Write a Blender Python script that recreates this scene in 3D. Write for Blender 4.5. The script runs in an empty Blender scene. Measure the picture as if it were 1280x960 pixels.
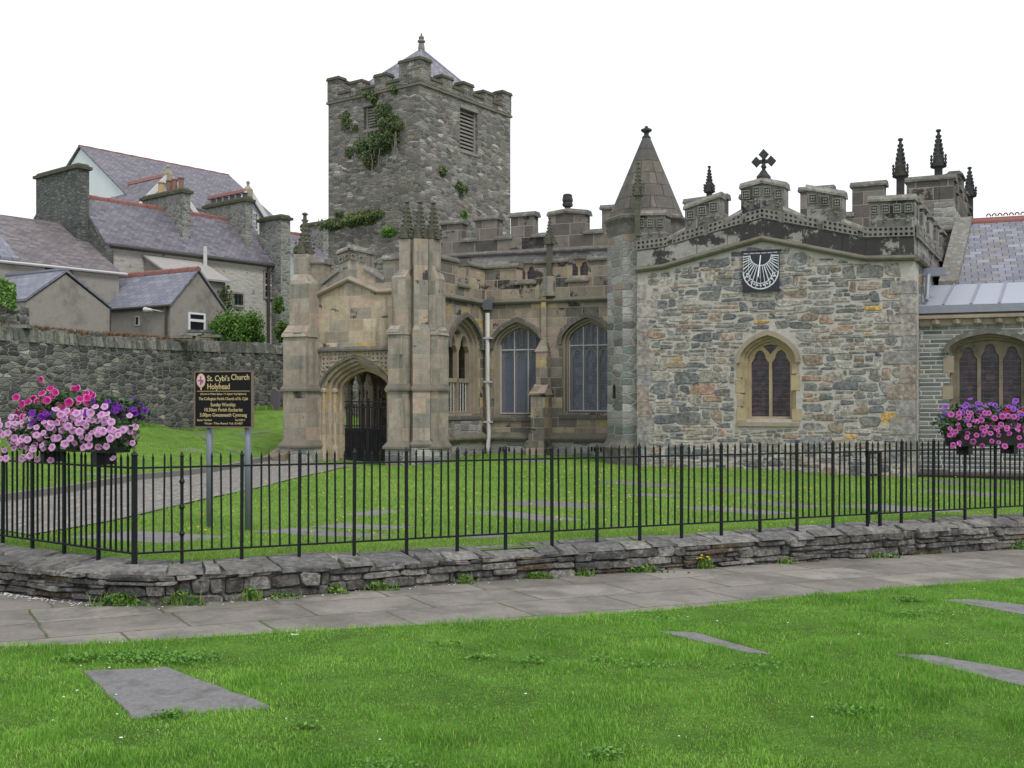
import bpy, bmesh, math, random
import numpy as np
from mathutils import Vector, Matrix
from mathutils.geometry import tessellate_polygon
R = random.Random(7)
sc = bpy.context.scene
COL = sc.collection
# ------------------------------------------------------------------ camera, sky, sun, exposure
F = 1360.0; EYE = 1.65; HZ = 508.0
cam = bpy.data.cameras.new('camera'); camo = bpy.data.objects.new('camera', cam); COL.objects.link(camo)
cam.sensor_width = 36; cam.lens = 36 * F / 1280; cam.shift_y = 28 / 1280
cam.clip_end = 3000; cam.clip_start = 0.1
camo.location = (0, 0, EYE); camo.rotation_euler = (math.radians(90), 0, 0)
sc.camera = camo
SUN_EL, SUN_AZ = math.radians(52), math.radians(150)     # azimuth clockwise from +Y (north)
w = bpy.data.worlds.new('World'); sc.world = w; w.use_nodes = True
nt = w.node_tree; bg = nt.nodes['Background']
sky = nt.nodes.new('ShaderNodeTexSky'); sky.sky_type = 'NISHITA'; sky.sun_disc = False
sky.sun_elevation = SUN_EL; sky.sun_rotation = SUN_AZ
mx = nt.nodes.new('ShaderNodeMix'); mx.data_type = 'RGBA'; mx.inputs[0].default_value = 0.86
mx.inputs[7].default_value = (11.3, 11.6, 12.4, 1)       # the even white overcast
nt.links.new(sky.outputs[0], mx.inputs[6]); nt.links.new(mx.outputs[2], bg.inputs[0])
bg.inputs[1].default_value = 0.092
sl = bpy.data.lights.new('sun', 'SUN'); slo = bpy.data.objects.new('sun', sl); COL.objects.link(slo)
sl.energy = 1.5; sl.angle = math.radians(16); sl.color = (1, .985, .96)
sd = Vector((math.sin(SUN_AZ) * math.cos(SUN_EL), math.cos(SUN_AZ) * math.cos(SUN_EL), math.sin(SUN_EL)))
slo.rotation_euler = sd.to_track_quat('Z', 'Y').to_euler(); slo.location = (20, -20, 40)
sc.view_settings.view_transform = 'Standard'; sc.view_settings.look = 'None'
sc.view_settings.exposure = 0.27; sc.view_settings.gamma = 1; sc.view_settings.use_curve_mapping = False
sc.cycles.max_bounces = 5; sc.cycles.diffuse_bounces = 3; sc.cycles.transparent_max_bounces = 4

# ------------------------------------------------------------------ surveying frames: sight lines into a plane of a building
class Frame:
    def __init__(s, ox, oy, ang, k=0.0):
        s.ox, s.oy, s.ang, s.k = ox, oy, ang, k
        s.ux, s.uy = math.cos(ang), math.sin(ang); s.wx, s.wy = -s.uy, s.ux
    def onB(s, px, py, b):
        t = (px - 640) / F
        a = (t * (s.oy + b * s.wy) - s.ox - b * s.wx) / (s.ux - t * s.uy)
        Y = s.oy + a * s.uy + b * s.wy
        return (a - s.k * b, EYE - (py - HZ) / F * Y)
    def onA(s, px, py, a):
        t = (px - 640) / F
        b = (t * (s.oy + a * s.uy) - s.ox - a * s.ux) / (s.k * s.ux + s.wx - t * (s.k * s.uy + s.wy))
        Y = s.oy + (a + s.k * b) * s.uy + b * s.wy
        return (b, EYE - (py - HZ) / F * Y)
    def world(s, a, b):
        a2 = a + s.k * b
        return (s.ox + a2 * s.ux + b * s.wx, s.oy + a2 * s.uy + b * s.wy)
def ground_at(px, py, z):
    Y = (EYE - z) * F / (py - HZ); return ((px - 640) / F * Y, Y)
def at_depth(px, py, Y):
    return ((px - 640) / F * Y, Y, EYE - (py - HZ) / F * Y)

# ------------------------------------------------------------------ object helpers
def tag(o, label=None, cat=None, group=None, kind=None):
    if label: o['label'] = label
    if cat: o['category'] = cat
    if group: o['group'] = group
    if kind: o['kind'] = kind
    return o
def empty(name, loc, rz=0.0, label=None, cat=None, group=None):
    o = bpy.data.objects.new(name, None); COL.objects.link(o); o.empty_display_size = .2
    o.location = loc; o.rotation_euler = (0, 0, rz); tag(o, label, cat, group); return o
def copy_tree(o, parent=None):
    c = o.copy(); COL.objects.link(c); c.parent = parent
    for ch in list(o.children): copy_tree(ch, c)
    return c
class MB:
    def __init__(s, k=0.0): s.v = []; s.f = []; s.r = []; s.k = k; s.rv = 0.0
    def poly(s, pts):
        i = len(s.v); s.v += [tuple(p) for p in pts]; s.f.append(list(range(i, i + len(pts)))); s.r.append(s.rv)
    def hexa(s, p):   # 8 points: bottom ring 0-3, top ring 4-7
        i = len(s.v); s.v += [tuple(q) for q in p]
        for f in ((0, 3, 2, 1), (4, 5, 6, 7), (0, 1, 5, 4), (1, 2, 6, 5), (2, 3, 7, 6), (3, 0, 4, 7)):
            s.f.append([i + j for j in f]); s.r.append(s.rv)
    def box(s, x0, x1, y0, y1, z0, z1, tx=0, ty=0):
        s.hexa([(x0, y0, z0), (x1, y0, z0), (x1, y1, z0), (x0, y1, z0), (x0 + tx, y0 + ty, z1), (x1 - tx, y0 + ty, z1), (x1 - tx, y1 - ty, z1), (x0 + tx, y1 - ty, z1)])
    def bar(s, p, q, wx, wy=None):
        p = Vector(p); q = Vector(q); d = (q - p).normalized(); wy = wy or wx
        a = d.cross(Vector((0, 0, 1)));
        if a.length < 1e-3: a = Vector((1, 0, 0))
        a.normalize(); c = a.cross(d).normalized(); a *= wx / 2; c *= wy / 2
        s.hexa([p - a - c, p + a - c, p + a + c, p - a + c, q - a - c, q + a - c, q + a + c, q - a + c])
    def tube(s, path, r, n=8):
        P = [Vector(p) for p in path]; rings = []
        rr = r if isinstance(r, (list, tuple)) else [r] * len(P)
        for i, p in enumerate(P):
            d = (P[min(i + 1, len(P) - 1)] - P[max(i - 1, 0)]).normalized()
            a = d.cross(Vector((0, 0, 1)))
            if a.length < 1e-3: a = d.cross(Vector((1, 0, 0)))
            a.normalize(); b = d.cross(a)
            i0 = len(s.v)
            for j in range(n):
                t = 2 * math.pi * j / n; s.v.append(tuple(p + (a * math.cos(t) + b * math.sin(t)) * rr[i]))
            rings.append(i0)
        for i in range(len(P) - 1):
            for j in range(n):
                k = (j + 1) % n; s.f.append([rings[i] + j, rings[i] + k, rings[i + 1] + k, rings[i + 1] + j]); s.r.append(s.rv)
        s.f.append([rings[0] + j for j in range(n)]); s.f.append([rings[-1] + j for j in range(n)]); s.r += [s.rv] * 2
    def lathe(s, c, prof, n=8, rot=None):
        rot = math.pi / n if rot is None else rot; rings = []
        for (r, z) in prof:
            i0 = len(s.v)
            for j in range(n):
                t = 2 * math.pi * j / n + rot; s.v.append((c[0] + r * math.cos(t), c[1] + r * math.sin(t), c[2] + z))
            rings.append(i0)
        for i in range(len(prof) - 1):
            for j in range(n):
                k = (j + 1) % n; s.f.append([rings[i] + j, rings[i] + k, rings[i + 1] + k, rings[i + 1] + j]); s.r.append(s.rv)
        s.f.append([rings[0] + j for j in range(n)]); s.f.append([rings[-1] + j for j in range(n)]); s.r += [s.rv] * 2
    # polygon with holes in the plane b (a,z) or in the plane a (b,z); extruded by th
    def plate(s, outer, holes, c, th, ax='b', back=True, rim=True):
        loops = [outer] + list(holes)
        flat = [p for l in loops for p in l]
        g = (lambda p, d: (p[0], d, p[1])) if ax == 'b' else (lambda p, d: (d, p[0], p[1]))
        tri = tessellate_polygon([[Vector((p[0], p[1], 0)) for p in l] for l in loops])
        i0 = len(s.v); s.v += [g(p, c) for p in flat]
        for t in tri: s.f.append([i0 + j for j in t]); s.r.append(s.rv)
        i1 = len(s.v); s.v += [g(p, c + th) for p in flat]
        if back:
            for t in tri: s.f.append([i1 + j for j in reversed(t)]); s.r.append(s.rv)
        o = 0
        for li, l in enumerate(loops):
            if li or rim:
                for j in range(len(l)):
                    k = (j + 1) % len(l); s.f.append([i0 + o + j, i0 + o + k, i1 + o + k, i1 + o + j]); s.r.append(s.rv)
            o += len(l)
    def ring(s, inn, out, b0, b1, ax='b', closed=False):
        g = (lambda p, d: (p[0], d, p[1])) if ax == 'b' else (lambda p, d: (d, p[0], p[1]))
        n = len(inn)
        for j in range(n if closed else n - 1):
            k = (j + 1) % n
            s.poly([g(inn[j], b0), g(inn[k], b0), g(out[k], b0), g(out[j], b0)])
            s.poly([g(out[j], b0), g(out[k], b0), g(out[k], b1), g(out[j], b1)])
            s.poly([g(inn[j], b0), g(inn[k], b0), g(inn[k], b1), g(inn[j], b1)])
        if not closed:
            for j in (0, n - 1): s.poly([g(inn[j], b0), g(out[j], b0), g(out[j], b1), g(inn[j], b1)])
    def sweep(s, path, prof, side):  # profile (out along side, up) along a 3-D path
        side = Vector(side); rings = []
        for p in path:
            i0 = len(s.v)
            for (o, u) in prof: s.v.append((p[0] + side.x * o, p[1] + side.y * o, p[2] + u))
            rings.append(i0)
        n = len(prof)
        for i in range(len(path) - 1):
            for j in range(n):
                k = (j + 1) % n; s.f.append([rings[i] + j, rings[i] + k, rings[i + 1] + k, rings[i + 1] + j]); s.r.append(s.rv)
        s.f.append([rings[0] + j for j in range(n)]); s.f.append([rings[-1] + j for j in range(n)]); s.r += [s.rv] * 2
    def build(s, name, mat, parent=None, smooth=False, recalc=True, bevel=0.0, split=False):
        if split:
            key = {}; vid = []
            for p in s.v: vid.append(key.setdefault((round(p[0], 4), round(p[1], 4), round(p[2], 4)), len(key)))
            par = list(range(len(key)))
            def fd(i):
                while par[i] != i: par[i] = par[par[i]]; i = par[i]
                return i
            for f in s.f:
                for q in f[1:]: par[fd(vid[q])] = fd(vid[f[0]])
            gr = {}
            for f, r in zip(s.f, s.r): gr.setdefault(fd(vid[f[0]]), []).append((f, r))
            first = None
            for fs in gr.values():
                m_ = MB(s.k); mp = {}
                for f, r in fs:
                    m_.f.append([mp.setdefault(i, len(mp)) for i in f]); m_.r.append(r)
                m_.v = [s.v[i] for i in mp]
                o = m_.build(name, mat, parent, smooth, recalc); first = first or o
            return first
        me = bpy.data.meshes.new(name)
        V = [(x + s.k * y, y, z) for x, y, z in s.v] if s.k else s.v
        me.from_pydata(V, [], s.f)
        at = me.attributes.new('rnd', 'FLOAT', 'FACE'); at.data.foreach_set('value', np.array(s.r, dtype=np.float32))
        if recalc or bevel:
            bm = bmesh.new(); bm.from_mesh(me)
            bmesh.ops.remove_doubles(bm, verts=bm.verts, dist=1e-5)
            bmesh.ops.recalc_face_normals(bm, faces=bm.faces)
            bm.to_mesh(me); bm.free()
        box_uv(me)
        if smooth:
            me.polygons.foreach_set('use_smooth', [True] * len(me.polygons))
        for m in (mat if isinstance(mat, (list, tuple)) else [mat]): me.materials.append(m)
        o = bpy.data.objects.new(name, me); COL.objects.link(o); o.parent = parent
        return o
def box_uv(me):
    n = len(me.polygons)
    if n == 0: return
    nv = len(me.vertices); co = np.empty(nv * 3, np.float32); me.vertices.foreach_get('co', co); co = co.reshape(-1, 3)
    no = np.empty(n * 3, np.float32); me.polygons.foreach_get('normal', no); no = no.reshape(-1, 3)
    tot = np.empty(n, np.int32); me.polygons.foreach_get('loop_total', tot)
    lv = np.empty(len(me.loops), np.int32); me.loops.foreach_get('vertex_index', lv)
    fi = np.repeat(np.arange(n), tot)
    N = no[fi].astype(np.float64); P = co[lv]
    h = np.hypot(N[:, 0], N[:, 1]); flat = h < 0.12; hh = np.where(flat, 1, h)
    tx = np.where(flat, 1, -N[:, 1] / hh); ty = np.where(flat, 0, N[:, 0] / hh)
    u = tx * P[:, 0] + ty * P[:, 1]
    bx = -N[:, 2] * ty; by = N[:, 2] * tx; bz = N[:, 0] * ty - N[:, 1] * tx
    v = bx * P[:, 0] + by * P[:, 1] + bz * P[:, 2]
    v = np.where(flat, P[:, 1], -v)
    uv = np.stack([u, v], 1).astype(np.float32).ravel()
    l = me.uv_layers.new(name='UVMap'); l.data.foreach_set('uv', uv)

def arch(x0, x1, zb, zs, zt, al=.35, n=10):
    xm = (x0 + x1) / 2; hw = (x1 - x0) / 2; h = zt - zs; pts = [(x0, zb)]
    L = []
    for i in range(n + 1):
        th = math.pi / 2 * i / n; q = 1 - math.cos(th)
        z = zs + h * ((1 - al) * math.sqrt(max(0, 1 - (1 - q) ** 2)) + al * q)
        L.append((x0 + q * hw, z))
    pts += L
    pts += [(2 * xm - x, z) for x, z in reversed(L[:-1])]
    pts.append((x1, zb)); return pts
def arch_z(x, x0, x1, zs, zt, al=.35):
    hw = (x1 - x0) / 2; q = min(1, max(0, (x - x0) / hw if x < (x0 + x1) / 2 else (x1 - x) / hw))
    return zs + (zt - zs) * ((1 - al) * math.sqrt(max(0, 1 - (1 - q) ** 2)) + al * q)
def cusped(x0, x1, zb, zs, zt, n=18):
    xm = (x0 + x1) / 2; hw = (x1 - x0) / 2; h = zt - zs; pts = [(x0, zb)]
    for i in range(n + 1):
        th = math.pi * i / n
        r = .72 + .28 * abs(math.cos(1.5 * (th - math.pi / 2))) if 0 < i < n else 1
        pts.append((xm - hw * math.cos(th) * r, zs + h * math.sin(th) * r))
    pts.append((x1, zb)); return pts

# ------------------------------------------------------------------ materials
def new_mat(name):
    m = bpy.data.materials.new(name); m.use_nodes = True
    return m, m.node_tree, m.node_tree.nodes['Principled BSDF']
def nd(nt, typ, ins={}, **props):
    n = nt.nodes.new(typ)
    for k, v in props.items(): setattr(n, k, v)
    for k, v in ins.items():
        if isinstance(v, bpy.types.NodeSocket): nt.links.new(v, n.inputs[k])
        else: n.inputs[k].default_value = v
    return n
def mth(nt, op, a, b=0.0, c=0.0, clamp=False):
    n = nd(nt, 'ShaderNodeMath', {0: a, 1: b, 2: c}, operation=op); n.use_clamp = clamp; return n.outputs[0]
def vmul(nt, v, k): return nd(nt, 'ShaderNodeVectorMath', {0: v, 1: k}, operation='MULTIPLY').outputs[0]
def vadd(nt, v, k): return nd(nt, 'ShaderNodeVectorMath', {0: v, 1: k}, operation='ADD').outputs[0]
def c4(c): return (c[0], c[1], c[2], 1) if len(c) == 3 else c
def mix(nt, f, a, b, mode='MIX'):
    n = nt.nodes.new('ShaderNodeMix'); n.data_type = 'RGBA'; n.blend_type = mode
    for k, v in ((0, f), (6, a), (7, b)):
        if isinstance(v, bpy.types.NodeSocket): nt.links.new(v, n.inputs[k])
        else: n.inputs[k].default_value = v if k == 0 else c4(v)
    return n.outputs[2]
def ramp(nt, f, stops, interp='LINEAR'):
    n = nt.nodes.new('ShaderNodeValToRGB'); cr = n.color_ramp; cr.interpolation = interp
    while len(cr.elements) < len(stops): cr.elements.new(.5)
    for e, (p, c) in zip(cr.elements, stops): e.position = p; e.color = c4(c) if not isinstance(c, (int, float)) else (c, c, c, 1)
    nt.links.new(f, n.inputs[0]); return n.outputs[0]
def rng(nt, v, a, b, c=0.0, d=1.0):
    n = nd(nt, 'ShaderNodeMapRange', {0: v, 1: a, 2: b, 3: c, 4: d}); n.clamp = True; return n.outputs[0]
def noise(nt, vec, scale, detail=4, rough=.55, out=0):
    return nd(nt, 'ShaderNodeTexNoise', {'Vector': vec, 'Scale': scale, 'Detail': detail, 'Roughness': rough}).outputs[out]
def uvn(nt): return nd(nt, 'ShaderNodeTexCoord').outputs['UV']
def objn(nt): return nd(nt, 'ShaderNodeTexCoord').outputs['Object']
def warp(nt, v, sc_, amt):
    c = noise(nt, v, sc_, 2, .5, 1)
    return vadd(nt, v, vmul(nt, vadd(nt, c, (-.5, -.5, -.5)), (amt, amt, amt)))
def bumpn(nt, h, strength, dist):
    return nd(nt, 'ShaderNodeBump', {'Height': h, 'Strength': strength, 'Distance': dist}).outputs[0]
def finish(nt, bs, col, rough=.9, nrm=None, spec=.3):
    for k, v in (('Base Color', col), ('Roughness', rough), ('Normal', nrm)):
        if v is None: continue
        if isinstance(v, bpy.types.NodeSocket): nt.links.new(v, bs.inputs[k])
        else: bs.inputs[k].default_value = c4(v) if k == 'Base Color' else v
    bs.inputs['Specular IOR Level'].default_value = spec
def sep(nt, c):
    n = nd(nt, 'ShaderNodeSeparateColor', {0: c}); return n.outputs

def rubble(name, cell, stones, mortar, mw=.07, warp_amt=.07, bump=.8, bd=.03, soot=0.0, lichen=0.0, sootcol=(.03, .03, .032), rand=.9, cover=0.0):
    m, nt, bs = new_mat(name); uv = uvn(nt)
    w1 = warp(nt, uv, 4.0, warp_amt)
    w1 = warp(nt, w1, 15.0, warp_amt * .25)
    p = vmul(nt, w1, (1 / cell[0], 1 / cell[1], 1))
    v1 = nd(nt, 'ShaderNodeTexVoronoi', {'Vector': p, 'Scale': 1.0, 'Randomness': rand}, voronoi_dimensions='2D', feature='F1')
    v2 = nd(nt, 'ShaderNodeTexVoronoi', {'Vector': p, 'Scale': 1.0, 'Randomness': rand}, voronoi_dimensions='2D', feature='DISTANCE_TO_EDGE')
    s = sep(nt, v1.outputs['Color'])
    col = ramp(nt, s[0], stones, 'CONSTANT' if len(stones) > 4 else 'LINEAR')
    br = mth(nt, 'MULTIPLY_ADD', s[1], .6, .7)
    nf = noise(nt, uv, 28, 6, .7); nm = noise(nt, vmul(nt, uv, (1, 2.2, 1)), 9, 4, .6)
    br = mth(nt, 'MULTIPLY', br, rng(nt, nf, .25, .75, .62, 1.38))
    br = mth(nt, 'MULTIPLY', br, rng(nt, nm, .25, .75, .72, 1.3))
    col = mix(nt, 1.0, col, nd(nt, 'ShaderNodeCombineColor', {0: br, 1: br, 2: br}).outputs[0], 'MULTIPLY')
    d = mth(nt, 'ADD', v2.outputs['Distance'], rng(nt, nf, .2, .8, -.03, .03))
    # uneven pointing: wide in places, nearly closed in others
    wn = rng(nt, noise(nt, uv, 1.7, 2), .3, .7, mw * .45, mw * 1.5)
    mask = mth(nt, 'SMOOTH_MIN', 1.0, mth(nt, 'DIVIDE', d, wn), .2)
    mask = rng(nt, mask, .55, 1.0)
    if cover: mask = mth(nt, 'MULTIPLY', mask, rng(nt, noise(nt, uv, 2.3, 5, .6), .55, .63, .0, 1.0) if cover > .5 else rng(nt, noise(nt, uv, 2.3, 5, .6), .3, .45))
    mc = mix(nt, rng(nt, nf, .3, .7), [x * .72 for x in mortar], [min(1, x * 1.2) for x in mortar])
    col = mix(nt, mask, mc, col)
    big = noise(nt, uv, .55, 5, .6)
    col = mix(nt, rng(nt, big, .35, .7, 0, .35), col, [.16, .155, .14])
    if soot: col = mix(nt, rng(nt, noise(nt, vmul(nt, uv, (1.2, .8, 1)), 1.1, 6, .7), .66 - soot * .3, .74 - soot * .3, 0, .85), col, sootcol)
    if lichen: col = mix(nt, rng(nt, noise(nt, uv, 6, 6, .75), .66 - lichen * .25, .8 - lichen * .25, 0, .8), col, (.42, .40, .33))
    h = mth(nt, 'ADD', rng(nt, d, 0, mw * 1.6), mth(nt, 'ADD', mth(nt, 'MULTIPLY', nf, .5), mth(nt, 'MULTIPLY', nm, .6)))
    finish(nt, bs, col, .92, bumpn(nt, h, bump, bd), .2)
    return m
def ashlar(name, bw, bh, cols, mortar, mw=.012, soot=0.0, sootcol=(.028, .027, .028), bump=.5, bd=.012, lichen=0.0, var=.35, jit=.5, sootscale=1.3, streak=0.0):
    m, nt, bs = new_mat(name); uv = uvn(nt)
    w1 = warp(nt, uv, 9.0, .012)
    x = nd(nt, 'ShaderNodeSeparateXYZ', {0: w1}).outputs
    rv = mth(nt, 'DIVIDE', x[1], bh); row = mth(nt, 'FLOOR', rv); fv = mth(nt, 'FRACT', rv)
    ro = nd(nt, 'ShaderNodeTexWhiteNoise', {'W': row}, noise_dimensions='1D').outputs[0]
    wsc = mth(nt, 'MULTIPLY_ADD', ro, jit, 1 - jit / 2)
    ru = mth(nt, 'ADD', mth(nt, 'MULTIPLY', mth(nt, 'DIVIDE', x[0], bw), wsc), mth(nt, 'MULTIPLY', ro, 17.3))
    cl = mth(nt, 'FLOOR', ru); fu = mth(nt, 'FRACT', ru)
    wn = nd(nt, 'ShaderNodeTexWhiteNoise', {'Vector': nd(nt, 'ShaderNodeCombineXYZ', {0: cl, 1: row}).outputs[0]}, noise_dimensions='2D')
    s = sep(nt, wn.outputs['Color'])
    col = ramp(nt, s[0], cols, 'CONSTANT')
    nf = noise(nt, uv, 30, 6, .7); nm = noise(nt, uv, 5, 5, .65)
    br = mth(nt, 'MULTIPLY_ADD', s[1], var, 1 - var / 2)
    br = mth(nt, 'MULTIPLY', br, rng(nt, nf, .25, .75, .75, 1.25)); br = mth(nt, 'MULTIPLY', br, rng(nt, nm, .25, .75, .75, 1.25))
    col = mix(nt, 1.0, col, nd(nt, 'ShaderNodeCombineColor', {0: br, 1: br, 2: br}).outputs[0], 'MULTIPLY')
    if soot:
        sv = mth(nt, 'ADD', noise(nt, uv, sootscale, 7, .72), mth(nt, 'MULTIPLY_ADD', s[2], .16, -.08))
        col = mix(nt, rng(nt, sv, .68 - soot * .3, .72 - soot * .3, 0, .9), col, sootcol)
    if streak:
        col = mix(nt, rng(nt, noise(nt, vmul(nt, uv, (3.5, .45, 1)), 1, 5, .65), .5, .72, 0, streak), col, (.07, .068, .062))
    if lichen:
        col = mix(nt, rng(nt, noise(nt, uv, 7, 6, .78), .68 - lichen * .25, .8 - lichen * .25, 0, .8), col, (.40, .39, .33))
    eu = mth(nt, 'MULTIPLY', mth(nt, 'MINIMUM', fu, mth(nt, 'SUBTRACT', 1, fu)), bw); ev = mth(nt, 'MULTIPLY', mth(nt, 'MINIMUM', fv, mth(nt, 'SUBTRACT', 1, fv)), bh)
    e = mth(nt, 'ADD', mth(nt, 'MINIMUM', eu, ev), rng(nt, nf, .2, .8, -.003, .003))
    mask = rng(nt, e, mw * .3, mw)
    col = mix(nt, mask, mortar, col)
    h = mth(nt, 'ADD', mask, mth(nt, 'MULTIPLY', nf, .7))
    finish(nt, bs, col, .9, bumpn(nt, h, bump, bd), .2)
    return m
def slate(name, bw, bh, cols, lich=0.0, moss=(.16, .10, .05)):
    m, nt, bs = new_mat(name); uv = uvn(nt)
    x = nd(nt, 'ShaderNodeSeparateXYZ', {0: warp(nt, uv, 3, .02)}).outputs
    rv = mth(nt, 'DIVIDE', x[1], bh); row = mth(nt, 'FLOOR', rv); fv = mth(nt, 'FRACT', rv)
    ro = mth(nt, 'MULTIPLY', mth(nt, 'MODULO', row, 2.0), .5)
    ru = mth(nt, 'ADD', mth(nt, 'DIVIDE', x[0], bw), ro); cl = mth(nt, 'FLOOR', ru); fu = mth(nt, 'FRACT', ru)
    s = sep(nt, nd(nt, 'ShaderNodeTexWhiteNoise', {'Vector': nd(nt, 'ShaderNodeCombineXYZ', {0: cl, 1: row}).outputs[0]}, noise_dimensions='2D').outputs['Color'])
    col = ramp(nt, s[0], cols)
    nf = noise(nt, uv, 14, 5, .7)
    br = mth(nt, 'MULTIPLY', mth(nt, 'MULTIPLY_ADD', s[1], .3, .85), rng(nt, nf, .25, .75, .8, 1.2))
    col = mix(nt, 1.0, col, nd(nt, 'ShaderNodeCombineColor', {0: br, 1: br, 2: br}).outputs[0], 'MULTIPLY')
    if lich: col = mix(nt, rng(nt, noise(nt, uv, 1.6, 6, .7), .62 - lich * .2, .8 - lich * .2, 0, .7), col, moss)
    eu = mth(nt, 'MULTIPLY', mth(nt, 'MINIMUM', fu, mth(nt, 'SUBTRACT', 1, fu)), bw); ev = mth(nt, 'MULTIPLY', fv, bh)
    mask = rng(nt, mth(nt, 'MINIMUM', eu, ev), .003, .014)
    col = mix(nt, mask, (.035, .035, .04), col)
    h = mth(nt, 'ADD', mth(nt, 'SUBTRACT', mask, fv), mth(nt, 'MULTIPLY', nf, .2))
    finish(nt, bs, col, .62, bumpn(nt, h, .6, .012), .4)
    return m
def plain(name, col, rough=.6, metal=0.0, var=.15, nscale=12, bump=.0, bd=.005, spec=.4, stain=None, sscale=3, samt=.6):
    m, nt, bs = new_mat(name); o = objn(nt)
    nf = noise(nt, o, nscale, 5, .65)
    c = mix(nt, nf, [x * (1 - var) for x in col], [min(1, x * (1 + var)) for x in col])
    if stain: c = mix(nt, rng(nt, noise(nt, o, sscale, 6, .7), .5, .68, 0, samt), c, stain)
    finish(nt, bs, c, rough, bumpn(nt, nf, bump, bd) if bump else None, spec)
    bs.inputs['Metallic'].default_value = metal
    return m
def attr_mat(name, stops, rough=.85, nscale=25, var=.5, bump=.7, bd=.01, interp='CONSTANT', spec=.25, moss=0.0, pale=0.0):
    m, nt, bs = new_mat(name); o = objn(nt)
    a = nd(nt, 'ShaderNodeAttribute', attribute_name='rnd').outputs['Fac']
    c = ramp(nt, a, stops, interp)
    nf = noise(nt, o, nscale, 6, .7); nb = noise(nt, o, nscale * .25, 4, .6)
    br = mth(nt, 'MULTIPLY', rng(nt, nf, .25, .75, 1 - var, 1 + var), rng(nt, nb, .25, .75, 1 - var * .6, 1 + var * .6))
    c = mix(nt, 1.0, c, nd(nt, 'ShaderNodeCombineColor', {0: br, 1: br, 2: br}).outputs[0], 'MULTIPLY')
    if moss: c = mix(nt, rng(nt, noise(nt, o, 3.5, 6, .7), .6 - moss * .2, .72 - moss * .2, 0, .7), c, (.045, .05, .018))
    if pale: c = mix(nt, rng(nt, noise(nt, o, 9, 6, .75), .62 - pale * .2, .74 - pale * .2, 0, .75), c, (.36, .35, .32))
    finish(nt, bs, c, rough, bumpn(nt, nf, bump, bd), spec)
    return m
def leafmat(name, stops, rough=.55, trans=.25):
    m, nt, bs = new_mat(name)
    a = nd(nt, 'ShaderNodeAttribute', attribute_name='rnd').outputs['Fac']
    c = ramp(nt, a, stops)
    finish(nt, bs, c, rough, None, .3)
    tr = nd(nt, 'ShaderNodeBsdfTranslucent', {'Color': c})
    ms = nd(nt, 'ShaderNodeMixShader', {0: trans, 1: bs.outputs[0], 2: tr.outputs[0]})
    nt.links.new(ms.outputs[0], nt.nodes['Material Output'].inputs[0])
    return m
def glass(name, kind):
    m, nt, bs = new_mat(name); uv = uvn(nt)
    x = nd(nt, 'ShaderNodeSeparateXYZ', {0: uv}).outputs
    n1 = noise(nt, uv, 2.5, 4, .6)
    if kind == 'mesh':      # wire guard over blue grey leaded glass
        c = mix(nt, n1, (.07, .08, .115), (.15, .165, .23))
        d1 = mth(nt, 'ABSOLUTE', mth(nt, 'SUBTRACT', mth(nt, 'FRACT', mth(nt, 'MULTIPLY', mth(nt, 'ADD', x[0], mth(nt, 'MULTIPLY', x[1], .6)), 10)), .5))
        d2 = mth(nt, 'ABSOLUTE', mth(nt, 'SUBTRACT', mth(nt, 'FRACT', mth(nt, 'MULTIPLY', mth(nt, 'SUBTRACT', x[0], mth(nt, 'MULTIPLY', x[1], .6)), 10)), .5))
        d3 = mth(nt, 'ABSOLUTE', mth(nt, 'SUBTRACT', mth(nt, 'FRACT', mth(nt, 'MULTIPLY', x[1], 18)), .5))
        l = mth(nt, 'MAXIMUM', rng(nt, mth(nt, 'MINIMUM', d1, d2), .04, .1, .8, 0), rng(nt, d3, .06, .13, .55, 0))
        c = mix(nt, l, c, (.22, .23, .28))
    else:
        base = (.018, .014, .022) if kind == 'dark' else (.085, .095, .135)
        c = mix(nt, rng(nt, n1, .4, .65), base, (.045, .02, .025) if kind == 'dark' else (.12, .10, .12))
        d3 = mth(nt, 'ABSOLUTE', mth(nt, 'SUBTRACT', mth(nt, 'FRACT', mth(nt, 'MULTIPLY', x[1], 8.5)), .5))
        d1 = mth(nt, 'ABSOLUTE', mth(nt, 'SUBTRACT', mth(nt, 'FRACT', mth(nt, 'MULTIPLY', x[0], 11)), .5))
        l = mth(nt, 'MAXIMUM', rng(nt, d3, .03, .09, .7, 0), rng(nt, d1, .02, .07, .25, 0))
        cid = nd(nt, 'ShaderNodeCombineXYZ', {0: mth(nt, 'FLOOR', mth(nt, 'MULTIPLY', x[0], 11)), 1: mth(nt, 'FLOOR', mth(nt, 'MULTIPLY', x[1], 8.5))}).outputs[0]
        wn = sep(nt, nd(nt, 'ShaderNodeTexWhiteNoise', {'Vector': cid}, noise_dimensions='2D').outputs['Color'])
        br = rng(nt, wn[0], 0, 1, .35, 1.9); c = mix(nt, 1.0, c, nd(nt, 'ShaderNodeCombineColor', {0: br, 1: br, 2: br}).outputs[0], 'MULTIPLY')
        c = mix(nt, l, c, (.09, .07, .072) if kind == 'dark' else (.15, .16, .18))
    finish(nt, bs, c, .28, bumpn(nt, noise(nt, uv, 14, 2), .25, .02), .45)
    return m

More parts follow.
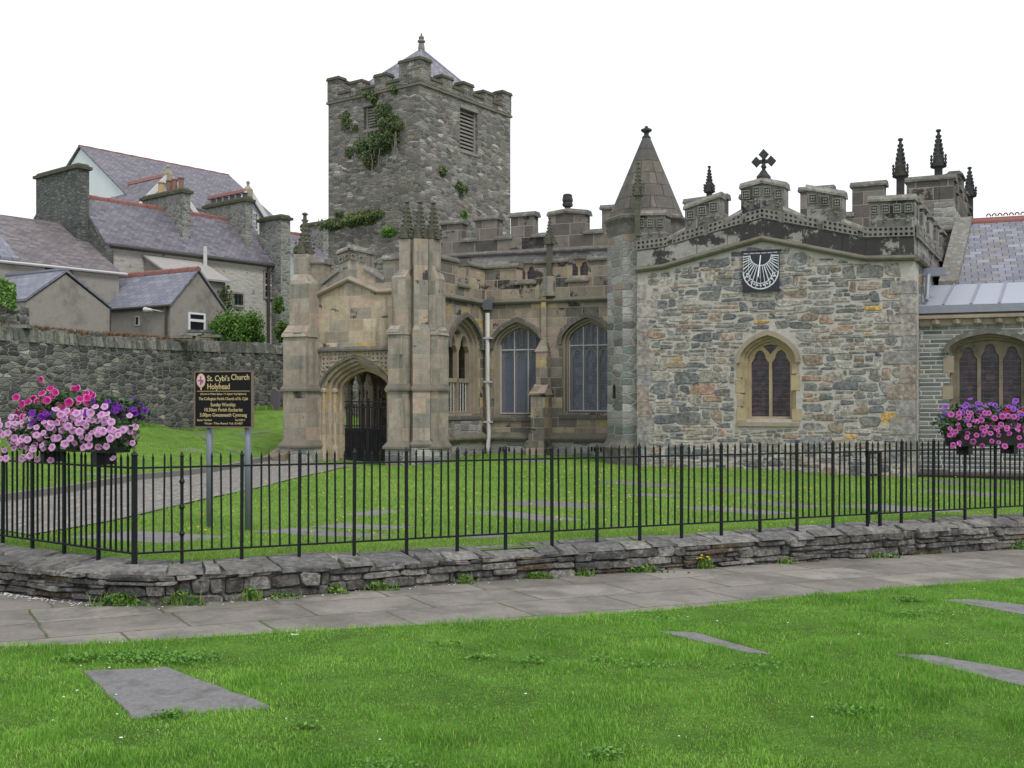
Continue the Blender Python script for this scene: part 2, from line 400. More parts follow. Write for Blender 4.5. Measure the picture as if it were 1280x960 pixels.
M = {}
G = lambda v: (v, v, v * 1.02)
M['rubble'] = rubble('pale_rubble', (.45, .205), [(0, (.165, .18, .165)), (.14, (.24, .24, .21)), (.27, (.13, .15, .14)), (.4, (.20, .22, .19)), (.52, (.27, .24, .195)), (.64, (.17, .19, .19)), (.75, (.215, .17, .125)), (.82, (.31, .29, .26)), (.93, (.29, .20, .145)), (.97, (.40, .23, .06))], (.39, .375, .335), mw=.13, warp_amt=.14, bump=.85, bd=.04)
M['turret'] = rubble('turret_rubble', (.48, .19), [(0, (.23, .22, .205)), (.3, (.30, .29, .27)), (.55, (.16, .16, .155)), (.7, (.33, .31, .29)), (.85, (.15, .18, .165)), (.93, (.25, .2, .15))], (.33, .315, .285), mw=.075, bump=.6, bd=.025, soot=.12, warp_amt=.05, rand=.6, lichen=.2)
M['tower'] = rubble('tower_rubble', (.30, .10), [(0, (.105, .10, .09)), (.25, (.19, .182, .162)), (.5, (.135, .128, .113)), (.7, (.24, .226, .20)), (.84, (.205, .168, .13)), (.95, (.36, .34, .31))], (.275, .258, .23), mw=.08, bump=.8, bd=.04, lichen=.2, warp_amt=.14)
M['boundary'] = rubble('dark_rubble', (.32, .10), [(0, (.055, .06, .06)), (.3, (.15, .155, .148)), (.5, (.085, .092, .094)), (.7, (.20, .20, .18)), (.86, (.26, .235, .20)), (.94, (.38, .36, .32))], (.27, .255, .225), mw=.10, bump=.9, bd=.05, rand=.78, warp_amt=.13, lichen=.1)
M['chapel'] = ashlar('coursed_slatestone', .42, .095, [(0, (.16, .175, .17)), (.3, (.22, .23, .215)), (.5, (.12, .135, .13)), (.7, (.19, .19, .17)), (.9, (.25, .24, .21))], (.45, .43, .40), mw=.022, bump=.8, bd=.02, jit=.9)
M['porch'] = ashlar('buff_ashlar', .62, .36, [(0, (.29, .245, .185)), (.2, (.34, .27, .2)), (.4, (.255, .23, .195)), (.58, (.36, .255, .20)), (.7, (.30, .27, .22)), (.84, (.37, .28, .15)), (.93, (.235, .21, .185))], (.36, .32, .26), mw=.008, bump=.35, streak=.35, var=.22)
M['porchw'] = ashlar('warm_porch_front', .6, .3, [(0, (.38, .31, .215)), (.25, (.43, .355, .25)), (.5, (.42, .30, .13)), (.62, (.40, .315, .235)), (.85, (.29, .255, .2))], (.42, .37, .29), mw=.009, streak=.6, soot=.2, bump=.4, var=.22, sootscale=1.6)
M['buttress'] = ashlar('grey_pink_ashlar', .5, .37, [(0, (.30, .265, .215)), (.3, (.225, .208, .178)), (.55, (.34, .268, .208)), (.68, (.27, .238, .195)), (.85, (.31, .256, .203))], (.29, .265, .225), mw=.008, bump=.4, streak=.75, var=.25, soot=.10)
M['nave'] = ashlar('sooty_ashlar', .55, .27, [(0, (.27, .228, .172)), (.22, (.16, .146, .123)), (.42, (.34, .285, .20)), (.6, (.22, .192, .156)), (.75, (.31, .24, .195)), (.88, (.38, .295, .155)), (.95, (.12, .11, .10))], (.34, .305, .25), mw=.013, streak=.4, soot=.31, bump=.5, var=.4)
M['navepar'] = ashlar('dark_parapet_ashlar', .62, .36, [(0, (.105, .095, .082)), (.3, (.15, .134, .112)), (.55, (.085, .079, .07)), (.75, (.185, .163, .13)), (.96, (.125, .105, .09))], (.27, .245, .21), mw=.014, soot=.28, bump=.5)
M['transpar'] = ashlar('grey_gritstone', .6, .30, [(0, (.16, .152, .14)), (.35, (.225, .215, .195)), (.7, (.125, .12, .112))], (.30, .29, .26), mw=.012, soot=.4, bump=.4, var=.2, sootscale=1.1)
M['carved'] = plain('carved_gritstone', (.185, .176, .162), .92, var=.45, nscale=7, bump=.5, bd=.02, stain=(.06, .057, .054), sscale=2.0, samt=.75)
M['coping'] = plain('coping_stone', (.165, .155, .132), .92, var=.4, nscale=10, bump=.5, bd=.02, stain=(.34, .335, .29), sscale=5, samt=.7)
M['copingd'] = plain('dark_coping_stone', (.115, .108, .09), .92, var=.4, nscale=10, bump=.5, bd=.02, stain=(.26, .25, .21), sscale=5, samt=.6)
M['string'] = plain('mossy_string_course', (.145, .133, .10), .92, var=.4, nscale=14, bump=.5, bd=.02, stain=(.055, .052, .045), sscale=2.2, samt=.8)
M['black'] = plain('sooty_pinnacle_stone', (.038, .036, .035), .9, var=.5, nscale=14, bump=.6, bd=.03, stain=(.10, .10, .075), sscale=6, samt=.5)
M['mossy'] = plain('mossy_pinnacle_stone', (.085, .083, .06), .92, var=.5, nscale=14, bump=.6, bd=.03, stain=(.18, .17, .13), sscale=6, samt=.5)
M['dressed'] = plain('dressed_buff_stone', (.36, .285, .175), .9, var=.25, nscale=8, bump=.3, bd=.01, stain=(.12, .10, .075), sscale=2.2, samt=.55)
M['dressedg'] = plain('dressed_weathered_stone', (.29, .24, .18), .9, var=.3, nscale=8, bump=.3, bd=.01, stain=(.10, .088, .07), sscale=2.0, samt=.6)
M['spire'] = ashlar('spire_stone', .55, .33, [(0, (.125, .112, .095)), (.4, (.155, .136, .108)), (.7, (.105, .097, .086))], (.05, .045, .04), mw=.012, bump=.5, soot=.12)
M['leadroof'] = plain('lead_sheet', (.34, .36, .41), .45, metal=.25, var=.12, nscale=3, bump=.1, stain=(.3, .31, .35), sscale=3, samt=.5)
M['leadedge'] = plain('lead_edge', (.22, .23, .27), .5, metal=.2, var=.2, nscale=8)
M['slate_blue'] = slate('blue_slates', .30, .2, [(0, (.13, .135, .17)), (.35, (.19, .19, .22)), (.6, (.165, .155, .145)), (.85, (.23, .235, .27))])
M['slate_purple'] = slate('purple_slates', .26, .16, [(0, (.105, .098, .115)), (.5, (.14, .13, .15)), (1, (.175, .162, .18))], lich=.12, moss=(.24, .23, .22))
M['slate_brown'] = slate('brown_slates', .3, .17, [(0, (.10, .09, .095)), (.5, (.14, .122, .122)), (1, (.185, .16, .155))], lich=.22, moss=(.2, .15, .11))
M['slate_new'] = slate('lilac_slates', .42, .2, [(0, (.155, .16, .20)), (.5, (.185, .187, .225)), (1, (.22, .218, .25))])
M['slate_tower'] = slate('tower_slates', .28, .17, [(0, (.12, .113, .145)), (.5, (.175, .17, .205)), (1, (.23, .225, .24))])
M['redtile'] = plain('red_ridge_tile', (.21, .082, .066), .85, var=.4, nscale=5, stain=(.17, .11, .10), sscale=3, samt=.8)
M['render_grey'] = plain('grey_cement_render', (.27, .25, .22), .95, var=.2, nscale=5, bump=.3, bd=.01, stain=(.15, .138, .12), sscale=.9, samt=.95)
M['render_white'] = plain('pale_painted_render', (.56, .59, .61), .95, var=.1, nscale=2, bump=.1, stain=(.46, .50, .52), sscale=1.0, samt=.7)
M['stucco'] = rubble('patchy_limewash_rubble', (.5, .24), [(0, (.14, .15, .145)), (.5, (.22, .215, .2)), (1, (.28, .26, .23))], (.47, .44, .405), mw=.25, bump=.5, bd=.03, warp_amt=.2, cover=.8)
M['chim'] = rubble('chimney_rubble', (.36, .17), [(0, (.12, .145, .135)), (.35, (.19, .205, .19)), (.65, (.24, .235, .215)), (.9, (.16, .165, .15))], (.30, .285, .25), mw=.11, bump=.6, bd=.03, lichen=.25, warp_amt=.12)
M['chimd'] = rubble('dark_chimney_rubble', (.28, .12), [(0, (.06, .075, .07)), (.35, (.10, .115, .105)), (.65, (.14, .15, .135)), (.9, (.09, .095, .085))], (.13, .125, .11), mw=.08, bump=.9, bd=.05, lichen=.05, warp_amt=.16)
M['moss'] = plain('mossy_cap', (.06, .062, .035), .95, var=.5, nscale=10, bump=.8, bd=.04, stain=(.12, .115, .09), sscale=5)
M['pot'] = plain('terracotta_pot', (.20, .115, .085), .85, var=.25, nscale=8)
M['pot_yellow'] = plain('buff_pot', (.42, .29, .16), .85, var=.2, nscale=8)
M['pot_dark'] = plain('dark_pot', (.05, .05, .055), .8)
M['white'] = plain('white_paint', (.7, .71, .72), .5, var=.08)
M['gutter'] = plain('pale_gutter', (.5, .49, .47), .6, var=.15)
M['pipe'] = plain('grey_white_downpipe', (.48, .47, .44), .6, var=.2, nscale=6)
M['iron'] = plain('black_paint_iron', (.007, .0095, .011), .5, var=.4, nscale=20, bump=.15, bd=.003, spec=.22)
M['irond'] = plain('dark_iron_gate', (.014, .014, .018), .5, var=.4)
M['timber'] = plain('dark_timber', (.05, .045, .038), .85, var=.4, nscale=8)
M['louvre'] = plain('weathered_louvre', (.20, .185, .16), .9, var=.3, nscale=6)
M['void'] = plain('unlit_interior', (.012, .012, .013), .95)
M['post'] = plain('galvanised_post', (.19, .21, .25), .45, metal=.4, var=.12)
M['signblack'] = plain('gloss_black_board', (.006, .0055, .007), .5, var=.2, spec=.2)
M['gold'] = plain('gold_lettering', (.50, .40, .19), .5, var=.05)
M['cream'] = plain('cream_crest', (.62, .45, .24), .5)
M['lilac'] = plain('lilac_crest', (.55, .45, .6), .5)
M['crestred'] = plain('crest_crimson', (.35, .05, .12), .5)
M['dialwhite'] = plain('dial_white', (.62, .63, .66), .6)
M['dialblack'] = plain('dial_board', (.018, .018, .028), .45)
M['plastic'] = plain('black_plastic_trough', (.010, .009, .010), .5, var=.2)
M['tagpaper'] = plain('white_tag', (.6, .6, .6), .6)
M['slab'] = plain('grey_grave_slab', (.165, .16, .155), .8, var=.6, nscale=34, bump=.9, bd=.012, stain=(.085, .08, .072), sscale=5, samt=.85)
M['slabd'] = plain('purple_slate_slab', (.13, .115, .125), .8, var=.2, nscale=10, bump=.3, bd=.01)
M['slabb'] = plain('brown_lichened_slab', (.17, .14, .10), .9, var=.3, nscale=8, bump=.4, bd=.02, stain=(.06, .06, .035), sscale=3)
def guard_mat():
    m, nt, bs = new_mat('wire_window_guard'); uv = uvn(nt); x = nd(nt, 'ShaderNodeSeparateXYZ', {0: uv}).outputs
    d1 = mth(nt, 'ABSOLUTE', mth(nt, 'SUBTRACT', mth(nt, 'FRACT', mth(nt, 'MULTIPLY', x[0], 30)), .5)); d2 = mth(nt, 'ABSOLUTE', mth(nt, 'SUBTRACT', mth(nt, 'FRACT', mth(nt, 'MULTIPLY', x[1], 15)), .5))
    f = mth(nt, 'MAXIMUM', rng(nt, d1, .10, .16, 1, 0), rng(nt, d2, .10, .16, 1, 0))
    finish(nt, bs, (.15, .165, .215), .5, None, .4); tr = nd(nt, 'ShaderNodeBsdfTransparent')
    ms = nd(nt, 'ShaderNodeMixShader', {0: f, 1: tr.outputs[0], 2: bs.outputs[0]}); nt.links.new(ms.outputs[0], nt.nodes['Material Output'].inputs[0]); return m
M['dressedd'] = plain('sooty_window_stone', (.20, .165, .12), .9, var=.35, nscale=8, bump=.3, bd=.01, stain=(.035, .032, .03), sscale=2.0, samt=.85)
M['guard'] = guard_mat()
M['glassmesh'] = glass('guarded_leaded_glass', 'mesh'); M['glassdark'] = glass('dark_leaded_glass', 'dark'); M['glassblue'] = glass('grey_leaded_glass', 'blue')
M['pane'] = plain('dark_pane', (.02, .024, .03), .15, spec=.6)
M['stones'] = attr_mat('dwarf_wall_stones', [(0, (.095, .09, .082)), (.2, (.135, .128, .116)), (.4, (.07, .07, .067)), (.55, (.17, .16, .145)), (.7, (.115, .108, .096)), (.82, (.21, .198, .178)), (.95, (.135, .095, .07)), (.98, (.07, .06, .032))], nscale=24, var=.75, bump=1.0, bd=.045, moss=.15, pale=.3)
M['cap'] = attr_mat('dwarf_wall_coping', [(0, (.135, .13, .12)), (.3, (.165, .158, .146)), (.6, (.115, .112, .105)), (.85, (.19, .18, .165))], nscale=16, var=.55, bump=.9, bd=.02, moss=.25, pale=.2)
M['core'] = plain('wall_core_mortar', (.12, .113, .10), .95, var=.5, nscale=12, bump=.8, bd=.03, stain=(.05, .052, .03), sscale=4)
M['bdstones'] = attr_mat('boundary_cap_stones', [(0, (.11, .115, .10)), (.3, (.17, .168, .145)), (.6, (.22, .21, .18)), (.85, (.14, .15, .12))], nscale=12, var=.5, moss=.25)
M['grass'] = leafmat('grass_blades', [(0, (.07, .18, .023)), (.35, (.15, .34, .039)), (.7, (.24, .465, .062)), (.92, (.38, .58, .12)), (1, (.52, .49, .22))], .5, .35)
M['grass2'] = leafmat('churchyard_grass_blades', [(0, (.14, .26, .042)), (.5, (.23, .39, .064)), (.85, (.31, .46, .09)), (1, (.48, .46, .2))], .5, .35)
M['ivy'] = leafmat('ivy_leaves', [(0, (.03, .055, .018)), (.5, (.06, .10, .03)), (.85, (.12, .16, .05)), (1, (.2, .2, .09))], .5, .15)
M['bushleaf'] = leafmat('bush_leaves', [(0, (.035, .09, .014)), (.5, (.085, .195, .028)), (.9, (.19, .31, .06)), (1, (.28, .37, .11))], .5, .2)
M['dry'] = leafmat('dry_plants', [(0, (.10, .06, .035)), (.5, (.22, .13, .085)), (1, (.3, .22, .14))], .8, .2)
M['valerian'] = leafmat('wall_plant', [(0, (.03, .06, .015)), (.6, (.09, .14, .04)), (.9, (.16, .2, .06)), (1, (.35, .12, .14))], .6, .2)
M['petleaf'] = leafmat('petunia_leaves', [(0, (.012, .035, .012)), (.6, (.035, .085, .022)), (1, (.085, .14, .05))], .5, .2)
def petal(name, throat, body, rim):
    return leafmat(name, [(0, throat), (.33, body), (.66, body), (1, rim)], .55, .3)
M['magenta'] = petal('magenta_petals', (.28, .0, .12), (.50, .008, .20), (.75, .5, .65))
M['palepink'] = petal('pale_pink_petals', (.38, .12, .32), (.66, .36, .60), (.78, .58, .74))
M['purple'] = petal('violet_petals', (.07, .0, .16), (.17, .015, .36), (.24, .04, .45))
M['hotpink'] = petal('pink_petals_dark_throat', (.15, .005, .10), (.58, .12, .42), (.68, .25, .55))
M['violet2'] = petal('lavender_petals', (.10, .01, .22), (.26, .07, .46), (.42, .2, .62))
M['red'] = petal('red_petals', (.45, .005, .01), (.55, .01, .015), (.6, .03, .03))

# ------------------------------------------------------------------ ground
FX, FY, FD = -3.21, 9.25, (.908, .4187)          # railing corner and direction of the long run
LD = (-.798, .602)                               # direction of the short run going left
def front_y(x):
    x = np.asarray(x, float)
    return np.where(x > FX, FY + (x - FX) * FD[1] / FD[0], FY + (FX - x) * LD[1] / -LD[0])
CTRL = np.array([(-8, 12.9, .27), (-4, 9.9, .27), (0, 10.8, .25), (4, 12.7, .2), (8, 14.5, .16), (3.5, 24.8, .245), (8.8, 22.8, .12), (12, 21.5, .05),
    (-3.5, 27.3, .16), (-6.5, 28.6, .2), (0, 29.6, .36), (1.6, 29, .34), (0, 18, .22), (-6.5, 15, .33), (5, 17.5, .17), (-6, 22, .3), (-2, 23, .2), (16, 22, .0), (10, 17, .1),
    (-11.76, 25, .93), (-10.4, 30, 1.1), (-8.6, 37, 1.53), (-13.5, 19, .75), (-16, 14, .6), (-9.5, 24.5, .62), (-8.4, 29.2, .66), (-7.6, 33, .9),
    (-22, 45, 2.3), (-30, 60, 3.2), (0, 60, 1.5), (40, 60, .5), (-60, 60, 3), (40, 20, 0), (-40, 15, .6)])
def zg(x, y):
    x = np.asarray(x, float); y = np.asarray(y, float)
    d2 = (x[..., None] - CTRL[:, 0]) ** 2 + (y[..., None] - CTRL[:, 1]) ** 2 + .15
    w_ = d2 ** -1.6
    return (w_ * CTRL[:, 2]).sum(-1) / w_.sum(-1)
def zgf(x, y): return float(zg(np.array([x]), np.array([y]))[0])
def zlawn(x, y): return zf(x, y) + .03
def zf(x, y):                                    # lawn and path in front of the wall
    x = np.asarray(x, float)
    return -.012 * np.clip(x + 1.5, 0, 12)
def grid_obj(name, X, Y, Z, mat, smooth=True):
    ny, nx = X.shape; v = np.stack([X, Y, Z], -1).reshape(-1, 3)
    i = np.arange(ny * nx).reshape(ny, nx)
    f = np.stack([i[:-1, :-1], i[:-1, 1:], i[1:, 1:], i[1:, :-1]], -1).reshape(-1, 4)
    me = bpy.data.meshes.new(name); me.from_pydata(v.tolist(), [], f.tolist())
    uv = v[f.ravel()][:, :2].astype(np.float32); l = me.uv_layers.new(name='UVMap'); l.data.foreach_set('uv', uv.ravel())
    me.polygons.foreach_set('use_smooth', [smooth] * len(me.polygons))
    me.materials.append(mat); o = bpy.data.objects.new(name, me); COL.objects.link(o); o['kind'] = 'structure'; return o
def turf(name, a, b, c):
    m, nt, bs = new_mat(name); o = objn(nt)
    n1 = noise(nt, o, .9, 4, .6); n2 = noise(nt, o, 38, 5, .75); n3 = noise(nt, o, 7, 4, .65)
    col = mix(nt, rng(nt, n1, .35, .65), a, b); col = mix(nt, rng(nt, n3, .45, .75, 0, .6), col, c)
    br = mth(nt, 'MULTIPLY', rng(nt, n2, .25, .75, .45, 1.45), rng(nt, noise(nt, o, 2.4, 5, .7), .3, .7, .65, 1.3))
    col = mix(nt, 1.0, col, nd(nt, 'ShaderNodeCombineColor', {0: br, 1: br, 2: br}).outputs[0], 'MULTIPLY')
    finish(nt, bs, col, .9, bumpn(nt, n2, 1.0, .04), .15); return m
M['turf'] = turf('lawn_turf', (.09, .20, .024), (.125, .25, .032), (.065, .14, .019))
M['yardturf'] = turf('churchyard_turf', (.14, .26, .042), (.18, .30, .052), (.11, .205, .034))
ys = np.concatenate([np.linspace(-25, 3, 12)[:-1], np.linspace(3, 9, 30)]); xs = np.concatenate([np.linspace(-80, -8, 10)[:-1], np.linspace(-8, 10, 60), np.linspace(10, 80, 10)[1:]])
X = np.tile(xs, (len(ys), 1)); T = (ys - ys[0]) / (ys[-1] - ys[0])
yend = np.interp(xs, [-80, -9.5, -7, -4.75, -3.85, -3.35, -2.95, -2.5, 0, 1.25, 2.6, 5.2, 9, 14, 80], [30, 8.1, 7.7, 7.3, 7.35, 7.38, 7.4, 7.55, 8.36, 8.85, 9.62, 10.85, 12.5, 14.8, 40]); Yg = ys[0] + T[:, None] * (yend[None, :] - ys[0])
grid_obj('front_lawn', X, Yg, zlawn(X, Yg) - .005, M['turf'])
tt = np.concatenate([np.linspace(0, .12, 45)[:-1], np.linspace(.12, .3, 20)[:-1], np.linspace(.3, 1, 12)])
xs = np.concatenate([np.linspace(-260, -20, 14)[:-1], np.linspace(-20, 16, 90), np.linspace(16, 260, 14)[1:]])
X = np.tile(xs, (len(tt), 1)); y0 = np.minimum(front_y(xs) + .0, 60); Yg = y0[None, :] + tt[:, None] * (330 - y0[None, :])
grid_obj('churchyard_ground', X, Yg, zg(X, Yg), M['yardturf'])

# flagged path along the foot of the wall
WALL = [(-9.5, 12.9), (-7, 11.3), (-4.75, 9.76), (-3.85, 9.22), (-3.35, 9.03), (-2.95, 8.98), (-2.5, 9.1), (0, 10.45), (2.75, 11.7), (5.5, 12.95), (9, 14.55), (14, 16.8)]
EDGE = [(-9.5, 8.1), (-7, 7.7), (-4.75, 7.3), (-3.85, 7.35), (-3.35, 7.38), (-2.95, 7.4), (-2.5, 7.55), (0, 8.36), (1.25, 8.85), (2.6, 9.62), (5.2, 10.85), (9, 12.5), (14, 14.8)]
def interp(poly, x):
    P = np.array(poly); return np.interp(x, P[:, 0], P[:, 1])
xs = np.linspace(-9.5, 14, 160); rows = []
tv = np.linspace(0, 1, 9)
X = np.tile(xs, (9, 1)); lo = interp(EDGE, xs) - .3; hi = interp(WALL, xs) + .2
Yg = lo[None] + tv[:, None] * (hi - lo)[None]
def flags():
    m, nt, bs = new_mat('flagstones'); uv = uvn(nt)
    uvw = warp(nt, uv, 2.5, .05)
    x = nd(nt, 'ShaderNodeSeparateXYZ', {0: uvw}).outputs; bh = .62; bw = .82
    rv = mth(nt, 'DIVIDE', x[1], bh); row = mth(nt, 'FLOOR', rv); fv = mth(nt, 'FRACT', rv)
    ro = nd(nt, 'ShaderNodeTexWhiteNoise', {'W': row}, noise_dimensions='1D').outputs[0]
    ru = mth(nt, 'ADD', mth(nt, 'MULTIPLY', mth(nt, 'DIVIDE', x[0], bw), mth(nt, 'MULTIPLY_ADD', ro, .5, .8)), mth(nt, 'MULTIPLY', ro, 11.3))
    cl = mth(nt, 'FLOOR', ru); fu = mth(nt, 'FRACT', ru)
    s = sep(nt, nd(nt, 'ShaderNodeTexWhiteNoise', {'Vector': nd(nt, 'ShaderNodeCombineXYZ', {0: cl, 1: row}).outputs[0]}, noise_dimensions='2D').outputs['Color'])
    col = ramp(nt, s[0], [(0, (.175, .158, .134)), (.5, (.215, .195, .165)), (1, (.255, .232, .197))])
    nf = noise(nt, uv, 22, 6, .7); nb = noise(nt, uv, 2.2, 6, .65)
    br = mth(nt, 'MULTIPLY', rng(nt, nf, .25, .75, .78, 1.2), rng(nt, nb, .25, .75, .78, 1.2))
    col = mix(nt, 1.0, col, nd(nt, 'ShaderNodeCombineColor', {0: br, 1: br, 2: br}).outputs[0], 'MULTIPLY')
    col = mix(nt, rng(nt, noise(nt, uv, 1.3, 6, .7), .46, .62, 0, .75), col, (.10, .094, .078)); col = mix(nt, rng(nt, noise(nt, uv, 6, 6, .75), .60, .72, 0, .6), col, (.30, .285, .25)); col = mix(nt, rng(nt, noise(nt, uv, 3.1, 6, .75), .62, .72, 0, .55), col, (.055, .055, .04))
    eu = mth(nt, 'MULTIPLY', mth(nt, 'MINIMUM', fu, mth(nt, 'SUBTRACT', 1, fu)), bw); ev = mth(nt, 'MULTIPLY', mth(nt, 'MINIMUM', fv, mth(nt, 'SUBTRACT', 1, fv)), bh)
    e = mth(nt, 'ADD', mth(nt, 'MINIMUM', eu, ev), rng(nt, nf, .2, .8, -.008, .008))
    mask = rng(nt, e, .003, .012)
    jc = mix(nt, rng(nt, noise(nt, uv, 1.6, 3), .42, .58), (.10, .095, .075), (.05, .085, .02))
    col = mix(nt, mask, jc, col)
    strata = noise(nt, warp(nt, uv, 2, .4), 3.5, 3, .5)     # riven layers of the stone
    lay = mth(nt, 'FLOOR', mth(nt, 'MULTIPLY', mth(nt, 'ADD', strata, mth(nt, 'MULTIPLY', s[2], .3)), 11))
    h = mth(nt, 'ADD', mth(nt, 'ADD', mask, mth(nt, 'MULTIPLY', nf, .25)), mth(nt, 'MULTIPLY', lay, .16))
    finish(nt, bs, col, .8, bumpn(nt, h, .55, .015), .3); return m
M['flags'] = flags()
po = grid_obj('flagstone_path', X, Yg, zf(X, Yg) + .008, M['flags'])
def curve_uv(o, X, Yg, ny, nx):   # u along the path, v across
    s_ = np.concatenate([[0], np.cumsum(np.hypot(np.diff(X[ny // 2]), np.diff(Yg[ny // 2])))])
    v = np.stack([np.tile(s_, (ny, 1)), np.concatenate([np.zeros((1, nx)), np.cumsum(np.hypot(np.diff(X, axis=0), np.diff(Yg, axis=0)), 0)])], -1).reshape(-1, 2)
    me = o.data; lv = np.empty(len(me.loops), np.int32); me.loops.foreach_get('vertex_index', lv)
    me.uv_layers[0].data.foreach_set('uv', v[lv].astype(np.float32).ravel())
uv2 = X * FD[0] + Yg * FD[1]; uv3 = -X * FD[1] + Yg * FD[0] - 9.62
me = po.data; lv = np.empty(len(me.loops), np.int32); me.loops.foreach_get('vertex_index', lv)
me.uv_layers[0].data.foreach_set('uv', np.stack([uv2 + .08 * uv3, uv3], -1).reshape(-1, 2)[lv].astype(np.float32).ravel())

# brick path curving to the porch, with its kerb
KL = [(-11.5, 8.9), (-8.6, 11.6), (-7.3, 13.3), (-6.75, 16.2), (-6.45, 19.4), (-5.95, 23), (-5.75, 25.2), (-6.15, 27.9)]
KR = [(-8.9, 7.8), (-6.2, 9.9), (-5.1, 11.5), (-4.62, 13.2), (-4.33, 15.9), (-4.15, 18), (-4.05, 20.5), (-3.75, 27.2)]
def resample(P, n):
    P = np.array(P, float); t = np.linspace(0, len(P) - 1, n)
    # smooth through Catmull-Rom
    out = []
    for q in t:
        i = min(int(q), len(P) - 2); f = q - i
        p0, p1, p2, p3 = P[max(i - 1, 0)], P[i], P[i + 1], P[min(i + 2, len(P) - 1)]
        out.append(.5 * (2 * p1 + (p2 - p0) * f + (2 * p0 - 5 * p1 + 4 * p2 - p3) * f * f + (3 * p1 - p0 - 3 * p2 + p3) * f ** 3))
    return np.array(out)
A_, B_ = resample(KL[2:], 70), resample(KR[2:], 70)
tv = np.linspace(0, 1, 9)[:, None, None]; PP = A_[None] + tv * (B_ - A_)[None]
M['brickpath'] = ashlar('brick_path', .22, .11, [(0, (.205, .19, .168)), (.3, (.225, .208, .185)), (.6, (.19, .178, .16)), (.85, (.24, .225, .2))], (.145, .14, .12), mw=.012, bump=.5, var=.3)
bo = grid_obj('brick_path', PP[..., 0], PP[..., 1], zg(PP[..., 0], PP[..., 1]) + .02, M['brickpath'])
curve_uv(bo, PP[..., 0], PP[..., 1], 9, 70)
M['kerb'] = plain('path_kerb_stone', (.16, .155, .135), .9, var=.3, nscale=8, bump=.4, bd=.01)
mb = MB()
K = resample(KL[2:], 70)
for i in range(69):
    p, q = K[i], K[i + 1]; z1, z2 = zgf(*p), zgf(*q); d = (q - p) / np.linalg.norm(q - p); n = np.array([-d[1], d[0]]) * .12
    mb.hexa([(p[0], p[1], z1 - .1), (q[0], q[1], z2 - .1), (q[0] + n[0], q[1] + n[1], z2 - .1), (p[0] + n[0], p[1] + n[1], z1 - .1),
             (p[0], p[1], z1 + .12), (q[0], q[1], z2 + .12), (q[0] + n[0], q[1] + n[1], z2 + .12), (p[0] + n[0], p[1] + n[1], z1 + .12)])
tag(mb.build('path_kerb', M['kerb']), kind='structure')

# ------------------------------------------------------------------ leaves and blades
def cloud(name, mat, P, size, parent=None, rnd=None, up=.3, seed=1, aspect=.6, N=None):
    g = np.random.default_rng(seed); n = len(P); P = np.asarray(P, float)
    d = g.normal(size=(n, 3)); d[:, 2] += up
    if N is not None: d = d * .5 + np.asarray(N) * 1.0
    d /= np.linalg.norm(d, axis=1)[:, None]
    t = np.cross(d, g.normal(size=(n, 3))); t /= np.linalg.norm(t, axis=1)[:, None]; b = np.cross(d, t)
    s_ = (size * g.uniform(.6, 1.4, n))[:, None]
    V = np.stack([P - t * s_ * .5, P + b * s_ * aspect * .5 - d * s_ * .1, P + t * s_ * .5 - d * s_ * .12, P - b * s_ * aspect * .5 - d * s_ * .1], 1).reshape(-1, 3)
    me = bpy.data.meshes.new(name); me.vertices.add(4 * n); me.vertices.foreach_set('co', V.astype(np.float32).ravel())
    me.loops.add(4 * n); me.loops.foreach_set('vertex_index', np.arange(4 * n, dtype=np.int32))
    me.polygons.add(n); me.polygons.foreach_set('loop_start', np.arange(0, 4 * n, 4, dtype=np.int32)); me.polygons.foreach_set('loop_total', np.full(n, 4, np.int32))
    at = me.attributes.new('rnd', 'FLOAT', 'FACE'); at.data.foreach_set('value', (g.uniform(0, 1, n) if rnd is None else rnd).astype(np.float32))
    me.update(); me.validate(); me.materials.append(mat)
    o = bpy.data.objects.new(name, me); COL.objects.link(o); o.parent = parent; return o
def blades(name, mat, P, h, wd, parent=None, rnd=None, seed=1, lean=.5):
    g = np.random.default_rng(seed); n = len(P); P = np.asarray(P, float); wd = np.asarray(wd, float); wd = wd[:, None] if wd.ndim else wd
    hh = (h * g.uniform(.55, 1.35, n))[:, None]; an = g.uniform(0, 2 * np.pi, n)
    t = np.stack([np.cos(an), np.sin(an), np.zeros(n)], 1) * wd * .5 * g.uniform(.7, 1.3, n)[:, None]
    la = g.uniform(0, 2 * np.pi, n); lm = (lean * g.uniform(.1, 1, n))[:, None]
    L = np.stack([np.cos(la), np.sin(la), np.zeros(n)], 1) * lm
    up = np.array([0, 0, 1.0])
    m1 = P + (up * .6 + L * .3) * hh; tip = P + (up * .95 + L) * hh
    V = np.stack([P - t, P + t, m1 + t * .8, m1 - t * .8, tip], 1).reshape(-1, 3)
    i = np.arange(n)[:, None] * 5
    loops = np.concatenate([i + 0, i + 1, i + 2, i + 3, i + 3, i + 2, i + 4], 1).astype(np.int32).ravel()
    st = np.stack([np.arange(n) * 7, np.arange(n) * 7 + 4], 1).astype(np.int32).ravel(); to = np.tile(np.array([4, 3], np.int32), n)
    me = bpy.data.meshes.new(name); me.vertices.add(5 * n); me.vertices.foreach_set('co', V.astype(np.float32).ravel())
    me.loops.add(7 * n); me.loops.foreach_set('vertex_index', loops); me.polygons.add(2 * n)
    me.polygons.foreach_set('loop_start', st); me.polygons.foreach_set('loop_total', to)
    at = me.attributes.new('rnd', 'FLOAT', 'FACE'); at.data.foreach_set('value', np.repeat(g.uniform(0, 1, n) if rnd is None else rnd, 2).astype(np.float32))
    me.update(); me.materials.append(mat)
    o = bpy.data.objects.new(name, me); COL.objects.link(o); o.parent = parent; return o
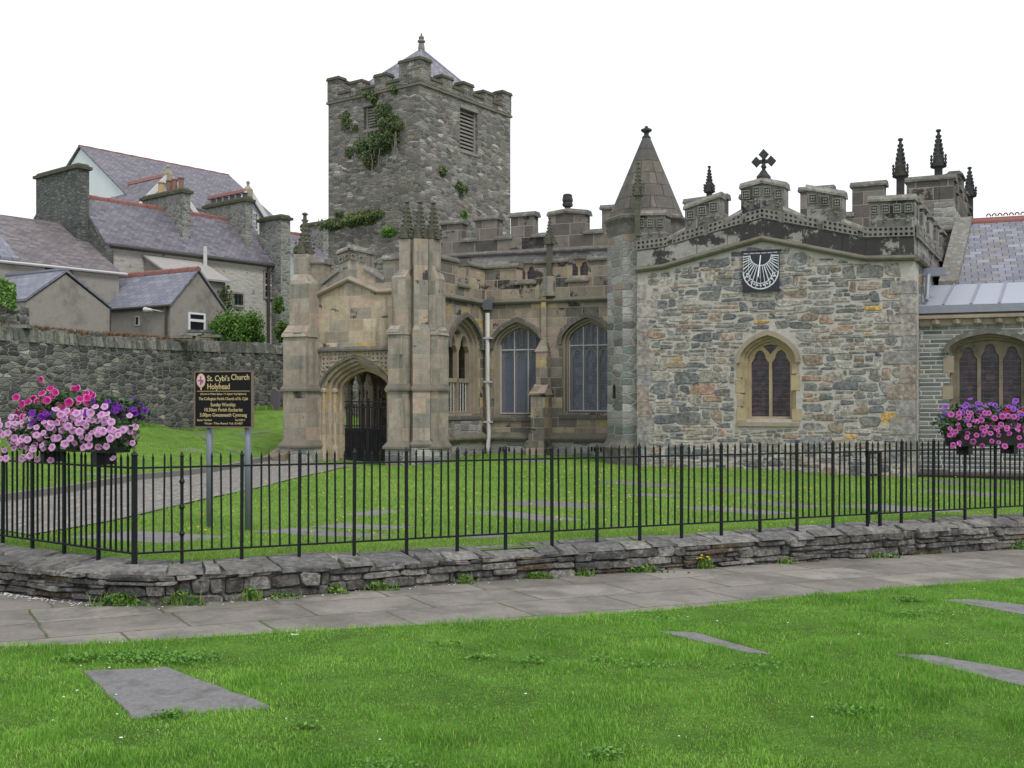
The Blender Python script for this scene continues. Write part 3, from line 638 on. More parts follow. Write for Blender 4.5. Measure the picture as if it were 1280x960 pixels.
def blob(c, r, n, seed, hollow=.5):
    g = np.random.default_rng(seed); d = g.normal(size=(n, 3)); d /= np.linalg.norm(d, axis=1)[:, None]
    rr = (hollow + (1 - hollow) * g.uniform(0, 1, n)) [:, None]
    return np.array(c) + d * rr * np.array(r)
def clumps(c, r, k, n, seed, sub=.38):
    g = np.random.default_rng(seed); out = []
    for i in range(k):
        d = g.normal(size=3); d /= np.linalg.norm(d); q = np.array(c) + d * np.array(r) * g.uniform(.35, .85)
        out.append(blob(q, np.array(r) * sub * g.uniform(.6, 1.3), n // k, seed * 31 + i, .3))
    return np.concatenate(out)

# ------------------------------------------------------------------ the church
C = Frame(2.943, 25.5, math.radians(-20.7), .12)
church = empty('church', (C.ox, C.oy, 0), C.ang, 'old grey stone church with battlements, porch and slate capped tower', 'church')
def CB(): return MB(C.k)
def cb(mb, name, mat, parent=None, **kw):
    return mb.build(name, M[mat], parent or church, **kw)
L = 6.09                                             # width of the south transept front
def coping(mb, p, q, b0, b1, h=.13, over=.06, ax='b'):
    """weathered coping stone from p to q (two (a,z) points) over a wall from b0 to b1"""
    def g(o, u, pt): return (pt[0], o, pt[1] + u) if ax == 'b' else (o, pt[0], pt[1] + u)
    pr = [(b0 - over, 0), (b0 - over, h * .35), (b0 + .03, h), (b1 - .03, h), (b1 + over, h * .35), (b1 + over, 0)]
    if b1 < b0: pr = [(b0 + over, 0), (b0 + over, h * .35), (b0 - .03, h), (b1 + .03, h), (b1 - over, h * .35), (b1 - over, 0)]
    A = [g(o, u, p) for o, u in pr]; B = [g(o, u, q) for o, u in pr]
    n = len(pr)
    for j in range(n): mb.poly([A[j], A[(j + 1) % n], B[(j + 1) % n], B[j]])
    mb.poly(A); mb.poly(B)
def parapet(outline, tops, b, th, name, mat, capmat, h=.13, ext=.05, ax='b', copname='coping'):
    mb = CB(); mb.plate(outline, [], b, th, ax); w_ = cb(mb, name, mat)
    mc = CB()
    for (p, q) in tops:
        e = ext if p[0] < q[0] else -ext
        coping(mc, (p[0] - e, p[1] - h * .9), (q[0] + e, q[1] - h * .9), b, b + th, h, ax=ax)
    cb(mc, copname, capmat, w_, split=True); return w_
def string_course(pts, b, name='string_course', mat='string', h=.11, out=.10, ax='b', parent=None, wet=.5):
    mb = CB(); s_ = -1 if out > 0 else 1
    def g(o, p, u): return (p[0], o, p[1] + u) if ax == 'b' else (o, p[0], p[1] + u)
    pr = [(0, 0), (out * .7, .0), (out, h * .35), (out, h * .55), (0, h * 1.2)]
    rings = [[g(b - o, p, u) for o, u in pr] for p in pts]
    for r0, r1 in zip(rings, rings[1:]):
        for j in range(5): mb.poly([r0[j], r0[(j + 1) % 5], r1[(j + 1) % 5], r1[j]])
    mb.poly(rings[0]); mb.poly(rings[-1])
    return cb(mb, name, mat, parent)
def pinnacle(a, b, z0, zs, z1, w_, mat='black', name='pinnacle', rot=0.0):
    mb = MB(); h = z1 - zs
    mb.lathe((0, 0, 0), [(w_ * .62, 0), (w_ * .62, zs - z0)], 4, math.pi / 4 + rot)
    mb.lathe((0, 0, zs - z0), [(w_ * .66, -.03), (w_ * .95, 0), (w_ * .88, h * .10), (w_ * .8, h * .28), (w_ * .48, h * .36), (w_ * .4, h * .6), (w_ * .22, h * .9), (w_ * .22, h * .94), (w_ * .42, h * .965), (w_ * .3, h), (.005, h * 1.02)], 4, math.pi / 4 + rot)
    for i in range(4):      # gablets
        an = math.pi / 2 * i + rot; c, s_ = math.cos(an), math.sin(an); r = w_ * .66
        t = (-s_, c); zz = zs - z0
        P = [(c * r + t[0] * w_ * .6, s_ * r + t[1] * w_ * .6, zz), (c * r - t[0] * w_ * .6, s_ * r - t[1] * w_ * .6, zz), (c * r, s_ * r, zz + h * .33)]
        Q = [(x + c * w_ * .18, y + s_ * w_ * .18, z) for x, y, z in P]
        mb.poly(Q); [mb.poly([P[j], P[(j + 1) % 3], Q[(j + 1) % 3], Q[j]]) for j in range(3)]
    for i in range(4):      # crockets up the four corners
        an = math.pi / 2 * i + math.pi / 4 + rot
        for k in range(5):
            f = .36 + .115 * k; r = w_ * (.62 - .55 * (f - .30)); zz = zs - z0 + h * f; sz = w_ * (.30 - .035 * k)
            x, y = math.cos(an) * r, math.sin(an) * r
            mb.lathe((x, y, zz), [(.004, -sz), (sz * .75, -sz * .1), (sz * .5, sz * .5), (.004, sz * .7)], 5, an)
        for k in range(3):
            f = .06 + .1 * k; r = w_ * 1.08; zz = zs - z0 + h * f; sz = w_ * .2
            mb.lathe((math.cos(an) * r, math.sin(an) * r, zz), [(.004, -sz), (sz, 0), (.004, sz)], 5, an)
    o = mb.build(name, M[mat], church); o.location = (a + C.k * b, b, z0); return o
def gothic(name, b, a0, a1, zb, zs, zt, nl, depth, gl, fm='dressed', hm='dressedg', al=.35, hood=.10, zl=None, orders=1, ax='b', sgn=1, sill=True, glazed=True, bars=False, mull=.09, jamb=.10, guard=False):
    """window stone (tracery plate with moulded jambs) > glass, hood_mould, sill"""
    mb = CB(); O = arch(a0, a1, zb, zs, zt, al)
    # moulded jamb orders stepping inwards
    ia0, ia1, izs, izt, izb = a0, a1, zs, zt, zb
    for k in range(orders):
        s_ = jamb / orders
        inn = arch(ia0 + s_, ia1 - s_, izb, izs, izt - s_ * 1.15, al); out = arch(ia0, ia1, izb, izs, izt, al)
        d0 = b + sgn * (.015 + depth * (k + .35) / (orders + .6))
        mb.ring(inn, out, d0, d0 + sgn * depth * .7, ax)
        ia0 += s_; ia1 -= s_; izt -= s_ * 1.15
    W = ia1 - ia0; holes = []; lw = (W - mull * (nl + 1)) / nl
    zl = zl if zl is not None else izs
    for i in range(nl):
        x0 = ia0 + mull + i * (lw + mull); x1 = x0 + lw; xm = (x0 + x1) / 2
        top = arch_z(xm, ia0, ia1, izs, izt, al) - .09
        if nl == 2: htop = min(top - .02, zl + lw * .78); zls = zl
        else: htop = min(zl + lw * .75, min(top, arch_z(x0 if i < nl / 2 else x1, ia0, ia1, izs, izt, al) + .1)); zls = htop - lw * .75
        holes.append(cusped(x0, x1, zb + .06, zls, htop))
        if nl > 2:
            for hx0, hx1 in ((x0, xm - .025), (xm + .025, x1)):
                zt0 = arch_z(hx0, ia0, ia1, izs, izt, al) - .05; zt1 = arch_z(hx1, ia0, ia1, izs, izt, al) - .05
                zz = htop + .06
                e0 = zls + lw * .35 + .07 if (hx0 == x0) else zz; e1 = zls + lw * .35 + .07 if (hx1 == x1) else zz
                if min(zt0, zt1) > zz + .06:
                    holes.append([(hx0, e0), (hx0, zt0 - .05), ((hx0 + hx1) / 2, max(zt0, zt1) - .01), (hx1, zt1 - .05), (hx1, e1)])
    if nl == 2:
        xm = (ia0 + ia1) / 2; zc = zl + lw * .80
        holes.append([(xm, zc - .13), (xm - .17, zc + .06), (xm, min(izt - .06, zc + .16)), (xm + .17, zc + .06)])
    pd = b + sgn * depth
    mb.plate(arch(ia0 - .01, ia1 + .01, zb, izs, izt + .01, al), holes, pd, sgn * .13, ax)
    w_ = cb(mb, name, fm)
    if glazed:
        mg = CB(); mg.plate(arch(ia0, ia1, zb, izs, izt, al), [], pd + sgn * .075, sgn * .02, ax); cb(mg, 'glass', gl, w_)
    if guard:
        mg = CB(); mg.poly([(x, pd - .035, z) for x, z in arch(ia0 + .01, ia1 - .01, zb + .04, izs, izt - .01, al)]); cb(mg, 'window_guard', 'guard', w_)
        mg = CB(); xg = [ia0 + (ia1 - ia0) * q for q in (.01, .335, .665, .99)]; 
        for q in xg: mg.box(q - .012, q + .012, pd - .06, pd - .038, zb + .04, arch_z(q, ia0, ia1, izs, izt, al) - .03)
        mg.box(ia0 + .02, ia1 - .02, pd - .058, pd - .04, izs - .12, izs - .09); mg.box(ia0 + .02, ia1 - .02, pd - .058, pd - .04, zb + .04, zb + .065); cb(mg, 'guard_frame', 'pipe', w_)
    if bars:
        mg = CB()
        for i in range(nl):
            x0 = ia0 + mull + i * (lw + mull)
            for q in (.25, .5, .75):
                xx = x0 + lw * q
                mg.box(xx - .012, xx + .012, pd + .03, pd + .055, zb + .06, zl) if ax == 'b' else mg.box(pd + sgn * .03 - .012, pd + sgn * .03 + .012, xx - .012, xx + .012, zb + .06, (zl + zb) / 2)
        cb(mg, 'window_bars', 'pipe', w_)
    if hood:
        mh = CB(); o1 = arch(a0, a1, zs - .08, zs, zt, al); o2 = arch(a0 - hood, a1 + hood, zs - .08, zs, zt + hood * 1.2, al)
        mh.ring(o1, o2, b - sgn * .09, b + sgn * .01, ax); cb(mh, 'hood_mould', hm, w_)
    if sill:
        ms = CB()
        pr = [(b - sgn * .05, zb - .16), (b - sgn * .05, zb - .07), (pd + sgn * .02, zb + .03), (pd + sgn * .02, zb - .16)]
        g = (lambda x, p: (x, p[0], p[1])) if ax == 'b' else (lambda x, p: (p[0], x, p[1]))
        A = [g(a0 - .08, p) for p in pr]; B = [g(a1 + .08, p) for p in pr]
        for j in range(4): ms.poly([A[j], A[(j + 1) % 4], B[(j + 1) % 4], B[j]])
        ms.poly(A); ms.poly(B); cb(ms, 'sill', hm, w_)
    return w_, O

def rounded(pts, it=2):
    for _ in range(it):
        o = []
        for i in range(len(pts)):
            p, q = pts[i], pts[(i + 1) % len(pts)]
            o += [(p[0] * .75 + q[0] * .25, p[1] * .75 + q[1] * .25), (p[0] * .25 + q[0] * .75, p[1] * .25 + q[1] * .75)]
        pts = o
    return pts
def face_stone(mb, a0, a1, z0, z1, rs):
    w_, h = a1 - a0, z1 - z0; j = min(.04, h * .2, w_ * .18)
    u = lambda s_: rs.uniform(-s_, s_)
    base = [(a0 + u(j), z0 + u(j)), ((a0 + a1) / 2 + u(w_ * .2), z0 + u(j * .8)), (a1 + u(j), z0 + u(j)), (a1 + u(j * .6), (z0 + z1) / 2 + u(h * .2)), (a1 + u(j), z1 + u(j)), ((a0 + a1) / 2 + u(w_ * .2), z1 + u(j * .8)), (a0 + u(j), z1 + u(j)), (a0 + u(j * .6), (z0 + z1) / 2 + u(h * .2))]
    if rs.random() < .42: k = rs.choice((0, 2, 4, 6)); c = base[k]; m_ = ((a0 + a1) / 2, (z0 + z1) / 2); base[k] = (c[0] + (m_[0] - c[0]) * .4, c[1] + (m_[1] - c[1]) * .4)
    P = rounded(base, 2); n = len(P); cx, cz = sum(p[0] for p in P) / n, sum(p[1] for p in P) / n
    o = rs.uniform(.004, .02); e = min(.014, h * .14); t = rs.uniform(-.03, .03); tz = rs.uniform(-.06, .06)
    i0 = len(mb.v)
    for a, z in P: mb.v.append((a, .02, z))
    for a, z in P: mb.v.append((a, -.003, z))
    for a, z in P: mb.v.append((cx + (a - cx) * (1 - 2 * e / w_), -o + (a - cx) * t + (z - cz) * tz, cz + (z - cz) * (1 - 2 * e / h)))
    for k in range(n):
        l = (k + 1) % n; mb.f.append([i0 + k, i0 + l, i0 + n + l, i0 + n + k]); mb.r.append(mb.rv); mb.f.append([i0 + n + k, i0 + n + l, i0 + 2 * n + l, i0 + 2 * n + k]); mb.r.append(mb.rv)
    mb.f.append([i0 + 2 * n + k for k in range(n)]); mb.r.append(mb.rv)
M['mortar'] = plain('pale_lime_mortar', (.40, .368, .335), .95, var=.3, nscale=9, bump=.8, bd=.025, stain=(.25, .24, .21), sscale=2.5, samt=.6)
M['facestone'] = attr_mat('transept_stones', [(0, (.18, .176, .163)), (.13, (.255, .236, .202)), (.24, (.13, .135, .137)), (.34, (.23, .217, .193)), (.47, (.195, .198, .196)), (.56, (.305, .268, .222)), (.64, (.14, .144, .144)), (.74, (.215, .173, .132)), (.82, (.335, .305, .27)), (.91, (.285, .222, .172)), (.965, (.31, .215, .16)), (.991, (.44, .28, .09))], nscale=13, var=.65, bump=1.0, bd=.028, pale=.2)
def rubble_face():
    rs = random.Random(41); mb = CB(); z = zB + .35
    wob = [rs.uniform(0, 6) for _ in range(60)]
    def wave(i, a): return .045 * math.sin(a * 1.3 + wob[i]) + .03 * math.sin(a * 3.1 + wob[i] * 2) + .014 * math.sin(a * 7.7 + wob[i] * 3)
    row = 0
    while z < SL[2][1] - .05:
        h = rs.choice((rs.uniform(.08, .13), rs.uniform(.12, .19), rs.uniform(.17, .27))); a = .22 + rs.uniform(0, .15)
        while a < L - .3:
            w_ = rs.uniform(.13, .58) if h > .12 else rs.uniform(.10, .42); w_ = min(w_, L - .26 - a)
            if w_ < .1: break
            am = a + w_ / 2; z0, z1 = z + wave(row, am), z + h + wave(row + 1, am)
            lim = min(string_z(a), string_z(a + w_)) - .035
            zc = (z0 + z1) / 2
            if wzb - .17 < z1 and z0 < wzt + .13:     # keep out of the window surround
                hw = (wa1 - wa0) / 2 + .13; wm = (wa0 + wa1) / 2
                if z0 > wzs: hw = hw * max(0, 1 - ((z0 - wzs) / (wzt + .15 - wzs)) ** 1.6) ** .7
                if a < wm + hw and a + w_ > wm - hw:
                    if a < wm - hw - .1: w_ = wm - hw - a - .01
                    else: a = wm + hw + rs.uniform(0, .03); continue
            if z1 > lim: z1 = lim
            if z1 - z0 > .035:
                g_ = rs.uniform(.005, .016); mb.rv = rs.random(); hh = z1 - z0
                r_ = rs.random()
                if hh > .13 and r_ < .4:
                    c = z0 + hh * rs.uniform(.35, .65); face_stone(mb, a + g_, a + w_ - g_, z0 + g_, c - .009, rs); mb.rv = rs.random(); d_ = rs.uniform(-.06, .06)
                    if w_ > .35 and rs.random() < .5:
                        x = a + w_ * rs.uniform(.35, .65); face_stone(mb, a + g_ + .02, x - .01, c + .009, z1 - g_, rs); mb.rv = rs.random(); face_stone(mb, x + .01, a + w_ - g_, c + .009, z1 - g_, rs)
                    else: face_stone(mb, a + g_ + max(0, d_), a + w_ - g_ + min(0, d_), c + .009, z1 - g_, rs)
                elif hh > .09 and r_ < .5:
                    sh = rs.uniform(.25, .42) * hh; face_stone(mb, a + g_, a + w_ - g_, z0 + g_, z1 - sh, rs)
                    mb.rv = rs.random()
                    if sh > .032: face_stone(mb, a + w_ * .15, a + w_ * .8, z1 - sh + .01, z1 - .006, rs)
                else: face_stone(mb, a + g_, a + w_ - g_, z0 + g_, z1 - g_, rs)
            a += w_
        z += h; row += 1
    cb(mb, 'wall_stones', 'facestone', recalc=False)
# ---- south transept front (plane b = 0)
P0 = lambda px, py: C.onB(px, py, 0.0)
zB = -.3
SL = [(-.02, P0(797, 341)[1]), P0(829, 337), P0(953, 301.5), P0(1083, 327), (L + .02, P0(1140, 326)[1])]
wa0, wz1 = P0(921, 452); wa1, _ = P0(1000, 452); wzt = P0(960, 419)[1]; wzb = P0(960, 524)[1]; wzs = P0(960, 449)[1]
wa0, wa1 = P0(926, 450)[0], P0(995, 450)[0]
win_o = arch(wa0, wa1, wzb, wzs, wzt, .28)
mb = CB(); mb.plate([(0, zB)] + [(max(0, min(L, p[0])), p[1]) for p in SL] + [(L, zB)], [win_o], 0, .6)
cb(mb, 'transept_wall', 'mortar')
gothic('transept_window', 0, wa0, wa1, wzb, wzs, wzt, 2, .20, 'glassdark', al=.28, hood=.10, zl=P0(960, 452)[1] - .02, orders=2, jamb=.115, mull=.06)
# quoins and jamb blocks beside the window
mb = CB()
for (x0, y0, x1, y1) in ((920, 474, 931, 491), (921, 510, 934, 526), (989, 469, 1000, 488), (990, 511, 1002, 526), (921, 455, 928, 472), (990, 455, 999, 467), (922, 493, 929, 508)):
    p, q = P0(x0, y1), P0(x1, y0); mb.box(p[0], q[0], -.012, .1, p[1], q[1])
cb(mb, 'jamb_stone', 'dressed', split=True)
mb = CB(); z = .1; k = 0                                    # quoins of the right and left corners
for i in range(13):
    h = R.uniform(.28, .52); l = .55 if i % 2 else .3; l += R.uniform(-.06, .1)
    mb.rv = R.random(); mb.box(L - l, L + .015, -.018, .35, z, z + h - .02, .006, .006)
    z += h
    if z > SL[-1][1] - .5: break
z = .3
for i in range(13):
    h = R.uniform(.2, .45); l = R.uniform(.18, .5)
    mb.rv = R.random(); mb.box(-.012, l, -.014, .3, z, z + h - .02, .006, .006)
    z += h
    if z > SL[0][1] - .4: break
M['quoin'] = attr_mat('quoin_stones', [(0, (.235, .22, .205)), (.4, (.29, .262, .235)), (.7, (.255, .245, .25)), (.85, (.27, .22, .185))], nscale=9, var=.55, bump=.9, bd=.03, pale=.15)
cb(mb, 'quoin', 'quoin', split=True)
def string_z(a):
    xs_ = [p[0] for p in SL]; return float(np.interp(a, xs_, [p[1] for p in SL]))
string_course(SL, 0, h=.13, out=.13)
rubble_face()
# battlemented parapet of the gable
TOP = [((798, 263), (832, 263)), ((832, 299), (857, 283)), ((856, 256), (900, 240)), ((900, 278), (927, 261)), ((926, 230), (953, 222)), ((953, 222), (981, 228)),
       ((981, 257), (1010, 272)), ((1008, 231), (1054, 239)), ((1054, 273), (1087, 287)), ((1086, 246), (1140, 243))]
segs = []
for p, q in TOP: segs.append((P0(*p), P0(*q)))
segs[0] = ((-.02, segs[0][0][1]), segs[0][1]); segs[-1] = (segs[-1][0], (L, segs[-1][1][1]))
for i in range(len(segs) - 1):        # butt the ends together
    xm = (segs[i][1][0] + segs[i + 1][0][0]) / 2; segs[i] = (segs[i][0], (xm, segs[i][1][1])); segs[i + 1] = ((xm, segs[i + 1][0][1]), segs[i + 1][1])
CH_ = .12
outl = [(max(0, SL[0][0]), SL[0][1] + .08)]
for p, q in segs: outl += [(p[0], p[1] - CH_), (q[0], q[1] - CH_)]
outl += [(L, SL[-1][1] + .08)] + [(p[0], p[1] + .08) for p in reversed(SL[1:-1])]
outl[0] = (0, outl[0][1])
parapet(outl, segs, -.02, .36, 'transept_parapet', 'transpar', 'coping', h=.14, ext=.03)
def carved_cell(mb, fz, a0, da, z0, dz, b, d=.05, n=12, r=.33):
    n = 12; d = d * 1.6
    """one pierced cell: square plate with a round sinking; fz(a) shears it along the gable"""
    cs, rs = [], []
    for j in range(n):
        t = 2 * math.pi * (j + .5) / n; c, s_ = math.cos(t), math.sin(t); m_ = max(abs(c), abs(s_))
        q = (a0 + da * (.5 + .5 * c / m_), z0 + dz * (.5 + .5 * s_ / m_)); r_ = (a0 + da * (.5 + r * c), z0 + dz * (.5 + r * s_))
        cs.append((q[0], b, q[1] + fz(q[0]))); rs.append((r_[0], b, r_[1] + fz(r_[0])))
    for j in range(n):
        k = (j + 1) % n
        mb.poly([cs[j], cs[k], rs[k], rs[j]])
        mb.poly([rs[j], rs[k], (rs[k][0], b + d, rs[k][2]), (rs[j][0], b + d, rs[j][2])])
    mb.poly([(q[0], b + d, q[2]) for q in rs])
    # outer rim back to the wall
    for j in range(n):
        k = (j + 1) % n; mb.poly([cs[j], cs[k], (cs[k][0], b + d * .6, cs[k][2]), (cs[j][0], b + d * .6, cs[j][2])])
mb = CB(); n = 58; da = L / n
for i in range(n):
    if i % 8 == 7 and i < 50: continue
    for r_ in range(2):
        carved_cell(mb, string_z, i * da, da, .52 + r_ * da, da, -.075, .05, 12, .31)
M['holes'] = M['carved']
cb(mb, 'quatrefoil_band', 'carved', split=True)
for i in (0, 2, 4, 5, 7, 9):                                 # square carved panels on the merlons
    mb = CB()
    p, q = segs[i]; wdt = q[0] - p[0]; k = max(2, round(wdt / .26)) if i not in (4, 5) else 2
    for j in range(k):
        s_ = wdt / k; x = p[0] + j * s_ + .03
        sl_ = (q[1] - p[1]) / wdt
        f = lambda a, p=p, sl_=sl_: (a - p[0]) * sl_ + p[1]
        hw_ = (s_ - .06) / 2
        xx, zz = x + hw_, f(x + hw_) - .29; rq = hw_ * .92; rz = .1
        O4 = [(xx - rq, zz - rz), (xx + rq, zz - rz), (xx + rq, zz + rz), (xx - rq, zz + rz)]; I4 = [(xx - rq * .78, zz - rz * .78), (xx + rq * .78, zz - rz * .78), (xx + rq * .78, zz + rz * .78), (xx - rq * .78, zz + rz * .78)]
        mb.ring(I4, O4, -.065, -.01, closed=True)
        for k4 in range(4):
            tq = math.pi / 4 + k4 * math.pi / 2; px4, pz4 = xx + rq * .42 * math.cos(tq), zz + rz * .45 * math.sin(tq); r4 = rz * .3
            mb.hexa([(px4 - r4, -.06, pz4), (px4, -.06, pz4 - r4), (px4 + r4, -.06, pz4), (px4, -.06, pz4 + r4), (px4 - r4 * 1.3, -.015, pz4), (px4, -.015, pz4 - r4 * 1.3), (px4 + r4 * 1.3, -.015, pz4), (px4, -.015, pz4 + r4 * 1.3)])
        for k4 in range(5):
            px4, pz4, r4 = x + R.uniform(.05, 2 * hw_ - .05), f(x + hw_) - R.uniform(.44, .58), R.uniform(.025, .05); h4 = r4 * R.uniform(.7, 1.6)
            mb.hexa([(px4 - r4 * .5, -.055, pz4), (px4, -.06, pz4 - h4 * .5), (px4 + r4 * .5, -.055, pz4), (px4, -.06, pz4 + h4 * .5), (px4 - r4, -.015, pz4), (px4, -.015, pz4 - h4), (px4 + r4, -.015, pz4), (px4, -.015, pz4 + h4)])
        pass
    cb(mb, 'carved_panel', 'carved')
mb = CB(); a_ = .0; blk = []
while a_ < L - .05:                                          # course of plain, soot-blackened blocks over the string
    w_ = min(R.uniform(.6, .95), L - a_); w_ = L - a_ if L - a_ - w_ < .3 else w_
    e_ = [q for q in (SL[2][0], SL[1][0], SL[3][0]) if a_ + .12 < q < a_ + w_ - .12]
    if e_: w_ = e_[0] - a_
    z0_, z1_ = string_z(a_ + .008) + .13, string_z(a_ + w_ - .008) + .13
    mb.hexa([(a_ + .008, -.05, z0_), (a_ + w_ - .008, -.05, z1_), (a_ + w_ - .008, 0, z1_), (a_ + .008, 0, z0_), (a_ + .008, -.05, z0_ + .37), (a_ + w_ - .008, -.05, z1_ + .37), (a_ + w_ - .008, 0, z1_ + .37), (a_ + .008, 0, z0_ + .37)])
    a_ += w_
M['sootblock'] = ashlar('soot_blackened_blocks', .8, 3.0, [(0, (.26, .25, .23)), (.5, (.30, .285, .255))], (.3, .29, .27), mw=.001, soot=.78, sootcol=(.02, .019, .02), bump=.4, var=.1, sootscale=1.5)
cb(mb, 'plain_block', 'sootblock', split=True)
# cross on the apex
ca, cz = P0(952.5, 222); mb = MB()
mb.lathe((0, 0, 0), [(.2, -.12), (.2, .05), (.13, .12), (.07, .2)], 6)
zc = P0(952, 199)[1] - cz; mb.bar((0, 0, .15), (0, 0, zc + .16), .085); mb.bar((-.2, 0, zc), (.2, 0, zc), .085)
mb.lathe((0, 0, .26), [(.05, -.03), (.1, .03), (.05, .09)], 4)
for dx, dz in ((-.19, 0), (.19, 0), (0, .17)):
    s_ = .13; P = [(dx - s_, -.05, zc + dz), (dx, -.05, zc + dz - s_), (dx + s_, -.05, zc + dz), (dx, -.05, zc + dz + s_)]; Q = [(x, .05, z) for x, y, z in P]
    mb.hexa(P + Q)
o = mb.build('gable_cross', M['black'], church); o.scale = (.86, .86, .94); o.location = (ca + C.k * .15, .15, cz)
# pinnacles of the transept corners
a_, z_ = P0(1124, 243); pinnacle(a_, .18, z_ - .1, P0(1124, 219)[1], P0(1124, 171)[1], .19)
a_, z_ = P0(797, 266); pinnacle(a_ + .02, -.02, z_ - .55, P0(797, 245)[1], P0(797, 203)[1], .14, 'mossy')
# east side wall of the transept with its stepped parapet
zt_s = SL[-1][1]; BE = 5.6
mb = CB(); mb.plate([(.6, zB), (.6, zt_s + .06), (BE, zt_s + .06), (BE, zB)], [], L, -.5, 'a'); cb(mb, 'transept_wall', 'rubble')
string_course([(.0, zt_s), (BE, zt_s)], L, h=.13, out=-.13, ax='a')
zm, ze = segs[-1][1][1], segs[-1][1][1] - .62
tops = []; outl = [(.36, zt_s + .06)]; bcur = .36; seq = [(.36, .62, zm)]
b_ = .62
while b_ < BE - .2:
    seq.append((b_, min(BE, b_ + .55), ze)); b_ += .55
    if b_ < BE - .2: seq.append((b_, min(BE, b_ + .7), zm)); b_ += .7
for b0_, b1_, z in seq: outl += [(b0_, z - CH_), (b1_, z - CH_)]; tops.append(((b0_, z), (b1_, z)))
outl.append((BE, zt_s + .06))
mb = CB(); mb.plate(outl, [], L + .02, -.36, 'a'); pw = cb(mb, 'transept_parapet', 'transpar')
mc = CB()
for p, q in tops: coping(mc, (p[0] - .02, p[1] - CH_), (q[0] + .02, q[1] - CH_), L + .02, L - .34, .14, ax='a')
cb(mc, 'coping', 'coping', pw, split=True)
mb = CB(); nb = int((BE - .1) / .15)
for i in range(nb):
    if i % 7 == 6: continue
    for r_ in range(2): # pierced band along the side
        cs, rs = [], []
        z0 = zt_s + .5 + r_ * .15; y0_ = .05 + i * .15
        tmp = MB(); carved_cell(tmp, lambda a: 0, y0_, .148, z0, .148, 0, .05)
        for f in tmp.f: mb.poly([(L + .075 - tmp.v[v][1], tmp.v[v][0], tmp.v[v][2]) for v in f])
cb(mb, 'quatrefoil_band', 'carved', split=True)
mb = CB()                                                    # west side and the roof behind the parapets
mb.box(0, .5, .6, 3.0, zB, SL[0][1])
cb(mb, 'transept_wall', 'rubble')
mb = CB(); zr = SL[0][1] + .1; ap_ = SL[2]
mb.poly([(0.1, .34, zr), (ap_[0], .34, ap_[1] + .1), (ap_[0], 7, ap_[1] + .1), (0.1, 7, zr)]); mb.poly([(L - .1, .34, zr), (ap_[0], .34, ap_[1] + .1), (ap_[0], 7, ap_[1] + .1), (L - .1, 7, zr)])
cb(mb, 'transept_roof', 'leadedge')

# ---- stair turret with its stone spire
tb = 1.02; ta, tz = C.onB(808, 277, tb); zcor = tz; rin = .88; rc = rin / math.cos(math.pi / 8)
mb = MB(); mb.lathe((0, 0, zB), [(rc, 0), (rc, zcor - zB)], 8); 
o = mb.build('stair_turret', M['turret'], church); o.location = (ta + C.k * tb, tb, 0); turret = o
mb = MB(); mb.lathe((0, 0, zcor), [(rc, -.42), (rc + .012, -.16), (rc + .03, -.12), (rc + .09, -.04), (rc + .09, .02), (rc + .02, .07)], 8)
mb.lathe((0, 0, .55), [(rc + .10, 0), (rc + .13, .12), (rc + .10, .18), (rc, .34)], 8); mb.lathe((0, 0, zB), [(rc + .09, 0), (rc + .09, .85)], 8)
mb.build('turret_moulding', M['copingd'], turret, split=True)
zap = C.onB(803, 172, tb)[1]
mb = MB(); mb.lathe((0, 0, zcor + .06), [(rc - .02, 0), (.09, zap - zcor - .06)], 8)
mb.build('spire', M['spire'], turret)
mb = MB(); mb.lathe((0, 0, zap), [(.1, -.05), (.11, .0), (.06, .05), (.06, .10), (.135, .15), (.135, .19), (.05, .22), (.04, .26), (.01, .28)], 8); mb.build('finial', M['black'], turret)
mb = CB()                                                    # slit window in the turret
sa, sz = C.onB(783, 487, tb - rin - .0)
mb.box(ta + .0 - .70, ta - .70 + .0001, 0, .0001, 0, .0001) if False else None
tsl = math.radians(225); tc, ts = math.cos(tsl), math.sin(tsl)
mb = MB(); zz0 = C.onB(783, 498, .3)[1]; zz1 = C.onB(783, 480, .3)[1]
def tp(d, u, z): return (tc * (rin + d) - ts * u, ts * (rin + d) + tc * u, z)
oo = arch(-.075, .075, zz0, zz1 - .08, zz1, .1, 5); fr = arch(-.14, .14, zz0 - .07, zz1 - .05, zz1 + .07, .1, 5)
for j in range(len(oo)):
    k = (j + 1) % len(oo); mb.poly([tp(.02, *oo[j]), tp(.02, *oo[k]), tp(.02, *fr[k]), tp(.02, *fr[j])]); mb.poly([tp(.02, *oo[j]), tp(.02, *oo[k]), tp(.004, *oo[k]), tp(.004, *oo[j])]); mb.poly([tp(.02, *fr[j]), tp(.02, *fr[k]), tp(-.02, *fr[k]), tp(-.02, *fr[j])])
w_ = mb.build('slit_window', M['turret'], turret)
mb = MB(); mb.poly([tp(.005, *p) for p in oo]); mb.build('opening', M['void'], w_)

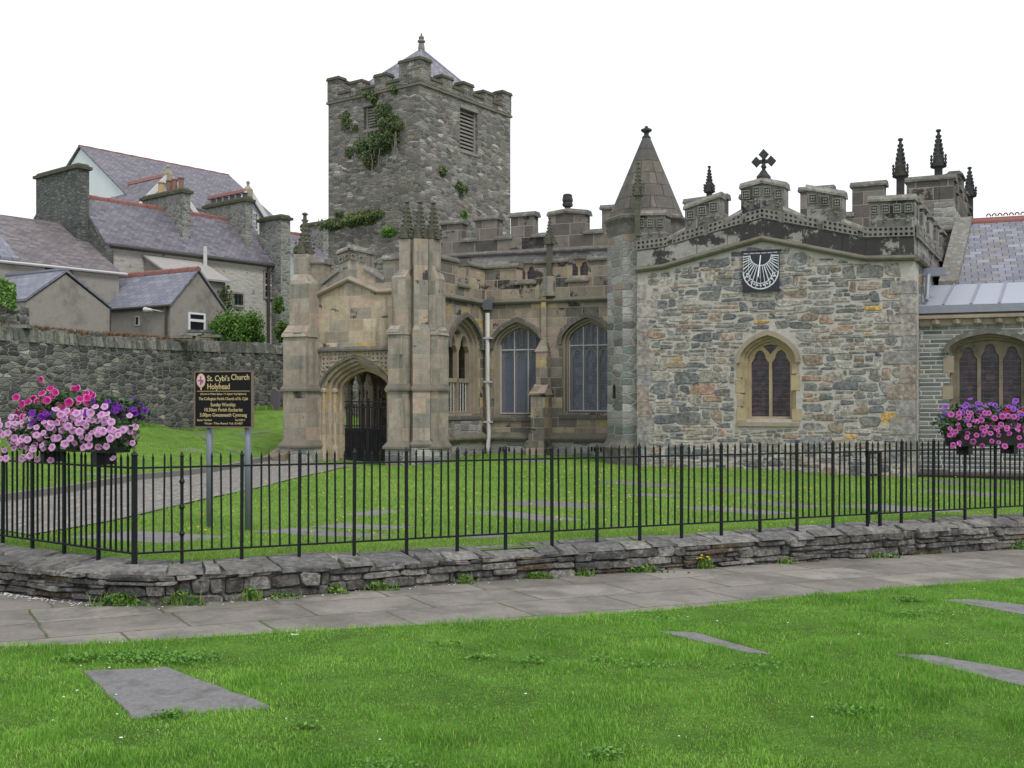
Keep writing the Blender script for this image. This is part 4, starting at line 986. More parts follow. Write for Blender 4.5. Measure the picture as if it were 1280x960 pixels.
# ---- south aisle of the nave (plane b = 3) with its two windows
bn = 3.0; PN = lambda px, py: C.onB(px, py, bn)
ap = PN(606, 500)[0]; an0 = ap - .02; pass; an1 = .6
zst = PN(680, 379)[1]
w1 = dict(a0=PN(617, 440)[0], a1=PN(679, 440)[0], zb=PN(648, 519)[1], zs=PN(648, 432)[1], zt=PN(648, 403)[1])
w2 = dict(a0=PN(703, 440)[0], a1=PN(767, 440)[0], zb=PN(735, 516)[1], zs=PN(735, 426)[1], zt=PN(735, 397)[1])
mb = CB()
mb.plate([(an0, zB), (an0, zst), (an1, zst), (an1, zB)], [arch(w1['a0'], w1['a1'], w1['zb'], w1['zs'], w1['zt'], .3), arch(w2['a0'], w2['a1'], w2['zb'], w2['zs'], w2['zt'], .3)], bn, .6)
cb(mb, 'aisle_wall', 'nave')
for w_ in (w1, w2): gothic('aisle_window', bn, w_['a0'], w_['a1'], w_['zb'], w_['zs'], w_['zt'], 3, .24, 'glassmesh' if w_ is w1 else 'glassblue', 'dressedg', 'copingd', .3, .12, zl=PN(648, 448)[1], orders=2, jamb=.11, mull=.075, guard=True)
string_course([(an0, zst), (an1, zst)], bn, out=.12, h=.13)
def merlon_tops(P, spec, b, ends=None):
    sg = []
    for x0, y0, x1, y1 in spec: sg.append((P(x0, y0), P(x1, y1)))
    for i in range(len(sg) - 1):
        xm = (sg[i][1][0] + sg[i + 1][0][0]) / 2; sg[i] = (sg[i][0], (xm, sg[i][1][1])); sg[i + 1] = ((xm, sg[i + 1][0][1]), sg[i + 1][1])
    return sg
sg = merlon_tops(PN, [(606, 331.5, 646, 329), (646, 351, 669, 350), (669, 324.5, 709, 322.5), (709, 348, 735, 346.5), (735, 321, 775, 318.5)], bn)
sg[0] = ((an0, sg[0][0][1]), sg[0][1])
outl = [(an0, zst + .08)]
for p, q in sg: outl += [(p[0], p[1] - CH_), (q[0], q[1] - CH_)]
outl.append((sg[-1][1][0], zst + .08))
parapet(outl, sg, bn, .34, 'aisle_parapet', 'nave', 'copingd', ext=.04)
# plinth
zpl = PN(680, 549)[1]
string_course([(an0, zpl - .06), (an1, zpl - .06)], bn - .06, 'plinth_moulding', 'string', h=.2, out=.16)
mb = CB(); mb.box(an0, an1, bn - .12, bn - .01, zB, zpl - .05); pl = cb(mb, 'plinth', 'turret')
mb = CB()
for px in (634, 748):
    a_, z_ = PN(px, 561)
    for j in range(4): mb.box(a_ - .16 + j * .085, a_ - .11 + j * .085, bn - .128, bn - .115, z_ - .07, z_ + .05)
cb(mb, 'air_grate', 'void', pl)
# buttress between the windows, shaft and pinnacle above
mb = CB()
x0, x1 = PN(673, 500)[0], PN(690, 500)[0]; xm = (x0 + x1) / 2
zA, zBt, zC = PN(680, 545)[1], PN(680, 494)[1], PN(680, 440)[1]
mb.box(x0 - .06, x1 + .05, bn - .62, bn - .005, zB, zpl - .02); mb.box(x0 - .03, x1 + .03, bn - .55, bn - .005, zpl - .02, zpl + .16, 0, .03)
mb.box(x0, x1, bn - .46, bn - .005, zpl + .1, zBt)
mb.hexa([(x0 - .03, bn - .52, zBt), (x1 + .03, bn - .52, zBt), (x1 + .03, bn - .005, zBt), (x0 - .03, bn - .005, zBt), (x0 - .03, bn - .52, zBt + .05), (x1 + .03, bn - .52, zBt + .05), (x1, bn - .2, zBt + .3), (x0, bn - .2, zBt + .3)])
mb.box(x0 + .03, x1 - .03, bn - .22, bn - .005, zBt + .05, zC)
mb.hexa([(x0 + .0, bn - .25, zC), (x1 - .0, bn - .25, zC), (x1 - .03, bn - .005, zC), (x0 + .03, bn - .005, zC), (xm - .07, bn - .13, zC + .3), (xm + .07, bn - .13, zC + .3), (xm + .07, bn - .005, zC + .35), (xm - .07, bn - .005, zC + .35)])
mb.box(xm - .07, xm + .07, bn - .10, bn - .005, zC + .3, PN(688, 345)[1]); cb(mb, 'buttress', 'nave')
xs_ = PN(688, 340)[0]
mb = CB(); mb.box(xs_ - .16, xs_ + .16, bn - .16, bn + .1, PN(688, 375)[1] + .1, PN(688, 346)[1], .01, .01); cb(mb, 'pinnacle_shaft', 'buttress')
pinnacle(xs_, bn - .05, PN(688, 347)[1], PN(688, 306)[1], PN(688, 272)[1], .15, 'mossy')
# the rainwater pipe in the corner
pa, pz = PN(611, 400); pp = C.k * 2.85
mb = MB(); x_ = pa + .05 + pp
mb.tube([(x_, 2.82, PN(611, 392)[1]), (x_, 2.82, 2.2), (x_ + .05, 2.80, .9), (x_ + .06, 2.72, .55), (x_ + .06, 2.72, .25)], .062, 10)
dp = mb.build('downpipe', M['pipe'], church, smooth=True)
mb = MB(); zt_ = PN(611, 378)[1]; mb.hexa([(x_ - .09, 2.76, zt_ - .22), (x_ + .09, 2.76, zt_ - .22), (x_ + .09, 2.95, zt_ - .22), (x_ - .09, 2.95, zt_ - .22), (x_ - .17, 2.66, zt_ - .06), (x_ + .15, 2.66, zt_ + .12), (x_ + .15, 2.97, zt_ + .12), (x_ - .17, 2.97, zt_ - .06)])
mb.build('rainwater_head', M['leadedge'], dp)
mb = MB()
for z in (3.5, 2.3, 1.2): mb.box(x_ - .09, x_ + .13, 2.75, 2.9, z, z + .05)
mb.build('pipe_bracket', M['pipe'], dp)
# aisle roof up to the clerestory
bc = 6.5; PC = lambda px, py: C.onB(px, py, bc)
zcs = PC(700, 316)[1]
mb = CB(); za_ = PN(655, 352)[1] - .25
mb.poly([(an0 - 3.2, bn + .3, za_), (an1, bn + .3, za_), (an1, bc, za_ + .55), (an0 - 3.2, bc, za_ + .55)]); cb(mb, 'aisle_roof', 'leadedge')

# ---- clerestory
M['clere'] = rubble('clerestory_rubble', (.7, .14), [(0, (.25, .25, .225)), (.3, (.31, .30, .27)), (.6, (.20, .205, .185)), (.85, (.34, .32, .28))], (.40, .39, .36), mw=.10, bump=.6)
aw, ae = PC(508, 300)[0], PC(1192, 250)[0]
mb = CB(); hol = []; cw = []
for px, py0, py1, pw_ in ((574, 331, 349, 16), (656, 332, 348, 22), (722, 326, 343, 24)):
    p, q = PC(px - pw_ / 2 - 3, py1 + 4), PC(px + pw_ / 2 + 3, py0 - 3); hol.append([(p[0], p[1]), (p[0], q[1]), (q[0], q[1]), (q[0], p[1])]); cw.append((p, q))
mb.plate([(aw, 3), (aw, zcs), (ae, zcs), (ae, 3)], hol, bc, .5); cb(mb, 'clerestory_wall', 'clere')
for p, q in cw:
    mb = CB(); m2 = .06; wdt = (q[0] - p[0] - 3 * m2) / 2
    hs = [cusped(p[0] + m2 + i * (wdt + m2), p[0] + m2 + i * (wdt + m2) + wdt, p[1] + .06, q[1] - .25, q[1] - .08, 12) for i in range(2)]
    mb.plate([p, (p[0], q[1]), q, (q[0], p[1])], hs, bc + .1, .1); wo = cb(mb, 'clerestory_window', 'dressed')
    mb = CB(); mb.box(p[0], q[0], bc + .17, bc + .19, p[1], q[1]); cb(mb, 'glass', 'glassdark', wo)
    mb = CB(); mb.box(p[0] - .1, q[0] + .1, bc - .08, bc + .02, q[1], q[1] + .1); cb(mb, 'hood_mould', 'copingd', wo)
string_course([(aw, zcs), (ae, zcs)], bc, mat='copingd', out=.14, h=.14)
mt = [(551, 276, 577, 274), (594, 271, 621, 268.5), (638, 266.5, 666, 264), (686, 265, 708, 260), (708, 260, 731, 262.5), (752, 256.5, 782, 255), (802, 253, 830, 251), (856, 249, 906, 242), (926, 243, 950, 241), (1000, 234, 1039, 231), (1065, 228.5, 1105, 225), (1133, 222, 1192, 217)]
spec = [(508, 300, 551, 299)]
for i, m_ in enumerate(mt):
    spec.append(m_)
    if i < len(mt) - 1 and mt[i + 1][0] - m_[2] > 3:
        yl = lambda px: 299 + (px - 551) * (268 - 299) / (990 - 551) * 1.02 if px < 760 else 285 - (px - 750) * .068
        spec.append((m_[2], (299.5 - (m_[2] - 551) * .068), mt[i + 1][0], 299.5 - (mt[i + 1][0] - 551) * .068))
sgc = merlon_tops(PC, spec, bc)
outl = [(sgc[0][0][0], zcs + .1)]
for p, q in sgc: outl += [(p[0], p[1] - CH_), (q[0], q[1] - CH_)]
outl.append((sgc[-1][1][0], zcs + .1))
parapet(outl, sgc, bc + .02, .36, 'clerestory_parapet', 'navepar', 'copingd', h=.15, ext=.06)
for px, yb, ysft, yt, wd_, mt_ in ((884, 246, 239, 206, .17, 'black'), (1172, 219, 207, 160, .235, 'black')):
    a_, z_ = PC(px, yb); pinnacle(a_, bc + .2, z_ - .15, PC(px, ysft)[1], PC(px, yt)[1], wd_, mt_)
a_, z_ = PC(707, 261)
mb = MB(); mb.lathe((0, 0, -.12), [(.12, 0), (.09, .08), (.09, .2), (.15, .22), (.17, .28), (.145, .34), (.17, .40), (.16, .46), (.145, .52), (.15, .56), (.11, .60), (.02, .61)], 6)
o = mb.build('broken_pinnacle', M['black'], church); o.location = (a_ + C.k * bc, bc + .2, z_)
# north parapet pinnacle and the east gable of the nave
bnn = 11.5; a_, z_ = C.onB(1212, 276, bnn); pinnacle(a_, bnn, z_ - .6, C.onB(1212, 246, bnn)[1], C.onB(1212, 209, bnn)[1], .23, 'black')
mb = CB(); zg0, zg1 = sgc[-1][1][1] - .75, sgc[-1][1][1] - .1
gm = (bc + bnn) / 2
mb.plate([(bc, 3), (bc, zg0), (gm, zg1), (bnn, zg0), (bnn, 3)], [], ae, -.5, 'a'); cb(mb, 'nave_gable', 'clere')
mb = CB(); s1 = (zg1 - zg0) / (gm - bc)
nst = 5; lastz = None
for i in range(nst):
    b0_ = bc + (gm - bc) * i / nst; b1_ = bc + (gm - bc) * (i + 1) / nst; zz = zg0 + s1 * ((b0_ + b1_) / 2 - bc) + (.5 if i % 2 == 0 else .12)
    mb.box(ae - .34, ae + .0, b0_ + .003, b1_ - .003, zg0 - .1, zz, 0, 0); coping(mb, (b0_, zz), (b1_, zz), ae, ae - .34, .14, ax='a')
    b0_, b1_ = 2 * gm - b1_, 2 * gm - b0_
    mb.box(ae - .34, ae + .0, b0_ + .003, b1_ - .003, zg0 - .1, zz, 0, 0); coping(mb, (b0_, zz), (b1_, zz), ae, ae - .34, .14, ax='a')
cb(mb, 'nave_gable_parapet', 'navepar')
mb = CB(); mb.poly([(aw, bc + .3, zcs), (ae, bc + .3, zcs), (ae, gm, zcs + .9), (aw, gm, zcs + .9)]); mb.poly([(aw, bnn, zcs), (ae, bnn, zcs), (ae, gm, zcs + .9), (aw, gm, zcs + .9)])
cb(mb, 'nave_roof', 'leadedge')
mb = CB(); mb.box(aw, ae, bnn - .4, bnn, 0, zcs); mb.box(aw, aw + .4, bc + .5, bnn - .4, 0, zcs); cb(mb, 'clerestory_wall', 'clere')

# ---- porch: front in the plane b = 0.7, side wall at a = ap
bp = -.1; PP_ = lambda px, py: C.onB(px, py, bp)
al_ = PP_(372, 500)[0]
GL = [(al_, PP_(382, 371)[1]), PP_(398, 371), PP_(437.5, 351.5), PP_(474, 367.5), (ap, PP_(488, 367)[1])]
da0, da1 = PP_(402, 520)[0], PP_(487, 520)[0]; dzs, dzt = PP_(444, 486)[1], PP_(444, 447)[1]
mb = CB(); door_o = arch(da0, da1, zB, dzs, dzt, .3)
mb.plate([(al_, zB)] + GL + [(ap, zB)], [door_o], bp, .62); cb(mb, 'porch_wall', 'porchw')
mb = CB(); aa0, aa1, zt2 = da0, da1, dzt
for k in range(4):
    s_ = .075; inn = arch(aa0 + s_, aa1 - s_, .1, dzs, zt2 - s_ * 1.1, .3); out = arch(aa0, aa1, .1, dzs, zt2, .3)
    mb.ring(inn, out, bp + .06 + .13 * k, bp + .06 + .13 * k + .14); aa0 += s_; aa1 -= s_; zt2 -= s_ * 1.1
for k in range(2):
    for x in (da0 + .04 + k * .16, da1 - .04 - k * .16):
        mb.lathe((x, bp + .03 + k * .26, 0), [(.05, .2), (.05, dzs - .12), (.085, dzs - .08), (.085, dzs - .02), (.06, dzs + .02)], 8); mb.lathe((x, bp + .03 + k * .26, 0), [(.09, .1), (.09, .55), (.05, .65)], 8)
da = cb(mb, 'door_arch', 'porchw')
mb = CB(); lab = PP_(440, 439)[1]
x0, x1 = PP_(393, 440)[0], PP_(489, 440)[0]
coping(mb, (x0, lab), (x1, lab), bp, bp + .1, .14, .12); mb.ring(arch(da0, da1, dzs, dzs, dzt, .3), arch(da0 - .07, da1 + .07, dzs, dzs, dzt + .08, .3), bp - .05, bp)
cb(mb, 'label_mould', 'copingd', da)
mb = CB()                                                   # carved spandrels
for i in range(7):
    for j in range(5):
        for sx in (0, 1):
            x = da0 + .02 + i * .12 if sx == 0 else da1 - .14 - i * .12; z = lab - .14 - j * .12
            if z > arch_z(x + (.12 if sx == 0 else 0), da0, da1, dzs, dzt, .3) + .09: carved_cell(mb, lambda a: 0, x, .118, z, .118, bp - .035, .03, 8, .33)
M['spandrel'] = plain('pale_carved_stone', (.36, .31, .25), .9, var=.3, nscale=8, bump=.4, bd=.02, stain=(.1, .09, .075), sscale=5, samt=.6)
cb(mb, 'carved_spandrel', 'spandrel', da, split=True)
string_course(GL, bp, out=.12, h=.12, mat='dressedg')
inner = [(p[0], p[1] - .16) for p in GL]
sgp = [((al_, PP_(385, 324)[1]), PP_(406, 324)), (PP_(402, 351), PP_(423, 334)), (PP_(423, 313), PP_(438, 306)), (PP_(438, 306), PP_(458, 311)), (PP_(458, 332), PP_(479, 346)), (PP_(479, 320), (ap, PP_(496, 318)[1]))]
for i in range(len(sgp) - 1):
    xm = (sgp[i][1][0] + sgp[i + 1][0][0]) / 2; sgp[i] = (sgp[i][0], (xm, sgp[i][1][1])); sgp[i + 1] = ((xm, sgp[i + 1][0][1]), sgp[i + 1][1])
outl = [(al_, GL[0][1] + .06)]
for p, q in sgp: outl += [(p[0], p[1] - CH_), (q[0], q[1] - CH_)]
outl += [(ap, GL[-1][1] + .06)] + [(p[0], p[1] + .06) for p in reversed(GL[1:-1])]
parapet(outl, sgp, bp, .34, 'porch_parapet', 'buttress', 'coping', ext=.04)
mb = CB()
for p, q, k in ((sgp[2][0], sgp[2][1], 2), (sgp[3][0], sgp[3][1], 2)):
    sl_ = (q[1] - p[1]) / (q[0] - p[0])
    for j in range(k): carved_cell(mb, lambda a, p=p, sl_=sl_: p[1] + (a - p[0]) * sl_, p[0] + .03 + j * (q[0] - p[0]) / k, (q[0] - p[0]) / k - .05, -.36, .15, bp - .04, .03, 8, .34)
cb(mb, 'carved_panel', 'carved', split=True)
# right side wall of the porch with its window of open lights
PS = lambda px, py: C.onA(px, py, ap)
zst2 = zst - .02
sb0, sb1 = PS(561, 450)[0], PS(600, 450)[0]; print('side window', sb0, sb1, ap, PP_(531, 500))
szb, szs, szt = PS(580, 517)[1], PS(580, 432)[1], PS(580, 396)[1]
mb = CB(); so = arch(sb0, sb1, szb, szs, szt, .3)
mb.plate([(bp + .62, zB), (bp + .62, zst2), (bn, zst2), (bn, zB)], [so], ap, -.55, 'a'); cb(mb, 'porch_wall', 'nave')
gothic('porch_window', ap, sb0, sb1, szb, szs, szt, 2, .2, 'glassdark', 'dressedg', 'copingd', .3, .1, zl=szs - .15, orders=2, jamb=.15, ax='a', sgn=-1, glazed=False, bars=True, mull=.08)
mb = CB(); zt_ = (szs - .15 + szb) / 2 + .05
mb.box(ap - .32, ap - .2, sb0 + .2, sb1 - .2, zt_ - .05, zt_ + .06); cb(mb, 'transom', 'dressedg')
string_course([(bp, zst2), (bn - .12, zst2)], ap, out=-.12, h=.13, ax='a')
zpm = PN(606, 331.5)[1]; zpe = zpm - .62
tops = [((bp + .34, zpm), (bp + 1.65, zpm)), ((bp + 1.65, zpe), (bp + 2.2, zpe)), ((bp + 2.2, zpm), (bn + .34, zpm))]
outl = [(bp + .34, zst2 + .08)]
for p, q in tops: outl += [(p[0], p[1] - CH_), (q[0], q[1] - CH_)]
outl.append((bn + .34, zst2 + .08))
mb = CB(); mb.plate(outl, [], ap + .003, -.34, 'a'); pw = cb(mb, 'porch_parapet', 'nave')
mc = CB()
for p, q in tops: coping(mc, (p[0] - .03, p[1] - CH_), (q[0] + .03, q[1] - CH_), ap + .003, ap - .337, .14, ax='a')
cb(mc, 'coping', 'copingd', pw, split=True)
string_course([(bp, zpl - .06), (bn - .2, zpl - .06)], ap + .06, 'plinth_moulding', 'string', h=.2, out=-.16, ax='a')
mb = CB(); mb.box(ap + .003, ap + .12, bp + .62, bn - .13, zB, zpl - .05); mb.box(ap + .003, ap + .09, bp + 1.3, bn - .35, zpl + .1, szb - .2, .0, .0); cb(mb, 'plinth', 'turret')
# left (west) wall with its window, back wall, ceiling and floor: seen through the arch
lb0, lb1 = 1.15, 2.85; lzb, lzs, lzt = .95, 2.35, 3.0
mb = CB(); lo = arch(lb0, lb1, lzb, lzs, lzt, .3); mb.plate([(bp + .62, zB), (bp + .62, zst2), (bn + .6, zst2), (bn + .6, zB)], [lo], al_, .5, 'a'); cb(mb, 'porch_wall', 'nave')
gothic('porch_window', al_, lb0, lb1, lzb, lzs, lzt, 3, .25, 'glassdark', 'dressedg', 'copingd', .3, 0, zl=lzs - .1, ax='a', sgn=1, glazed=False, mull=.05, jamb=.05)
mb = CB(); mb.box(al_ + .5, ap - .55, bn, bn + .4, zB, zst2); cb(mb, 'porch_wall', 'nave')
mb = CB(); mb.box(al_ + .3, ap - .3, bp + .3, bn + .4, zst2 - .2, zst2 - .05); mb.box(al_ + .5, ap - .55, bp + .0, bn, zB, .17); cb(mb, 'porch_ceiling', 'timber')
mb = CB(); mb.box(al_ + .5, al_ + .9, bp + .65, bn, .16, .62); mb.box(ap - .95, ap - .55, bp + .65, bn, .16, .62); cb(mb, 'stone_bench', 'nave')
# iron gates
mb = CB(); gb = bp + .56; g0, g1 = da0 + .28, da1 - .28; n = 19; gzt = PP_(440, 498)[1]
for i in range(n + 1):
    x = g0 + (g1 - g0) * i / n; mb.box(x - .011, x + .011, gb, gb + .022, .2, gzt - .15 + (.28 if i % 3 == 0 else 0))
    if i % 3 == 0: mb.lathe((x, gb + .011, gzt + .12), [(.005, -.03), (.035, .02), (.005, .11)], 4)
    if i < n: mb.box(x + (g1 - g0) / n / 2 - .008, x + (g1 - g0) / n / 2 + .008, gb, gb + .016, .2, 1.05)
for z in (.25, 1.05, 1.12, gzt - .25, gzt - .1): mb.box(g0, g1, gb - .004, gb + .026, z, z + .035)
mb.box((g0 + g1) / 2 - .025, (g0 + g1) / 2 + .025, gb - .005, gb + .03, .2, gzt)
for i in range(9):
    x = g0 + (g1 - g0) * (i + .5) / 9; mb.tube([(x + .05 * math.cos(t), gb + .01, gzt - .18 + .05 * math.sin(t)) for t in np.linspace(0, 2 * math.pi, 9)], .008, 4)
cb(mb, 'porch_gate', 'irond')
# buttresses
def stage_box(mb, x0, x1, y0, y1, z0, z1, wea=0.0, front=True):
    mb.box(x0, x1, y0, y1, z0, z1)
zw1 = PP_(380, 417)[1]; zw2 = PP_(375, 350)[1]; zbd = PP_(375, 487)[1]; zpt = PP_(375, 553)[1]
def band(mb, x0, x1, y0, y1, z, h=.12, o=.06):
    mb.hexa([(x0 - o, y0 - o, z), (x1 + o, y0 - o, z), (x1 + o, y1, z), (x0 - o, y1, z), (x0 - .005, y0 - .005, z + h), (x1 + .005, y0 - .005, z + h), (x1 + .005, y1, z + h), (x0 - .005, y1, z + h)])
    mb.box(x0 - o, x1 + o, y0 - o, y1, z - .05, z - .001)
mbs, mbb = CB(), CB()
# left buttress facing the viewer
x0, x1 = C.onB(354, 520, bp - .6)[0], C.onB(382, 520, bp - .6)[0]
mbs.box(x0, x1, bp - .6, bp + .3, zpt, zw1); mbs.box(x0 + .05, x1 - .03, bp - .42, bp + .3, zw1 - .02, zw2 - .15)
mbs.hexa([(x0 - .03, bp - .64, zw1 - .12), (x1 + .03, bp - .64, zw1 - .12), (x1 + .03, bp - .1, zw1 - .12), (x0 - .03, bp - .1, zw1 - .12), (x0 - .03, bp - .62, zw1 - .05), (x1 + .03, bp - .62, zw1 - .05), (x1, bp - .40, zw1 + .2), (x0, bp - .40, zw1 + .2)])
sx0, sx1 = C.onB(364, 400, bp - .3)[0], C.onB(380, 400, bp - .3)[0]
mbs.hexa([(x0 + .05, bp - .42, zw2 - .15), (x1 - .03, bp - .42, zw2 - .15), (x1 - .03, bp + .3, zw2 - .15), (x0 + .05, bp + .3, zw2 - .15), (sx0, bp - .22, zw2 + .12), (sx1, bp - .22, zw2 + .12), (sx1, bp + .2, zw2 + .12), (sx0, bp + .2, zw2 + .12)])
zsh = C.onB(372, 319, bp)[1]; mbs.box(sx0, sx1, bp - .2, bp + .18, zw2 - .1, zsh)
band(mbb, x0, x1, bp - .6, bp, zbd); band(mbb, x0, x1, bp - .6, bp, zpt - .06, .14, .1)
mbg = CB(); mbg.box(x0 - .05, x1 + .05, bp - .66, bp - .005, zB, zpt - .10)
pinnacle((sx0 + sx1) / 2, bp, zsh - .02, zsh + .02, C.onB(372, 267, bp)[1], .22, 'mossy')
# right clasping buttress: one arm to the front, one to the side, a shaft between
yf = bp - .55
x0, x1 = C.onB(485, 520, yf)[0], C.onB(503, 520, yf)[0]
cx = ap - .03
def arm(x0, x1, y0, y1, wx, wy):
    mbs.box(x0, x1, y0, y1, zpt, zw1)
    mbs.hexa([(x0 - .03 * (wy != 0), y0 - .03, zw1 - .12), (x1 + .03, y0 - .03, zw1 - .12), (x1 + .03, y1, zw1 - .12), (x0, y1, zw1 - .12), (x0, y0 - .03, zw1 - .05), (x1 + .03, y0 - .03, zw1 - .05), (x1 - wx, y1, zw1 + .2), (x0, y1, zw1 + .2)] if wx else
             [(x0 - .03, y0 - .04, zw1 - .12), (x1 + .02, y0 - .04, zw1 - .12), (x1 + .02, y1, zw1 - .12), (x0 - .03, y1, zw1 - .12), (x0 - .03, y0 - .03, zw1 - .05), (x1 + .02, y0 - .03, zw1 - .05), (x1, y0 + wy, zw1 + .2), (x0, y0 + wy, zw1 + .2)])
    x1b = x1 - wx * .6; y0b = y0 + wy * .6
    mbs.box(x0 + .02, x1b, y0b, y1, zw1 - .02, zw2 - .1)
    return x0 + .02, x1b, y0b, y1
zsh2 = C.onB(515, 300, bp)[1]
A1 = arm(x0, x1, yf, bp + .2, 0, .22)
mbs.hexa([(A1[0], A1[2], zw2 - .1), (A1[1], A1[2], zw2 - .1), (A1[1], bp + .2, zw2 - .1), (A1[0], bp + .2, zw2 - .1), (A1[0] + .08, A1[2] + .18, zw2 + .1), (A1[1], A1[2] + .18, zw2 + .1), (A1[1], bp + .2, zw2 + .1), (A1[0] + .08, bp + .2, zw2 + .1)])
mbs.box(A1[0] + .08, A1[1], A1[2] + .2, bp + .1, zw2 - .05, zsh2)
y0_, y1_ = bp + .02, bp + .5; wa_ = .40
A2 = arm(cx, cx + wa_, y0_, y1_, .14, 0)
mbs.hexa([(A2[0], y0_, zw2 - .1), (A2[1], y0_, zw2 - .1), (A2[1], y1_, zw2 - .1), (A2[0], y1_, zw2 - .1), (A2[0], y0_, zw2 + .1), (A2[1] - .06, y0_, zw2 + .1), (A2[1] - .06, y1_ - .06, zw2 + .1), (A2[0], y1_ - .06, zw2 + .1)])
mbs.box(A2[0] - .02, A2[1] - .08, y0_ + .02, y1_ - .08, zw2 - .05, zsh2)
mbs.lathe(((x1 + cx) / 2 + .02, bp - .02, 0), [(.30, zpt), (.30, zw1), (.24, zw1 + .1), (.24, zsh2)], 4, 0)
mbs.box(x1 - .02, cx + .02, bp - .08, bp - .003, zpt, zsh2 - .6)
for (b0, b1, b2, b3) in ((x0, x1, yf, bp - .003), (cx, cx + wa_, y0_, y1_)):
    band(mbb, b0, b1, b2, b3, zbd); band(mbb, b0, b1, b2, b3, zpt - .06, .14, .1); mbg.box(b0 - .05, b1 + .05, b2 - .05, b3, zB, zpt - .10)
mbb.lathe(((x1 + cx) / 2 + .02, bp - .02, 0), [(.36, zbd - .05), (.36, zbd), (.3, zbd + .12)], 4, 0); mbb.lathe(((x1 + cx) / 2 + .02, bp - .02, 0), [(.38, zpt - .06), (.40, zpt - .0), (.3, zpt + .1)], 4, 0); mbg.lathe(((x1 + cx) / 2 + .02, bp - .02, 0), [(.36, zB), (.36, zpt - .08)], 4, 0)
M['bandst'] = plain('weathered_band_stone', (.17, .15, .12), .92, var=.35, nscale=10, bump=.4, bd=.015, stain=(.07, .065, .055), sscale=2.5, samt=.7); cb(mbs, 'porch_buttress', 'buttress'); cb(mbb, 'buttress_moulding', 'bandst', split=True); cb(mbg, 'buttress_base', 'turret', split=True)
zpn = C.onB(515, 252, bp)[1]
for x, y in (((A1[0] + .08 + A1[1]) / 2, A1[2] + .32), ((x1 + cx) / 2 + .02, bp + .02), ((A2[0] + A2[1] - .08) / 2, y0_ + .22)): pinnacle(x, y, zsh2 - .03, zsh2 + .02, zpn, .2, 'mossy')
# wall left of porch hidden by buttress; small notice
mb = CB(); a_, z_ = PP_(397, 555); mb.box(a_ - .07, a_ + .07, bp - .02, bp - .004, z_ - .1, z_ + .1); cb(mb, 'stone_patch', 'render_white')

# ---- chapel on the right (plane b = 0.8)
bh = .8; PH = lambda px, py: C.onB(px, py, bh); ah0, ah1 = L + .003, L + 9
zev = PH(1210, 391)[1]; cw0, cw1 = PH(1187, 460)[0], PH(1287, 460)[0]; czb = PH(1236, 528)[1]; czs = PH(1236, 436)[1]; czt = PH(1236, 417)[1]
mb = CB(); mb.plate([(ah0, zB), (ah0, zev), (ah1, zev), (ah1, zB)], [arch(cw0, cw1, czb, czs, czt, .2)], bh, .5); cb(mb, 'chapel_wall', 'chapel')
gothic('chapel_window', bh, cw0, cw1, czb, czs, czt, 3, .24, 'glassdark', 'dressedd', 'copingd', .2, .11, zl=PH(1236, 440)[1], orders=2, jamb=.10, mull=.075)
mb = CB()
for px, y0, y1 in ((1178, 482, 499), (1179, 445, 466), (1180, 515, 530)):
    p, q = PH(px, y1), PH(px + 13, y0); mb.box(p[0], q[0], bh - .012, bh + .1, p[1], q[1])
cb(mb, 'jamb_stone', 'dressedg', split=True)
zc0, zc1 = PH(1210, 406)[1], zev
mb = CB(); mb.box(ah0, ah1, bh - .06, bh - .003, zc0, zc1 - .12); coping(mb, (ah0, zc1 - .12), (ah1, zc1 - .12), bh - .06, bh + .3, .14, .1)
for i in range(22): x = ah0 + .35 + i * .42; mb.lathe((x, bh - .06, (zc0 + zc1 - .12) / 2), [(.004, -.1), (.09, -.04), (.1, .04), (.004, .1)], 6) 
cb(mb, 'carved_cornice', 'dressedg')
bt = 3.0; ztop = C.onB(1240, 354, bt)[1]
mb = CB(); zed = zev + .17
mb.box(ah0, ah1, bh - .16, bh - .1, zev, zed); cb(mb, 'lead_gutter', 'leadedge')
mb = CB(); mb.hexa([(ah0, bh - .13, zed - .04), (ah1, bh - .13, zed - .04), (ah1, bt, ztop - .06), (ah0, bt, ztop - .06), (ah0, bh - .13, zed), (ah1, bh - .13, zed), (ah1, bt, ztop), (ah0, bt, ztop)])
lr = cb(mb, 'lead_roof', 'leadroof')
mb = CB()
for i in range(18):
    x = PH(1180, 383)[0] + i * .56
    mb.bar((x, bh - .14, zed + .01), (x, bt, ztop + .012), .045, .04)
cb(mb, 'lead_roll', 'leadedge', lr)
mb = CB(); mb.tube([(ah0 + .14, bh + .5, zed + .75), (ah0 + .14, bh + .3, zed + .7), (ah0 + .14, bh + .1, zed + .2), (ah0 + .14, bh - .05, zed + .12)], .05, 8); mb.box(ah0, ah0 + .5, bh + .45, bh + .62, zed + .72, zed + .9); cb(mb, 'downpipe', 'leadedge')
